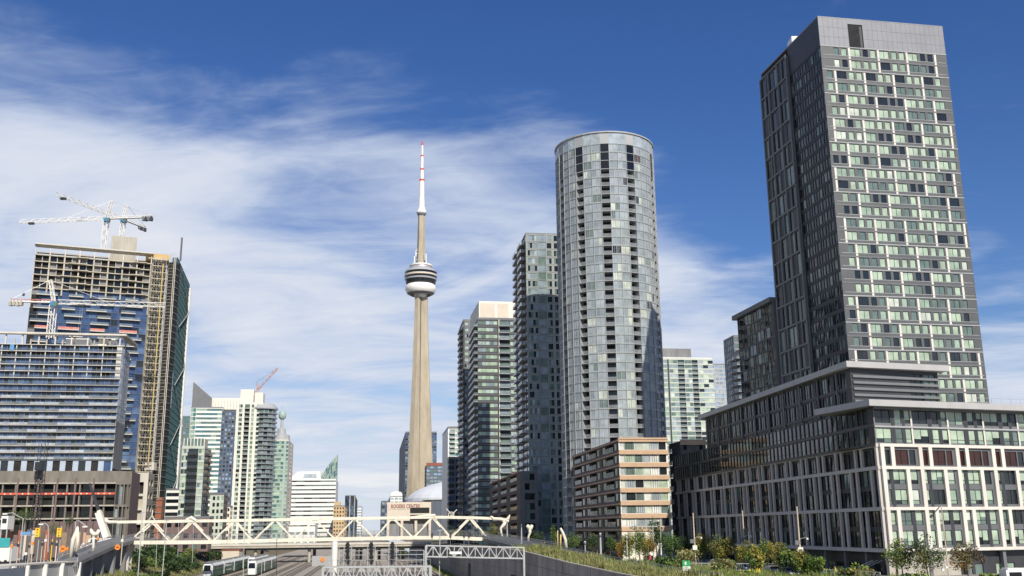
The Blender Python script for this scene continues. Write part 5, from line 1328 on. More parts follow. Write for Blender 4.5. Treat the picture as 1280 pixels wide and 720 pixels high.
for o in (dn*.45, dn*(W_-.45)):
    for a, b in zip(bot, bot[1:]):
        for h in (.75, 1.1, 1.5, 1.9, 2.25): mb.bar(a+o+Vector((0, 0, h)), b+o+Vector((0, 0, h)), .09, 'steel', n=3)
        for k in range(5): p = a.lerp(b, k/5)+o; mb.bar(p+Vector((0, 0, .3)), p+Vector((0, 0, 2.3)), .1, 'steel', n=3)
mb.build('railing', FBR)
for q, w in ((bot[0], 1.3), (bot[5], 1.9)):
    mb = MB(); c_ = q+dn*W_/2; zb = .3 if w > 1.5 else 4.0
    for o in (dn*.3, dn*(W_-.3)): mb.bar((q+o).xy.to_3d()+Vector((0, 0, zb)), q+o+Vector((0, 0, -.6)), w, 'white_panel' if w > 1.5 else 'concrete_pale', n=12)
    mb.bar(q+Vector((0, 0, -1.3)), q+dn*W_+Vector((0, 0, -1.3)), 1.2, 'concrete_pale', 1.0); mb.build('pier', FBR)
mb = MB(); q = bot[-1]; mb.bar(q+dn*.5+Vector((0, 0, -2)), q+dn*.5+Vector((0, 0, -.6)), .8, 'concrete_pale'); mb.hexa([(q.x-.5, q.y-1, 8), (q.x+4, q.y-1, 8), (q.x+4, q.y+6, 8), (q.x-.5, q.y+6, 8), (q.x-.5, q.y-1, q.z-1.6), (q.x+4, q.y-1, q.z-1.6), (q.x+4, q.y+6, q.z-1.6), (q.x-.5, q.y+6, q.z-1.6)], 'concrete'); mb.build('abutment', FBR)
# ornaments on the chord
def orn(label, fn):
    pass
mb = MB(); p = top[0]; mb.bar(p+Vector((-.9, 0, .4)), p+Vector((0, 0, 1.7)), .22, 'cream_paint'); mb.bar(p+Vector((.9, 0, .4)), p+Vector((0, 0, 1.7)), .22, 'cream_paint'); mb.bar(p+Vector((0, 0, 1.6)), p+Vector((.1, 0, 3.4)), .22, 'cream_paint'); mb.build('finial', FBR)
mb = MB(); p = at(564, 645.5, Yb(564)); p.z = at(564, 643.5, Yb(564)).z
n = 14
for i in range(n):
    a0, a1 = 2*math.pi*i/n, 2*math.pi*(i+1)/n; mb.bar(p+Vector((math.cos(a0)*.85, 0, math.sin(a0)*.85)), p+Vector((math.cos(a1)*.85, 0, math.sin(a1)*.85)), .26, 'cream_paint', n=6)
for a in (35, 62-8, 118+8, 145): pass
mb.bar(p+Vector((-1.5, 0, 1.9)), p+Vector((1.2, 0, -1.2)), .22, 'cream_paint'); mb.bar(p+Vector((1.8, 0, 1.6)), p+Vector((-1.2, 0, -1.3)), .22, 'cream_paint'); mb.build('finial', FBR)
mb = MB(); p = at(543, 643.8, Yb(543)); q = at(515, 646.3, Yb(515)); mb.path([q, q.lerp(p, .6), p+Vector((0, 0, -.1)), p+Vector((.5, 0, -1.6))], [.25, .4, .5, .35], 'cream_paint'); mb.build('finial', FBR)
mb = MB(); p = at(239, 648.5, Yb(239)); mb.path([p+Vector((-1.5, 0, -.3)), p+Vector((0, 0, .3)), p+Vector((1.6, 0, -.6))], [.4, .6, .4], 'cream_paint'); mb.build('finial', FBR)
mb = MB(); p = tl; mb.path([p+Vector((-2.0, 0, 1.2)), p+Vector((-1.7, 0, .3)), p+Vector((-.8, 0, 0)), p+Vector((1.5, 0, 0))], [.35, .6, .5, .4], 'cream_paint', 10); mb.build('horn', FBR)
mb = MB(); p = tr_; E_ = p+Vector((-1, 0, 0))
mb.path([at(612, 647.6, 318), at(614, 645.5, 318), at(617, 648.5, 318), at(624, 649, 318), at(631, 650, 318), at(636, 652, 318)], [.2, .25, .5, .4, .5, .35], 'cream_paint', 10)
mb.path([at(632, 650.5, 318), at(635, 648.5, 318), at(637.5, 643.5, 318)], [.4, .5, .15], 'cream_paint', 8); mb.build('horn', FBR)
def sculpt(label, pieces, Y, m='cream_paint', base=None):
    p0 = at(*pieces[0][0][-1], Y); E = empty('sculpture', p0, label, 'sculpture')
    for pts, ws in pieces:
        mb = MB(); P_ = [at(x, y, Y) for x, y in pts]; mb.path(P_, ws, m, 10); mb.build('curved_arm', E, True)
    return E
sculpt('wavy cream post hanging below the right tip of the footbridge chord', [([(631, 654), (629, 657), (626, 660), (626.5, 666), (628.5, 672), (627, 678.5)], [.5, .55, .4, .3, .28, .35]), ([(629, 651), (631.5, 655), (633, 652)], [.4, .45, .3])], 316)
sculpt('cream forked post on the right ramp, in front of the dark condo tower', [([(662.5, 661), (662.5, 666), (660.5, 671), (660.5, 677)], [.55, .35, .26, .3]), ([(658.5, 656.5), (660, 658), (662.5, 662)], [.4, .5, .5]), ([(665, 656), (664.3, 659), (662.5, 662.5)], [.35, .45, .5])], 262)
sculpt('tall curved cream horn standing on the plaza wall beside yellow posts', [([(700.5, 660), (703.5, 666), (706.5, 674), (708, 686)], [.2, .28, .32, .3])], 205)
sculpt('pair of straight yellow posts beside the curved cream horn', [([(701, 668), (700.5, 686)], [.15, .15]), ([(697, 663), (697.3, 686)], [.11, .11])], 204, 'yellow_paint')
sculpt('leaning cream horn with a straight post at the foot of the left ramp', [([(97, 658), (96, 664), (91.5, 674), (88, 697)], [.2, .5, .5, .45]), ([(97, 659), (97.3, 675), (95.5, 690)], [.3, .35, .3])], 248)
sculpt('cream post with a crescent top beside the left ramp', [([(117, 668), (116.8, 680), (116, 694)], [.3, .3, .45]), ([(113.5, 661), (114.5, 665), (117.5, 668), (122, 667), (124, 662)], [.25, .5, .6, .55, .4])], 256)
# ramps
def ramp(name, label, pts, w, piers, par=1.0):
    E = empty(name, (pts[0].x, pts[0].y, GZ), label, 'ramp'); d_ = MB(); r_ = MB(); p_ = MB()
    for a, b in zip(pts, pts[1:]):
        dd = (b-a).xy.normalized(); n = Vector((dd.y, -dd.x, 0))*w/2; H = Vector((0, 0, .9)); U = Vector((0, 0, par))
        d_.hexa([a-n-H, b-n-H, b+n-H, a+n-H, a-n, b-n, b+n, a+n], 'concrete_grey')
        for s in (-1, 1):
            e = n*s; e2 = n*s*.93
            r_.hexa([a+e, b+e, b+e2, a+e2, a+e+U, b+e+U, b+e2+U, a+e2+U], 'grey_light')
            for h in (1.35, 1.7): r_.bar(a+e+Vector((0, 0, h)), b+e+Vector((0, 0, h)), .1, 'steel', n=4)
            k = int((b-a).length/2)
            for i in range(k): q = a.lerp(b, i/k)+e; r_.bar(q, q+Vector((0, 0, 1.75)), .09, 'steel', n=3)
    d_.build('deck', E); r_.build('parapet', E)
    for i in range(piers):
        t = (i+.5)/piers*(len(pts)-1); k = int(t); q = pts[k].lerp(pts[min(k+1, len(pts)-1)], t-k)
        mb = MB(); mb.box(q.x-w*.35, q.x+w*.35, q.y-.6, q.y+.6, 2.0, q.z-.85, 'concrete_grey'); mb.build('pier', E)
    return E
pl = [at(159, 674.5, 301), at(130, 683, 278), at(100, 696, 250), at(84, 703, 236)]
ramp('bridge_ramp', 'sloping grey concrete ramp on piers leading up to the left end of the footbridge', pl, 4.6, 6)
pr = [at(614, 673, 319)+dn*2, at(640, 679, 275), at(668, 686, 232), at(693, 690, 205)]
ramp('bridge_ramp', 'sloping grey ramp with parapets leading down from the right end of the footbridge', pr, 4.6, 0)
# low white wall bottom left
E = empty('parapet_wall', at(50, 712, 215), 'low pale concrete wall with pillars at the bottom left corner', 'wall'); mb = MB()
p, q = at(12, 706, 205), at(99, 701, 240); dd = (q-p).xy.normalized(); n = Vector((-dd.y, dd.x, 0))
mb.hexa([p-Vector((0, 0, 6)), q-Vector((0, 0, 7)), q-Vector((0, 0, 7))+n*5, p-Vector((0, 0, 6))+n*5, p-Vector((0, 0, .3)), q-Vector((0, 0, .3)), q-Vector((0, 0, .3))+n*5, p-Vector((0, 0, .3))+n*5], 'grey_light')
mb.hexa([p-n*.4-Vector((0, 0, .28)), q-n*.4-Vector((0, 0, .28)), q-Vector((0, 0, .28))+n*5.2, p-Vector((0, 0, .28))+n*5.2, p-n*.4, q-n*.4, q+n*5.2, p+n*5.2], 'concrete_pale')
mb.build('wall', E)
for k in (0.02, .2, .45, .7, .97):
    mb = MB(); c_ = p.lerp(q, k)-n*.5; mb.box(c_.x-.45, c_.x+.45, c_.y-.3, c_.y+.2, 1.5, c_.z-.3, 'white_panel'); mb.build('pillar', E)
E = empty('corrugated_screen', at(90, 712, 228), 'white corrugated metal screen at the foot of the leaning horn', 'screen'); mb = MB()
a, b = at(80, 707, 228), at(99, 706, 234)
for k in range(9):
    c0, c1 = a.lerp(b, k/9), a.lerp(b, (k+.6)/9); mb.box(c0.x, c1.x, c0.y-.1, c0.y+.1, 2, c0.z, 'galv')
mb.box(a.x, b.x, a.y+.12, a.y+.2, 2, a.z-.1, 'grey_mid'); mb.build('panel', E)
E = empty('blue_wall', at(15, 712, 200), 'dark blue grey railing wall in the bottom left corner', 'wall'); mb = MB()
a, b = at(-8, 712, 190), at(31, 709, 196); mb.hexa([(a.x, a.y, 0), (b.x, b.y, 0), (b.x, b.y+.4, 0), (a.x, a.y+.4, 0), (a.x, a.y, a.z), (b.x, b.y, b.z), (b.x, b.y+.4, b.z), (a.x, a.y+.4, a.z)], 'blue_grey'); mb.build('wall', E)
mb = MB(); mb.bar(a+Vector((0, 0, .5)), b+Vector((0, 0, .5)), .12, 'galv'); 
for k in range(12): c0 = a.lerp(b, k/11); mb.bar(c0, c0+Vector((0, 0, .5)), .1, 'galv')
mb.build('rail', E)
# ============================================================ far road bridge
E = empty('road_bridge', st(520, -20, .3), 'beige concrete road bridge on dark piers crossing the tracks behind the footbridge', 'bridge')
mb = MB(); a, b = st(505, -82), st(505, 30); dd = (b-a).normalized(); n = Vector((-dd.y, dd.x, 0))*22
def slab(mb, z0, z1, m, o=0): mb.hexa([(p.x, p.y, z0) for p in (a-n.normalized()*o, b-n.normalized()*o, b+n, a+n)]+[(p.x, p.y, z1) for p in (a-n.normalized()*o, b-n.normalized()*o, b+n, a+n)], m)
slab(mb, 7.2, 8.3, 'concrete'); slab(mb, 8.31, 9.2, 'concrete_pale', .3); mb.build('deck', E); mb = MB(); slab(mb, 6.2, 7.19, 'dark_clad', -1); mb.build('girder', E)
for t in (-64, -55.5, -30, -7, 2, 14):
    mb = MB(); p = st(505, t); mb.bar((p.x, p.y+3, .2), (p.x, p.y+3, 6.2), 1.6 if t != -64 else 4, 'concrete' if t in (-30, -55.5, 2) else 'dark_clad', n=8); mb.bar((p.x, p.y+16, .2), (p.x, p.y+16, 6.2), 1.6, 'concrete_grey', n=8); mb.build('pier', E)
mb = MB()
for k in range(30): p = a.lerp(b, k/29); mb.bar((p.x, p.y, 9.2), (p.x, p.y, 10.2), .15, 'steel', n=3)
mb.bar((a.x, a.y, 10.2), (b.x, b.y, 10.2), .12, 'steel'); mb.build('railing', E)
E = empty('brick_hut', at(298, 697, 440), 'tan brick equipment hut beside the parked trains', 'hut'); mb = MB(); p = at(277, 698, 440); q = at(299, 688, 440)
mb.box(p.x, q.x, 440, 446, 2, q.z, 'beige'); mb.build('wall', E); mb = MB(); mb.box(p.x-.3, q.x+.3, 439.7, 446.3, q.z+.01, q.z+.4, 'rust_red'); mb.build('roof', E)
E = empty('work_hut', st(455, -32, .3), 'grey track equipment hut with an orange disc, under the far road bridge', 'hut'); mb = MB(); p = at(402, 703, 440); mb.box(p.x-4.2, p.x+4.2, 440, 444, .3, at(402, 695, 440).z, 'grey_light'); mb.build('body', E)
mb = MB(); mb.bar((p.x+.5, 439.9, 3.0), (p.x+.5, 439.7, 3.0), 1.9, 'orange_sign', n=14); mb.build('disc', E)
# ============================================================ signal gantries
def gantry(label, pa, pb, h, Y0, Y1, bays_, m='galv'):
    a, b = at(*pa, Y0), at(*pb, Y1); E = empty('signal_gantry', (a.x, a.y, .3), label, 'gantry')
    for p in (a, b):
        mb = MB()
        for o in (0, 1.2): mb.bar((p.x, p.y+o, .3), (p.x, p.y+o, p.z), .32, m)
        for z in range(1, int(p.z)-1, 2): mb.bar((p.x, p.y, z), (p.x, p.y+1.2, z+1), .1, m, n=3)
        mb.build('leg', E)
    mb = MB(); H = Vector((0, 0, h))
    for o in (Vector((0, 0, 0)), Vector((0, 1.2, 0))):
        mb.bar(a+o, b+o, .24, m); mb.bar(a+o-H, b+o-H, .24, m)
        for i in range(bays_):
            p, q = a.lerp(b, i/bays_)+o, a.lerp(b, (i+1)/bays_)+o
            mb.bar(p, p-H, .12, m, n=4)
            if i % 2: mb.bar(p, q-H, .14, m, n=4)
            else: mb.bar(p-H, q, .14, m, n=4)
    mb.build('truss', E); return E, a, b
E, a, b = gantry('grey lattice signal gantry with a white nameplate in front of the dark retaining wall', (532.5, 682), (655, 684.5), 1.95, 188, 190, 14)
mb = MB(); p = at(562, 689.5, 187); q = at(577, 692.5, 187); mb.box(p.x, q.x, 187, 187.2, q.z, p.z, 'white_panel'); mb.build('nameplate', E)
for px in (540, 563, 580, 586): mb = MB(); p = at(px, 668, 188.6); mb.bar((p.x, p.y, a.z), p, .1, 'grey_mid', n=4); mb.box(p.x-.18, p.x+.18, p.y-.3, p.y+.1, p.z-.6, p.z+.3, 'dark_clad'); mb.build('signal_head', E)
E, a, b = gantry('lower pale lattice gantry with walkway in the bottom centre, below the footbridge pier', (404, 709), (538, 708), 2.0, 150, 150, 14)
mb = MB()
for k in range(24): p = a.lerp(b, k/23); mb.bar(p, p+Vector((0, 0, 1.0)), .06, 'galv', n=3)
mb.bar(a+Vector((0, 0, 1)), b+Vector((0, 0, 1)), .06, 'galv', n=3); mb.build('handrail', E)
lbls = ['left', 'middle', 'right']
for i, px in enumerate((435, 464.5, 491)):
    p = at(px, 680, 300); q = at(px, 702, 300); E = empty('signal_mast', (p.x, p.y, .3), '%s of three ladder signal masts with round black lamp hoods under the footbridge' % lbls[i], 'signal', 'railway signal masts')
    mb = MB()
    for o in (-1.1, 1.1): mb.bar((p.x+o, p.y, .3), (p.x+o, p.y, p.z), .16, 'galv')
    z = 1.5
    while z < p.z: mb.bar((p.x-1.1, p.y, z), (p.x+1.1, p.y, z), .1, 'galv', n=3); z += .6
    mb.build('ladder', E)
    for k, py in enumerate((681.5, 689, 696.5, 701.5)):
        mb = MB(); c_ = at(px-.5, py, 299.4); mb.bar((c_.x, c_.y, c_.z), (c_.x, c_.y-.3, c_.z), 1.3, 'black', n=12); mb.box(c_.x-.4, c_.x+.4, c_.y, c_.y+.4, c_.z-.9, c_.z+.9, 'dark_clad'); mb.build('lamp_hood', E)
E = empty('signal_bridge', st(300, -8, .3), 'thin pale cable gantry carrying the three signal masts', 'gantry'); mb = MB(); p, q = at(424, 694, 301), at(530, 693, 301)
for z in (0, -1.6, 1.2): mb.bar(p+Vector((0, 0, z)), q+Vector((0, 0, z)), .16, 'galv')
for k in range(12): a = p.lerp(q, k/11); mb.bar(a-Vector((0, 0, 1.6)), a+Vector((0, 0, 1.2)), .1, 'galv', n=3)
mb.build('truss', E); mb = MB()
for e in (p, q): mb.bar((e.x, e.y, .3), e+Vector((0, 0, 1.2)), .3, 'galv')
mb.build('leg', E)
# ============================================================ trains
def train(label, s0, t, n, back=False):
    p = st(s0, t, .7); E = empty('commuter_train', p, label, 'train', 'commuter trains on the left tracks'); CL = 25.0
    def B(s, u, z): q = st(s0+s, t+u, z); return (q.x, q.y, q.z)
    def bx(mb, s0_, s1_, u0, u1, z0, z1, m, ch=0):
        mb.hexa([B(s0_, u0, z0), B(s0_, u1, z0), B(s1_, u1, z0), B(s1_, u0, z0), B(s0_, u0+ch, z1), B(s0_, u1-ch, z1), B(s1_, u1-ch, z1), B(s1_, u0+ch, z1)], m)
    for k in range(n):
        a, b = k*(CL+.8), k*(CL+.8)+CL; mb = MB()
        bx(mb, a, b, -1.5, 1.5, 1.1, 2.3, 'train_white' if k else 'train_white'); bx(mb, a, b, -1.5, 1.5, 2.31, 4.4, 'train_white'); bx(mb, a, b, -1.5, 1.5, 4.41, 5.2, 'train_white', .45)
        bx(mb, a+.2, b-.2, -1.05, 1.05, 5.201, 5.35, 'train_roof'); 
        for r in range(5): bx(mb, a+2.5+r*4.6, a+5+r*4.6, -.8, .8, 5.351, 5.62, 'grey_mid')
        c = mb.build('coach', E)
        mb = MB()
        for sd in (-1.53, 1.5):
            bx(mb, a+.8, b-.8, sd, sd+.03, 2.35, 3.3, 'train_green'); bx(mb, a+.8, b-.8, sd, sd+.03, 1.15, 1.9, 'train_green')
        mb.build('green_stripe', c)
        mb = MB()
        for sd in (-1.54, 1.505):
            for r in range(8): bx(mb, a+1.6+r*2.8, a+3.6+r*2.8, sd, sd+.035, 3.4, 4.3, 'pane_dark'); bx(mb, a+1.6+r*2.8, a+3.6+r*2.8, sd, sd+.04, 1.95, 2.3, 'pane_dark')
        mb.build('window', c)
        mb = MB()
        for w in (a+3, a+5.2, b-5.2, b-3):
            for sd in (-1.1, .8): bx(mb, w-.45, w+.45, sd, sd+.3, .7, 1.1, 'black')
        bx(mb, a+2, b-2, -1.2, 1.2, .8, 1.09, 'black'); mb.build('bogie', c)
    mb = MB(); m = 'train_white'
    mb.hexa([B(-1.3, -1.2, 1.0), B(-1.3, 1.2, 1.0), B(0, 1.5, 1.0), B(0, -1.5, 1.0), B(-1.3, -1.25, 3.0), B(-1.3, 1.25, 3.0), B(0, 1.5, 3.0), B(0, -1.5, 3.0)], m)
    mb.hexa([B(-1.3, -1.25, 3.01), B(-1.3, 1.25, 3.01), B(0, 1.5, 3.01), B(0, -1.5, 3.01), B(-.7, -1.1, 5.0), B(-.7, 1.1, 5.0), B(0, 1.2, 5.25), B(0, -1.2, 5.25)], m); mb.build('cab', E)
    mb = MB(); mb.hexa([B(-1.40, -1.1, 3.02), B(-1.40, 1.1, 3.02), B(-1.2, 1.1, 3.02), B(-1.2, -1.1, 3.02), B(-.92, -.98, 4.7), B(-.92, .98, 4.7), B(-.7, .9, 4.5), B(-.7, -.9, 4.5)], 'pane_black'); mb.build('windscreen', E)
    for u in (-.85, .85):
        mb = MB(); bx(mb, -1.38, -1.3, u-.16, u+.16, 2.3, 2.55, 'sign_white'); mb.build('headlight', E)
    mb = MB(); bx(mb, -1.5, -.2, -1.0, 1.0, .75, 1.0, 'black'); mb.build('coupler', E)
train('white and green double deck train nearest the vegetated bank, front closest to the viewer', 334, -50.6, 4)
train('white double deck train on the right of the three, its front clear of the others', 352, -39, 3)
train('white double deck train squeezed between the two others, front furthest back', 402, -44.8, 2)
# ============================================================ vegetation
def leafcloud(mb, c, r, n, size, mats, seed, clumps=12):
    rg = random.Random(seed); cs = []
    for k in range(clumps):
        while True:
            v = Vector((rg.uniform(-1, 1), rg.uniform(-1, 1), rg.uniform(-1, 1)))
            if v.length < 1: break
        v *= .72; cs.append((Vector((c[0]+v.x*r[0], c[1]+v.y*r[1], c[2]+v.z*r[2])), rg.uniform(.28, .5), rg.choice(mats)))
    for i in range(n):
        cc, rr, m = cs[i % clumps]
        d = Vector((rg.gauss(0, 1), rg.gauss(0, 1), rg.gauss(0, 1))).normalized()*rg.uniform(.55, 1.12)*rr
        p = cc+Vector((d.x*r[0], d.y*r[1], d.z*r[2]))
        s = size*rg.uniform(.6, 1.4); a = Vector((rg.gauss(0, 1), rg.gauss(0, 1), rg.gauss(0, 1))).normalized(); b = a.cross(Vector((rg.gauss(0, 1), rg.gauss(0, 1), rg.gauss(0, 1)))).normalized()
        if rg.random() < .12: m = rg.choice(mats)
        mb.quad(p-a*s, p-b*s*.6, p+a*s, p+b*s*.6, m)
PRO = {}
def tree_proto(kind, seed, h, w, mats, n=1500, conical=False):
    key = (kind, seed)
    th = h*.3
    rg = random.Random(seed); tb = MB()
    tb.path([(0, 0, -.5), (rg.uniform(-.1, .1), 0, th*.5), (rg.uniform(-.2, .2), .1, th), (rg.uniform(-.3, .3), .1, h*.75)], [.16*h/7, .12*h/7, .10*h/7, .03], 'bark', 7)
    for k in range(6):
        a = rg.uniform(0, 6.28); z = th+rg.uniform(0, h*.3); tb.path([(0, 0, z), (math.cos(a)*w*.25, math.sin(a)*w*.25, z+h*.1), (math.cos(a)*w*.4, math.sin(a)*w*.4, z+h*.22)], [.07*h/7, .05*h/7, .02], 'bark', 5)
    cb = MB()
    if kind == 'young_tree': leafcloud(cb, (0, 0, h*.52), (w*.55, w*.5, h*.5), n, .12, mats, seed, 16)
    else: leafcloud(cb, (0, 0, h*.58), (w*.5, w*.5, h*.42), n, .115*max(1, h/8), mats, seed, 18)
    return tb, cb, h
def yw(px): return hit(px, 695, C, -7.5).y
def place_tree(name, label, px, py_base, Y, hpx, wpx, mats, seed, n=2600, group=None, zb=None, cat='tree'):
    p = at(px, py_base, Y)
    if zb is not None: p.z = zb
    h = hpx*Y/1240; w = wpx*Y/1240
    if name == 'street_tree': p.z = GZ
    E = empty(name, p, label, cat, group, world=False)
    tb, cb, _ = tree_proto(name, seed, h, w, mats, n)
    tb.build('trunk', E); cb.build('crown', E); return E
GRN = ['leaf', 'leaf', 'leaf_bright', 'leaf_dark']; MIX = ['leaf_olive', 'leaf_yellow', 'leaf', 'leaf_bright', 'leaf_olive', 'leaf', 'leaf_yellow']
YEL = ['leaf_yellow', 'leaf_bright', 'leaf_olive']; ORG = ['leaf_orange', 'leaf_yellow', 'leaf_olive']; DRK = ['leaf_dark', 'leaf', 'leaf_dark']
tg = 'street trees in front of the long block'
TR = [
 (787, 706, 205, 40, 22, YEL, 'bright yellow green tree in front of the sunlit brown building end', 'leafy_tree'),
 (800, 704, 210, 44, 20, GRN, 'green tree with a yellow tinge right of the brightest yellow green tree', 'leafy_tree'),
 (812, 705, 200, 34, 20, ORG, 'most orange autumn tree, in front of the base of the sunlit brown building', 'leafy_tree'),
 (821, 700, 225, 50, 24, DRK, 'tall sparse dark green tree behind the orange autumn tree', 'leafy_tree'),
 (838, 707, 195, 40, 30, GRN, 'wide dense green tree just right of the orange autumn tree', 'leafy_tree'),
 (776, 704, 215, 26, 12, ORG, 'small rust coloured tree left of the yellow green tree', 'leafy_tree'),
 (880, 704, 262, 38, 26, YEL, 'light green street tree right of the first utility pole', 'street_tree'),
 (857, 702, 275, 34, 28, DRK, 'dark street tree left of the first utility pole', 'street_tree'),
 (900, 706, 248, 38, 26, MIX, 'olive green street tree before the black ground floor', 'street_tree'),
 (910, 705, 240, 36, 28, YEL, 'bright green street tree left of the second utility pole', 'street_tree'),
 (930, 705, 228, 33, 28, MIX, 'olive street tree directly behind the second utility pole', 'street_tree'),
 (944, 706, 222, 32, 24, GRN, 'green street tree right of the second utility pole', 'street_tree'),
 (958, 709, 212, 37, 28, MIX, 'bushy olive street tree midway between the last two utility poles', 'street_tree'),
 (978, 709, 205, 38, 28, MIX, 'yellowish olive street tree left of the third utility pole', 'street_tree'),
 (1002, 709, 198, 36, 28, MIX, 'olive street tree behind the third utility pole', 'street_tree'),
 (1020, 708, 193, 29, 28, GRN, 'last green street tree on the right, before the corner entrance', 'street_tree'),
 (1128, 719, 140, 40, 40, ['leaf_olive', 'leaf', 'leaf_bright', 'leaf'], 'thin olive tree before the grey base wall of the white framed block', 'young_tree'),
 (1160, 719, 138, 47, 44, ['leaf', 'leaf_olive', 'leaf_dark'], 'green tree left of the street pole at the white framed block', 'young_tree'),
 (1210, 719, 140, 40, 44, ['leaf_olive', 'bark', 'leaf_orange', 'leaf_olive'], 'bare brownish tree right of the street pole at the white framed block', 'young_tree'),
]
for i, (px, py, Y, h, w, m, lb, nm) in enumerate(TR):
    if nm == 'street_tree': Y = hit(px, 690, C, -7.5).y-29-(i % 3)*2
    place_tree(nm, lb, px, py, Y, h, w, m, 100+i, 2400 if nm == 'young_tree' else 3200, 'autumn trees by the street' if nm == 'leafy_tree' else tg if nm == 'street_tree' else 'young trees by the white framed block')
place_tree('willow_tree', 'wide drooping green tree on the far left in front of the unfinished podium', 24, 668, 330, 34, 40, GRN, 201, 1600)
place_tree('leafy_tree', 'small dark round tree before the concrete podium, left of the white crane truck', 86, 665, 325, 22, 12, DRK, 202, 700)
place_tree('leafy_tree', 'green bushy tree behind the traffic lights on the far left', 68, 680, 320, 28, 20, GRN, 203, 900)
place_tree('leafy_tree', 'bright green round tree under the right end of the footbridge chord', 617, 678, 345, 24, 26, YEL, 204, 1000)
place_tree('leafy_tree', 'wide green tree behind the footbridge railing near its right end', 566, 676, 360, 18, 40, GRN, 205, 1200)
place_tree('leafy_tree', 'green tree at the foot of the dark condo tower', 674, 684, 290, 20, 20, DRK, 206, 900)
place_tree('leafy_tree', 'tall narrow green tree left of the cream horn', 692, 686, 235, 30, 13, GRN, 207, 900)
place_tree('leafy_tree', 'leaning green tree right of the cream horn', 716, 690, 225, 24, 24, GRN, 208, 1200)
place_tree('leafy_tree', 'dark round tree before the brown mid-rise, left of the white lamp post', 742, 692, 235, 24, 22, DRK, 209, 1200)
place_tree('leafy_tree', 'small green tree right of the white lamp post', 763, 692, 232, 20, 16, GRN, 210, 900)
place_tree('leafy_tree', 'dark tree beside the tracks where the retaining wall begins', 505, 700, 480, 22, 22, DRK, 211, 900, zb=.3)
place_tree('bank_tree', 'green crown rising behind the railing in the middle of the footbridge', 518, 676, 420, 14, 24, GRN, 212, 700)
place_tree('bank_tree', 'low green crown behind the footbridge at the foot of the dark striped tower', 448, 674, 600, 10, 26, DRK, 213, 500)
# bushes of the left bank
def bank(s, t): return max(.3, min(6.3, .3+(-59-t)/19*6.0))
bl = [('dense dark bush on the railway bank', DRK), ('green bush on the railway bank', GRN), ('olive shrub on the railway bank', ['leaf_olive', 'grass', 'leaf'])]
rg = random.Random(5); protoB = []
for k, (lb, m) in enumerate(bl):
    E = empty('bush', (0, 0, 0), lb, 'bush', 'bushes on the left railway bank', world=False); mb = MB(); leafcloud(mb, (0, 0, 1.3), (2.6, 2.6, 1.6), 420, .26, m, 300+k, 9); mb.build('foliage', E)
    mb = MB(); mb.path([(0, 0, -.3), (0, 0, 1.3)], [.12, .04], 'bark', 5); mb.build('stem', E); protoB.append(E)
first = [1, 1, 1]
wh = ['low on the bank, nearer the tracks', 'high on the bank under the footbridge', 'further along the bank past the footbridge']
for i in range(46):
    s = rg.uniform(250, 470); t = rg.uniform(-80, -62); k = 0 if s > 360 and rg.random() < .75 else rg.choice((0, 1, 2, 2, 1))
    q = st(s, t, bank(s, t)-.1); sc = rg.uniform(.55, 1.2)*(1.5 if s > 340 else .85)
    lab = '%s, %s' % (bl[k][0], wh[0] if t > -67 else wh[2] if s > 340 else wh[1])
    if first[k]: o = protoB[k]; o.location = q; o['label'] = lab; first[k] = 0; o.scale = (sc,)*3
    else: copy_tree(protoB[k], q, rg.uniform(0, 6), lab, sc)
# grass as stuff
def grass(name, label, fn, n, h, mats, seed):
    rg = random.Random(seed); mb = MB()
    for i in range(n):
        p = fn(rg)
        if p is None: continue
        a = rg.uniform(0, 6.28); hh = h*rg.uniform(.5, 1.3)*(.75+1.3*max(0, noise.noise(Vector((p.x*.35, p.y*.35, seed))))); w = .05+.07*hh; lean = Vector((rg.gauss(0, .3)*hh, rg.gauss(0, .3)*hh, hh))
        d = Vector((math.cos(a)*w, math.sin(a)*w, 0)); i0 = len(mb.v); m = rg.choice(mats)
        mb.v += [tuple(p-d), tuple(p+d), tuple(p+lean)]; mb.f.append((i0, i0+1, i0+2)); mb.m.append(m)
    o = mb.build(name); tag(o, label, 'grass', None, 'stuff'); return o
def g1(rg):
    s = rg.uniform(120, 212); t = tw(s)+rg.uniform(.5, 6.0); return st(s, t, zw(s)-.25)
grass('ornamental_grass', 'tall feathery ornamental grass along the top of the curved retaining wall', g1, 14000, 1.2, ['grass', 'grass_dry', 'grass_dry', 'leaf_olive'], 1)
def zr(s, t):
    a, b = tw(s), max(tw(s)+20, 50)
    if t < a+7: return zw(s)-.22
    if t < b: k = (t-a-7)/(b-a-7); return (zw(s)-.2)*(1-k)+7.45*k
    if t < 66: k = (t-b)/(66-b); return 7.45*(1-k)+(GZ-.1)*k
    return GZ-.1
def g2(rg):
    s = rg.uniform(118, 215); t = tw(s)+rg.uniform(6, 34)
    q = st(s, t, 8); x_ = proj(q)[0]
    if 848 < x_ < 868 and q.y < 159: return None
    if noise.noise(Vector((s*.08, t*.12, 0))) < -.08: return None
    return st(s, t, zr(s, t)-.05)
grass('meadow_grass', 'unmown green and straw meadow plants between the plaza and the street', g2, 34000, .8, ['grass', 'grass', 'grass_dry', 'leaf_bright', 'leaf_olive'], 2)
def g3(rg):
    s = rg.uniform(200, 420); t = rg.uniform(-79, -60)
    return st(s, t, bank(s, t)-.05)
grass('bank_grass', 'dry grass and weeds on the left railway bank', g3, 12000, .9, ['grass', 'grass_dry', 'grass_dry', 'leaf_olive', 'leaf'], 3)
def g4(rg):
    s = rg.uniform(255, 460); t = tw(s)-rg.uniform(.3, 3.5); return st(s, t, .3)
grass('trackside_grass', 'strip of green weeds along the foot of the retaining wall', g4, 6000, .7, ['grass', 'grass_dry', 'grass'], 4)
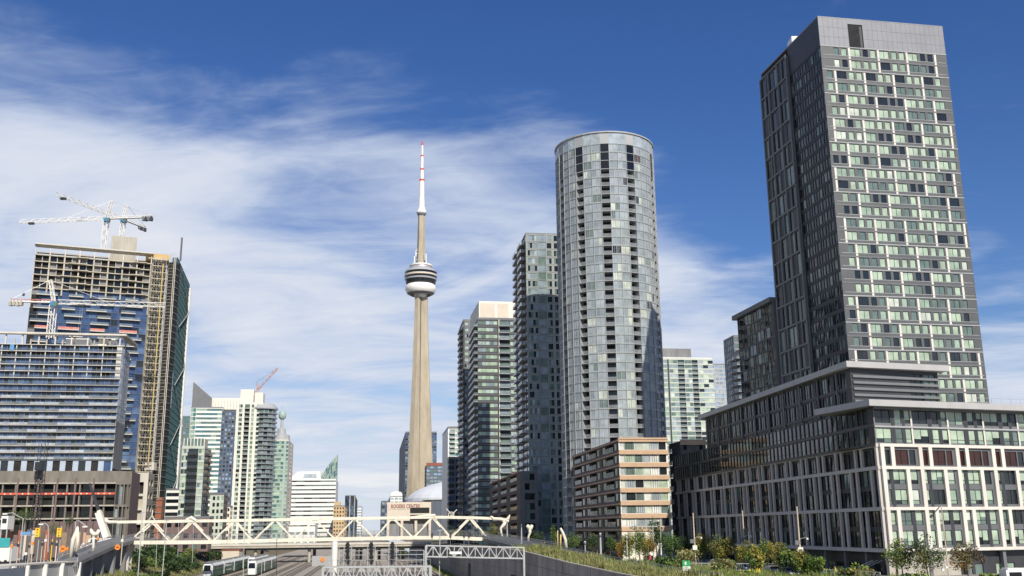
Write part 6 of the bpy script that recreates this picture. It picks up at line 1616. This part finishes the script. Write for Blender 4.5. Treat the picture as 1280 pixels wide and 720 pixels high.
def g5(rg):
    c_ = rg.choice(((947, 717), (904, 716), (1045, 716), (935, 713))); p = at(c_[0]+rg.gauss(0, 10), 717, rg.uniform(150, 160)); q = p; p.z = 8.0; return p
grass('yellow_flowers', 'clumps of yellow flowering weeds near the bottom edge', g5, 170, .45, ['flower', 'leaf_bright', 'grass'], 5)
for i, (px, Y, h, w, lb) in enumerate(((830, 168, 22, 30, 'large rounded pampas like shrub left of the green and white sign'), (855, 185, 26, 40, 'pale feathery shrub behind the green and white sign'), (947, 160, 34, 22, 'upright leafy shrub under the second utility pole'), (985, 158, 30, 26, 'low leafy shrub between the parked cars and the meadow'), (1012, 152, 26, 16, 'small upright shrub left of the corner stair rails'), (905, 165, 18, 40, 'spreading green shrub right of the green and white sign'), (1070, 150, 20, 44, 'wide low hedge before the corner entrance'), (1145, 136, 16, 60, 'dense low shrub in front of the grey base wall'), (1250, 138, 14, 60, 'low dark shrub in the bottom right corner'))):
    p = at(px, 720, Y); p.z = 7.6 if px < 1030 else 6.9; H = h*Y/1240; E = empty('shrub', p, lb, 'shrub', 'shrubs in the meadow', world=False)
    mb = MB(); leafcloud(mb, (0, 0, H*.45), (w*Y/2480, w*Y/2480, H*.5), 900, .2, [GRN, ['grass', 'grass_dry', 'leaf_olive'], MIX, DRK+['leaf_bright']][i % 4 if i != 1 else 1], 400+i, 12); mb.build('foliage', E)
    mb = MB(); mb.path([(0, 0, -.3), (0, 0, H*.4)], [.08, .04], 'bark', 5); mb.build('stem', E)
# ============================================================ poles, lamps
def ubase(px, py, Y): return at(px, py, Y)
def upole(label, top, bot, Y, w=.34, box=True):
    a, b = at(*bot, Y), at(*top, Y); b.x = a.x; E = empty('utility_pole', a, label, 'utility pole', 'utility poles along the street')
    mb = MB(); mb.bar(a-Vector((0, 0, 1)), b, w, 'pole_wood', n=10, w2=w*.65); mb.build('pole', E)
    if box:
        z = a.z+(b.z-a.z)*.42; mb = MB(); mb.box(a.x-.9, a.x-.1, a.y-.7, a.y-.3, z-.3, z+.4, 'grey_mid'); mb.box(a.x-.5, a.x+.3, a.y-.8, a.y-.2, z-1.5, z-.7, 'white_panel'); mb.build('equipment_box', E)
        mb = MB(); mb.bar((a.x, a.y, z+.6), (a.x+1.1, a.y-.4, z+.9), .08, 'steel'); mb.lathe((a.x+1.2, a.y-.4, z+.5), [(.05, .3), (.2, .2), (.18, 0), (.05, -.1)], 'white_panel', 10); mb.build('lamp', E)
    return E
upole('pale utility pole with lamp boxes, leftmost before the dark long block', (868, 641), (869.5, 703), 190)
upole('pale utility pole with lamp boxes, middle one before the dark long block', (928.5, 638), (932, 702), 188)
upole('pale utility pole with a white box, rightmost before the dark long block', (995.5, 633), (1002, 712), 168)
upole('thin wooden pole with wires in front of the white framed block', (1173, 632), (1186, 718), 135, .2, False)
E = bpy.data.objects['utility_pole.003'] if 'utility_pole.003' in bpy.data.objects else None
if E:
    mb = MB(); p = at(1174, 634, 135); mb.bar(p, at(1163, 647, 134), .1, 'dark_clad'); mb.bar(at(1163, 647, 134), at(1165, 644, 134), .25, 'dark_clad'); mb.build('bracket', E)
    mb = MB(); 
    for px in (1178, 1182.5): q = at(px, 712 if px < 1180 else 709, 134.6); mb.bar(q, q+Vector((0, -.25, 0)), .3, 'sign_white', n=10)
    mb.build('reflector', E)
    mb = MB(); mb.bar(at(1176, 702, 135), at(1207, 702, 135), .05, 'galv', n=3); mb.build('stay_wire', E)
def slamp(label, top, bot, Y, r=.32, globe=True, w=.2):
    a, b = at(*bot, Y), at(*top, Y); b.x = a.x; E = empty('street_lamp', a, label, 'street lamp', 'lamps by the plaza')
    mb = MB(); mb.bar(a-Vector((0, 0, .6)), b-Vector((0, 0, .4)), w*1.4, 'galv', n=8, w2=w); mb.build('post', E)
    mb = MB(); r *= .75; mb.lathe(b-Vector((0, 0, .5)), [(w*.6, 0, 'dark_clad'), (r*.8, .12, 'grey_mid'), (r, .35, 'grey_mid'), (r*.8, .6, 'white_panel'), (.05, .75)], 'white_panel', 12); mb.build('lamp_head', E); return E
slamp('white post with a dark globe lamp in front of the brown mid-rise', (750.5, 668), (751, 690), 190, .35, w=.3)
slamp('short lamp post beside the orange trees', (783.5, 672), (784, 690), 200, .35)
slamp('small plaza lamp left of the white post with the dark globe', (731, 678), (731.5, 687), 215, .4)
slamp('slim grey lamp post behind the right ramp', (651, 657), (652, 677), 262, .12, w=.28)
slamp('slim lamp post right of the footbridge tip, before the brick block', (633, 652), (634, 668), 290, .12, w=.28)
E = empty('light_gantry_post', at(817, 700, 215), 'pole with a long horizontal arm and hanging lights in front of the sunlit brown end', 'pole'); mb = MB()
a, b = at(817, 700, 215), at(816, 656, 215); mb.bar(a, b, .22, 'galv', n=8); mb.bar(at(787, 658, 215), at(822, 658, 215), .16, 'galv'); mb.build('pole', E)
mb = MB()
for k in range(5): q = at(789+k*5.5, 659, 215); mb.box(q.x-.3, q.x+.3, q.y-.2, q.y+.2, q.z-.35, q.z, 'grey_mid')
mb.build('light', E)
E = empty('signpost', at(826.5, 703, 195), 'thin white traffic post in front of the orange autumn trees', 'post'); mb = MB(); mb.bar(at(826.5, 705, 195), at(825.5, 648, 195), .14, 'galv', n=8); mb.bar(at(826.6, 703, 194.6), at(826.4, 679, 194.6), .28, 'white_panel', n=8); mb.build('post', E)
# track poles on the left
for i, (t0, b0, Y, lb) in enumerate((((178.5, 640), (172, 724), 205, 'thick grey mast crossing the left end of the footbridge'), ((208.5, 650), (202, 724), 215, 'grey track mast right of the thick one, crossing the first truss bay'), ((197, 660), (195, 706), 330, 'thin grey pole behind the first truss bay'), ((223.5, 652), (223, 692), 345, 'thin pole under the second truss bay'), ((242, 652), (240.5, 700), 360, 'thin pole with a pale foot on the bank under the second truss diagonal'), ((306, 640), (304.5, 722), 260, 'faint slender mast in front of the beige condo'), ((327.5, 700), (326.5, 722), 300, 'short mast at the front of the middle train'), ((346, 674), (346, 722), 280, 'dark jointed mast right of the trains'), ((550, 662), (549, 690), 190, 'thin rod rising behind the lattice gantry'), ((424, 676), (424, 700), 330, 'thin pale rod just right of the footbridge pier'))):
    a, b = at(*b0, Y), at(*t0, Y); a.z = max(.3, min(a.z, 4)) if Y > 300 else .3
    E = empty('track_mast', a, lb, 'mast', 'masts beside the tracks'); mb = MB(); mb.bar(a, b, .24 if i < 2 else .18, 'galv' if i != 7 else 'dark_clad', n=8, w2=.16); mb.build('mast', E)
    mb = MB(); mb.bar(b+Vector((-.5, 0, -.1)), b+Vector((.5, 0, -.1)), .12, 'steel'); mb.build('cap_arm', E)
# ============================================================ vehicles
def car_proto():
    E = empty('parked_car', (0, 0, 0), 'car', 'car', 'cars parked by the street', world=False); mats_ = 'car_white'
    def body(m):
        mb = MB(); prof = [(-2.2, .35), (-2.25, .75), (-1.9, .95), (-1.2, 1.0), (-.6, 1.42), (.9, 1.45), (1.6, 1.02), (2.15, .92), (2.25, .6), (2.2, .35)]
        for (x0, z0), (x1, z1) in zip(prof, prof[1:]):
            y0 = .88 if z0 < 1.1 else .68; y1 = .88 if z1 < 1.1 else .68; mb.quad((x0, -y0, z0), (x0, y0, z0), (x1, y1, z1), (x1, -y1, z1), m)
        for s in (-1, 1):
            pts = [(x, s*(.88 if z < 1.1 else .68), z) for x, z in prof]; 
            lo = [p for p in pts if p[2] < 1.1]; mb.poly(lo if s < 0 else lo[::-1], m)
            a = [(-1.2, s*.88, 1.0), (-.6, s*.68, 1.42), (.9, s*.68, 1.45), (1.6, s*.88, 1.02)]; mb.poly(a[::-1] if s < 0 else a, m)
        mb.quad((-2.2, -.88, .35), (2.2, -.88, .35), (2.2, .88, .35), (-2.2, .88, .35), m); return mb
    bodies = {m: body(m) for m in ('car_white', 'car_black', 'car_silver', 'car_red', 'car_blue')}
    mb = MB()
    for s in (-1, 1):
        for x0, x1, x2, x3 in ((-1.0, .15, .15, -.55), (.22, 1.35, .82, .22)):
            q = [(x0, s*.875, 1.04), (x1, s*.875, 1.04), (x2, s*.70, 1.38), (x3, s*.70, 1.38)]; mb.poly(q if s < 0 else q[::-1], 'pane_black')
    mb.quad((-1.17, -.78, 1.04), (-1.17, .78, 1.04), (-.66, .64, 1.4), (-.66, -.64, 1.4), 'pane_black'); mb.quad((1.58, .78, 1.06), (1.58, -.78, 1.06), (.98, -.64, 1.42), (.98, .64, 1.42), 'pane_black')
    win = mb.build('window', E); win.location.z = .012; win.scale = (1, 1.012, 1)
    for x in (-1.4, 1.4):
        for s in (-1, 1):
            mb = MB(); mb.bar((x, s*.72, .33), (x, s*.93, .33), .66, 'rubber', n=14); w = mb.build('wheel', E); mb = MB(); mb.bar((x, s*.9, .33), (x, s*.945, .33), .38, 'steel', n=10); mb.build('rim', w)
    for s in (-.6, .6):
        mb = MB(); mb.box(-2.27, -2.2, s-.18, s+.18, .62, .78, 'sign_white'); mb.build('headlight', E); mb = MB(); mb.box(2.22, 2.27, s-.18, s+.18, .66, .84, 'red_paint'); mb.build('tail_light', E)
    return E, bodies
CP, BOD = car_proto(); firstc = True; BM = {}
def car(px, py, Y, rz, m, lb, zb=GZ-.05, sc=1):
    global firstc
    p = at(px, py, Y); p.z = zb
    if firstc: o = CP; o.location = p; o.rotation_euler = (0, 0, rz); o['label'] = lb; firstc = False; b = BOD[m].build('body', o); BM[m] = b.data
    else:
        r = CP.copy(); COL.objects.link(r); r.location = p; r.rotation_euler = (0, 0, rz); r['label'] = lb; o = r
        for c in kids(CP):
            if c.name.startswith('body'): continue
            d = c.copy(); COL.objects.link(d); d.parent = r
            for g_ in kids(c): e = g_.copy(); COL.objects.link(e); e.parent = d
        if m in BM: b = bpy.data.objects.new('body', BM[m]); COL.objects.link(b); b.parent = r
        else: b = BOD[m].build('body', r); BM[m] = b.data
    o.scale = (sc,)*3; return o
for px, Y, m, lb in ((895, 205, 'car_white', 'white car parked left of the second utility pole'), (906, 207, 'car_black', 'black car right behind the white parked car'), (918, 198, 'car_black', 'dark car between the white car and the middle utility pole'), (930, 190, 'car_blue', 'dark blue car by the middle utility pole'), (965, 176, 'car_silver', 'silver car under the bushy olive tree'), (985, 170, 'car_blue', 'dark blue car under the yellowish tree'), (1049, 160, 'car_black', 'black car with a glinting roof near the corner entrance'), (1068, 158, 'car_blue', 'dark car closest to the corner stair rails'), (812, 230, 'car_black', 'black car beneath the orange autumn trees')):
    car(px, 700, yw(px)-(37 if px < 1000 else 28 if px < 1040 else 12) if px > 860 else Y, R_(98) if Y != 160 else R_(80), m, lb)
for px, Y, m, lb in ((68, 300, 'car_black', 'black car at the left intersection, below the yellow signals'), (45, 330, 'car_silver', 'silver car waiting at the left intersection'), (20, 320, 'car_white', 'white car at the far left edge'), (58, 350, 'car_black', 'dark car behind the others at the left intersection')):
    car(px, 700, Y, R_(82), m, lb, GZ-.55)
E = empty('delivery_van', at(10, 690, 300), 'white box van with a turquoise tarp at the far left edge', 'van', world=True); p = at(4, 693, 300); q = at(13, 683, 300)
mb = MB(); mb.box(p.x-3, q.x, 300, 305, GZ-.1, q.z, 'white_panel'); mb.build('body', E); mb = MB(); mb.box(p.x-3, q.x-.2, 299.8, 299.98, q.z-.2, q.z+2.4, 'teal_tarp'); mb.build('tarp', E)
mb = MB(); mb.bar((p.x-1, 299.9, GZ-.1), (p.x-1, 300.3, GZ-.1), .9, 'rubber', n=14); mb.bar((q.x-1, 299.9, GZ-.1), (q.x-1, 300.3, GZ-.1), .9, 'rubber', n=14); mb.build('wheel', E)
# concrete pump truck boom
E = empty('boom_truck', at(132, 676, 320), 'white boom truck with its thick pale boom raised beside the left ramp', 'truck'); mb = MB()
mb.bar(at(135, 672, 320), at(124, 638, 320), 2.2, 'cream_paint', 1.4, w2=1.5); mb.bar(at(132, 674, 319), at(121, 641, 319), 1.0, 'white_panel'); mb.build('boom', E)
mb = MB(); mb.bar(at(124, 640, 321), at(112, 604, 321), .9, 'dark_clad', w2=.5); mb.build('boom_tip', E)
mb = MB(); p = at(128, 680, 320); mb.box(p.x-3.5, p.x+3.5, 318, 321, GZ-.1, p.z+1.8, 'white_panel'); mb.build('cab', E); mb = MB(); mb.box(p.x-3.2, p.x-.5, 317.9, 317.99, p.z+.4, p.z+1.5, 'pane_black'); mb.build('windscreen', E)
mb = MB()
for o_ in (-2.4, 2.2): mb.bar((p.x+o_, 317.8, GZ), (p.x+o_, 318.2, GZ), 1.1, 'rubber', n=14)
mb.build('wheel', E)
# ============================================================ left intersection clutter
def tlight(px, py, bot, Y, lb):
    p = at(px, py, Y); b = at(px-1.5, bot, Y); E = empty('traffic_light', (b.x, b.y, GZ-.6), lb, 'traffic light', 'yellow traffic lights at the left intersection')
    mb = MB(); mb.bar((b.x, b.y, GZ-.6), (b.x, b.y, p.z+1.5), .2, 'galv', n=8); mb.bar((b.x, b.y, p.z+1.3), (p.x+.2, p.y, p.z+1.3), .14, 'galv', n=6); mb.build('post', E)
    mb = MB(); mb.box(p.x-.55, p.x+.55, Y-.8, Y-.2, p.z-1.1, p.z+1.1, 'traffic_yellow'); h_ = mb.build('signal_head', E)
    for k, m in enumerate(('red_paint', 'orange_sign', 'sign_green')):
        mb = MB(); mb.bar((p.x, Y-.82, p.z+.7-k*.7), (p.x, Y-.9, p.z+.7-k*.7), .4, m, n=12); mb.build('lens', h_)
tlight(48.5, 665.5, 690, 255, 'yellow traffic light on the left of the pair'); tlight(75.5, 665.5, 690, 255, 'yellow traffic light on the right of the pair'); 
def disc(px, py, bot, Y, lb, r=1.1):
    p = at(px, py, Y); E = empty('road_sign', (p.x, p.y, GZ-.6), lb, 'sign', 'round orange work signs'); mb = MB(); n = 16
    mb.bar((p.x, p.y, p.z), (p.x, p.y-.08, p.z), r*2, 'orange_sign', n=n); mb.build('sign_face', E); mb = MB(); mb.bar((p.x, p.y+.1, at(px, bot, Y).z), (p.x, p.y+.1, p.z+.6), .12, 'galv', n=6); mb.build('post', E)
    mb = MB(); mb.box(p.x-r*.5, p.x+r*.5, p.y-.12, p.y-.085, p.z-.12, p.z+.12, 'dark_clad'); mb.build('bar_mark', E)
disc(78.5, 686, 695, 245, 'orange round sign below the right yellow traffic light', .75); disc(147, 684, 688, 262, 'orange round sign hung on the side of the left ramp', .7)
# hoardings and site fences
E = empty('site_hoarding', at(30, 668, 325), 'orange and brown site hoarding along the street below the unfinished podium', 'fence'); 
rg = random.Random(9); x = -6
while x < 62:
    mb = MB(); w = rg.uniform(3, 7); a, b = at(x, 664+rg.uniform(-3, 5), 325), at(x+w, 668, 325); mb.box(a.x, b.x, 325, 325.4, GZ-.6, a.z, rg.choice(['rust_red', 'brown_wrap', 'brown_brick', 'brown_wrap', 'grey_mid', 'rust_red', 'beige'])); mb.build('panel', E); x += w+.2
E = empty('site_hoarding', at(100, 672, 322), 'orange netting and plywood hoarding between the right traffic light and the boom truck', 'fence'); x = 78
while x < 112:
    mb = MB(); w = rg.uniform(3, 6); a, b = at(x, 668+rg.uniform(-3, 5), 320), at(x+w, 668, 320); mb.box(a.x, b.x, 320, 320.4, GZ-.6, a.z, rg.choice(['rust_red', 'brown_brick', 'brown_wrap', 'wood', 'orange_stone', 'brown_wrap'])); mb.build('panel', E); x += w+.3
E = empty('base_wall_brown', at(95, 660, 352), 'brown panelled ground floor wall under the unfinished podium', 'wall'); mb = MB(); a, b = at(50, 652, 345), at(125, 652, 345); mb.box(a.x, b.x, 345, 346, GZ-.6, a.z, 'brown_wrap'); mb.build('wall', E)
mb = MB()
for k in range(10): c_ = a.lerp(b, k/9); mb.box(c_.x-.1, c_.x+.1, 344.9, 344.99, GZ-.6, a.z, 'dark_clad')
mb.build('joint_strip', E)
pl_ = [(5, 645, 'white_panel', 'short white site office box on the far left', 'site_office', 3.2, 9), (33, 653, 'blue_panel', None, None, 0, 0)]
E = empty('site_office', at(5, 662, 318), 'white site container standing on the hoarding line at the far left', 'container'); mb = MB(); a, b = at(2, 645, 318), at(9, 660, 318); mb.box(a.x, b.x, 318, 322, b.z-.4, a.z, 'white_panel'); [mb.box(x, x+.3, 318.2, 318.5, GZ-.6, b.z-.41, 'galv') for x in (a.x, b.x-.3)]; mb.build('body', E); mb = MB(); mb.box(a.x+.4, b.x-.4, 317.9, 317.99, a.z-2.2, a.z-.8, 'pane_dark'); mb.build('window', E)
def slamp2(lb, bot, pts, Y):
    E = empty('cobra_lamp', at(*bot, Y), lb, 'street lamp', 'curved arm lamps at the left intersection'); mb = MB(); P_ = [at(*bot, Y)]+[at(x, y, Y) for x, y in pts]; mb.path(P_, [.16]+[.11]*(len(P_)-1), 'galv', 6); mb.build('post', E)
    mb = MB(); q = P_[-1]; mb.box(q.x-.9, q.x+.3, q.y-.2, q.y+.2, q.z-.25, q.z+.1, 'white_panel'); mb.build('lamp_head', E)
slamp2('grey lamp with a curved arm over the far left intersection', (25, 692), [(29, 648), (24, 646), (16, 641), (8, 642)], 262)
slamp2('grey lamp with a curved arm left of the leaning horn', (94, 686), [(94.5, 652), (98, 650.5), (104, 655), (108, 658)], 258)
slamp2('lamp with a short curved arm between the two traffic lights', (60, 690), [(60.5, 658), (57, 654), (53, 655)], 275)
rg = random.Random(3)
for i in range(20):
    px = [14, 22, 36, 40, 52, 56, 64, 70, 84, 101, 104, 108, 109, 111, 115, 121, 124, 127, 152, 33][i]; Y = rg.uniform(262, 300); h = rg.uniform(2.5, 8); p = at(px, 690, Y)
    m = rg.choice(['traffic_yellow', 'galv', 'cream_paint', 'galv', 'pole_wood', 'grey_mid'])
    E = empty('site_post', (p.x, p.y, GZ-.6), {'traffic_yellow': 'yellow post standing in the clutter of the left intersection', 'galv': 'grey metal post standing in the clutter of the left intersection', 'cream_paint': 'cream post standing in the clutter of the left intersection', 'pole_wood': 'wooden post standing in the clutter of the left intersection', 'grey_mid': 'dark grey post standing in the clutter of the left intersection'}[m], 'post', 'posts at the left intersection')
    mb = MB(); mb.bar((p.x, p.y, GZ-.7), (p.x, p.y, GZ+h), .28, m, n=6); mb.build('post', E); mb = MB(); mb.box(p.x-.3, p.x+.3, p.y-.3, p.y+.1, GZ+h*.75, GZ+h*.75+.7, rg.choice(['dark_clad', 'white_panel', 'orange_sign'])); mb.build('box', E)
# concrete barriers
for i in range(12):
    p = st(255+i*5.5, -83+rg.uniform(-.4, .4), GZ-.55); o_ = [1]
    if i == 0:
        E0b = empty('concrete_barrier', p, 'pale concrete road barrier along the street edge by the left ramp', 'barrier', 'concrete barriers along the left street', world=False); mb = MB()
        mb.hexa([(-.4, -2, 0), (.4, -2, 0), (.4, 2, 0), (-.4, 2, 0), (-.12, -2, .95), (.12, -2, .95), (.12, 2, .95), (-.12, 2, .95)], 'concrete_pale'); mb.build('block', E0b); E0b.rotation_euler = (0, 0, R_(8))
    else: copy_tree(E0b, p, R_(8))
# ============================================================ people
def person(px, Y, zb, top, leg, lb, rz=0, helmet=None, pose=0):
    p = at(px, 700, Y); E = empty('person', (p.x, p.y, zb), lb, 'person', world=False); E.rotation_euler = (0, 0, rz)
    V = [(0, 0, .95), (0, 0, 1.15), (0, 0, 1.38), (0, 0, 1.5), (0, -.01, 1.66), (-.11, 0, .88), (-.13, -.04-.1*pose, .48), (-.13, .02+.15*pose, .06), (.11, 0, .88), (.13, .05, .48), (.13, .08, .06), (-.2, 0, 1.4), (-.27, .02, 1.12), (-.25, -.12, .9), (.2, 0, 1.4), (.27, .02, 1.12), (.25, -.12, .9), (-.13, -.14, .04), (.13, -.08, .04), (-.24, -.16, .8), (.24, -.16, .8)]
    Ed = [(0, 1), (1, 2), (2, 3), (3, 4), (0, 5), (5, 6), (6, 7), (0, 8), (8, 9), (9, 10), (2, 11), (11, 12), (12, 13), (2, 14), (14, 15), (15, 16), (7, 17), (10, 18), (13, 19), (16, 20)]
    R = [.15, .14, .17, .06, .105, .09, .065, .045, .09, .065, .045, .065, .05, .035, .065, .05, .035, .04, .04, .03, .03]
    me = bpy.data.meshes.new('body'); me.from_pydata(V, Ed, []); o = bpy.data.objects.new('body', me); COL.objects.link(o); o.parent = E
    sk = o.modifiers.new('s', 'SKIN'); ss = o.modifiers.new('u', 'SUBSURF'); ss.levels = 1; ss.render_levels = 1
    for i, r in enumerate(R): me.skin_vertices[0].data[i].radius = (r, r*.85)
    me.skin_vertices[0].data[0].use_root = True
    dg = bpy.context.evaluated_depsgraph_get(); m2 = bpy.data.meshes.new_from_object(o.evaluated_get(dg)); o.modifiers.clear(); o.data = m2
    m2.materials.clear()
    for k in (top, leg, 'skin', 'cloth_dark'): m2.materials.append(MATS[k])
    for f in m2.polygons:
        c_ = f.center; f.material_index = 2 if c_.z > 1.5 or (abs(c_.x) > .2 and c_.z < .92 and c_.z > .7) else (0 if c_.z > .93 else (1 if c_.z > .1 else 3)); f.use_smooth = True
    mb = MB(); mb.lathe((0, .01, 1.66), [(.125, 0), (.12, .06), (.08, .12), (.02, .14)], helmet or 'cloth_dark', 12); mb.build('helmet' if helmet else 'hair', E, True)
person(813, 190, 8.0, 'cloth_red', 'cloth_dark', 'person in a red top walking by the fence below the orange trees', .4, pose=1)
person(34.5, 316, at(34.5, 661, 316).z-1.7, 'cloth_blue', 'cloth_dark', 'worker in blue with a yellow helmet above the hoarding at the far left', 0, 'traffic_yellow')
p = at(34.5, 661, 316); E = empty('work_platform', (p.x, p.y, GZ-.6), 'blue wrapped work platform carrying the worker at the far left', 'platform'); mb = MB(); mb.box(p.x-1.6, p.x+1.6, 315, 318, p.z-2.0, p.z-1.72, 'blue_panel'); mb.build('deck', E); mb = MB()
for o_ in (-1.5, 1.5): mb.bar((p.x+o_, 316, GZ-.6), (p.x+o_, 316, p.z-.7), .14, 'galv'); 
mb.box(p.x-1.6, p.x+1.6, 314.9, 315, p.z-1.7, p.z-.9, 'pane_cyan'); mb.build('frame', E)
# ============================================================ signs and fences on the right
E = empty('info_sign', at(858, 718, 158), 'small green and white notice board standing in the meadow', 'sign'); p, q = at(852.8, 700.8, 158), at(863.2, 713, 158); mb = MB()
mb.box(p.x, q.x, 158, 158.12, q.z, p.z-.85, 'sign_white'); mb.box(p.x, q.x, 157.98, 158.14, p.z-.84, p.z, 'sign_green'); mb.build('board', E); mb = MB()
for x in (p.x+.1, q.x-.1): mb.bar((x, 158.06, q.z-1.5), (x, 158.06, q.z+.02), .1, 'galv')
mb.build('leg', E); mb = MB(); mb.box(p.x+.35, p.x+.6, 157.95, 157.975, p.z-.6, p.z-.2, 'sign_white'); mb.build('marking', E); mb = MB(); mb.box(p.x+.2, q.x-.3, 157.96, 157.99, q.z+.45, q.z+.52, 'sign_green'); mb.build('marking', E)
def fence(lb, pts, n, h, m='galv', w=.06):
    E = empty('metal_fence', pts[0], lb, 'fence'); r_ = MB(); L = sum((b-a).length for a, b in zip(pts, pts[1:]))
    for a, b in zip(pts, pts[1:]):
        for k in (h, h*.12): r_.bar(a+Vector((0, 0, k)), b+Vector((0, 0, k)), w*1.4, m)
        c = max(2, int((b-a).length/.3))
        for i in range(c): q = a.lerp(b, i/c); r_.bar(q+Vector((0, 0, h*.12)), q+Vector((0, 0, h)), w*.5, m, n=3, caps=False)
    r_.build('rail', E); p_ = MB()
    for a, b in zip(pts, pts[1:]):
        c = max(1, round((b-a).length/3))
        for i in range(c+1): q = a.lerp(b, i/c); p_.bar(q-Vector((0, 0, .4)), q+Vector((0, 0, h+.05)), w*1.6, m)
    p_.build('post', E)
P3 = lambda s, t: st(s, tw(s)+t, zr(s, tw(s)+t))
fence('pale green railing curving from the plaza towards the bottom edge', [P3(s, 7.5) for s in (128, 140, 152, 165, 180, 196)], 0, 1.2)
fence('long grey railing across the meadow behind the green and white sign', [st(165, 52+k*5, zr(165, 52+k*5)+.2) for k in range(4)]+[st(163, 74, GZ+.1)], 0, 1.2)
fence('grey street railing before the corner entrance, right of the last utility pole', [at(1030, 715, 152).xy.to_3d()+Vector((0, 0, GZ)), at(1060, 715, 150).xy.to_3d()+Vector((0, 0, GZ)), at(1100, 716, 146).xy.to_3d()+Vector((0, 0, GZ-.2))], 0, 1.1)
mb = MB(); E = empty('concrete_kerb_wall', st(160, 78, GZ), 'low pale kerb wall at the edge of the meadow below the parked cars', 'wall')
a, b = at(955, 713, 168), at(1100, 717, 146); a.z = b.z = GZ; mb.hexa([a, b, b+Vector((0, .4, 0)), a+Vector((0, .4, 0)), a+Vector((0, 0, .6)), b+Vector((0, 0, .6)), b+Vector((0, .4, .6)), a+Vector((0, .4, .6))], 'concrete_pale'); mb.build('wall', E)
E = empty('white_van', at(1262, 716, 135), 'white van roof just entering the frame at the bottom right', 'van'); p = at(1253, 714, 136); mb = MB(); mb.box(p.x, p.x+4.6, 135, 137, GZ-.6, p.z+.2, 'car_white'); mb.box(p.x+.3, p.x+4.3, 135.1, 136.9, p.z+.21, p.z+.4, 'car_white'); mb.build('body', E); mb = MB(); mb.box(p.x+.4, p.x+2.0, 134.95, 134.99, p.z-.7, p.z-.1, 'pane_black'); mb.build('window', E); mb = MB(); mb.bar((p.x+1, 134.9, GZ-.2), (p.x+1, 135.3, GZ-.2), .7, 'rubber', n=12); mb.bar((p.x+3.6, 134.9, GZ-.2), (p.x+3.6, 135.3, GZ-.2), .7, 'rubber', n=12); mb.build('wheel', E)
for o in list(bpy.data.objects):
    if o.get('_w'): del o['_w']
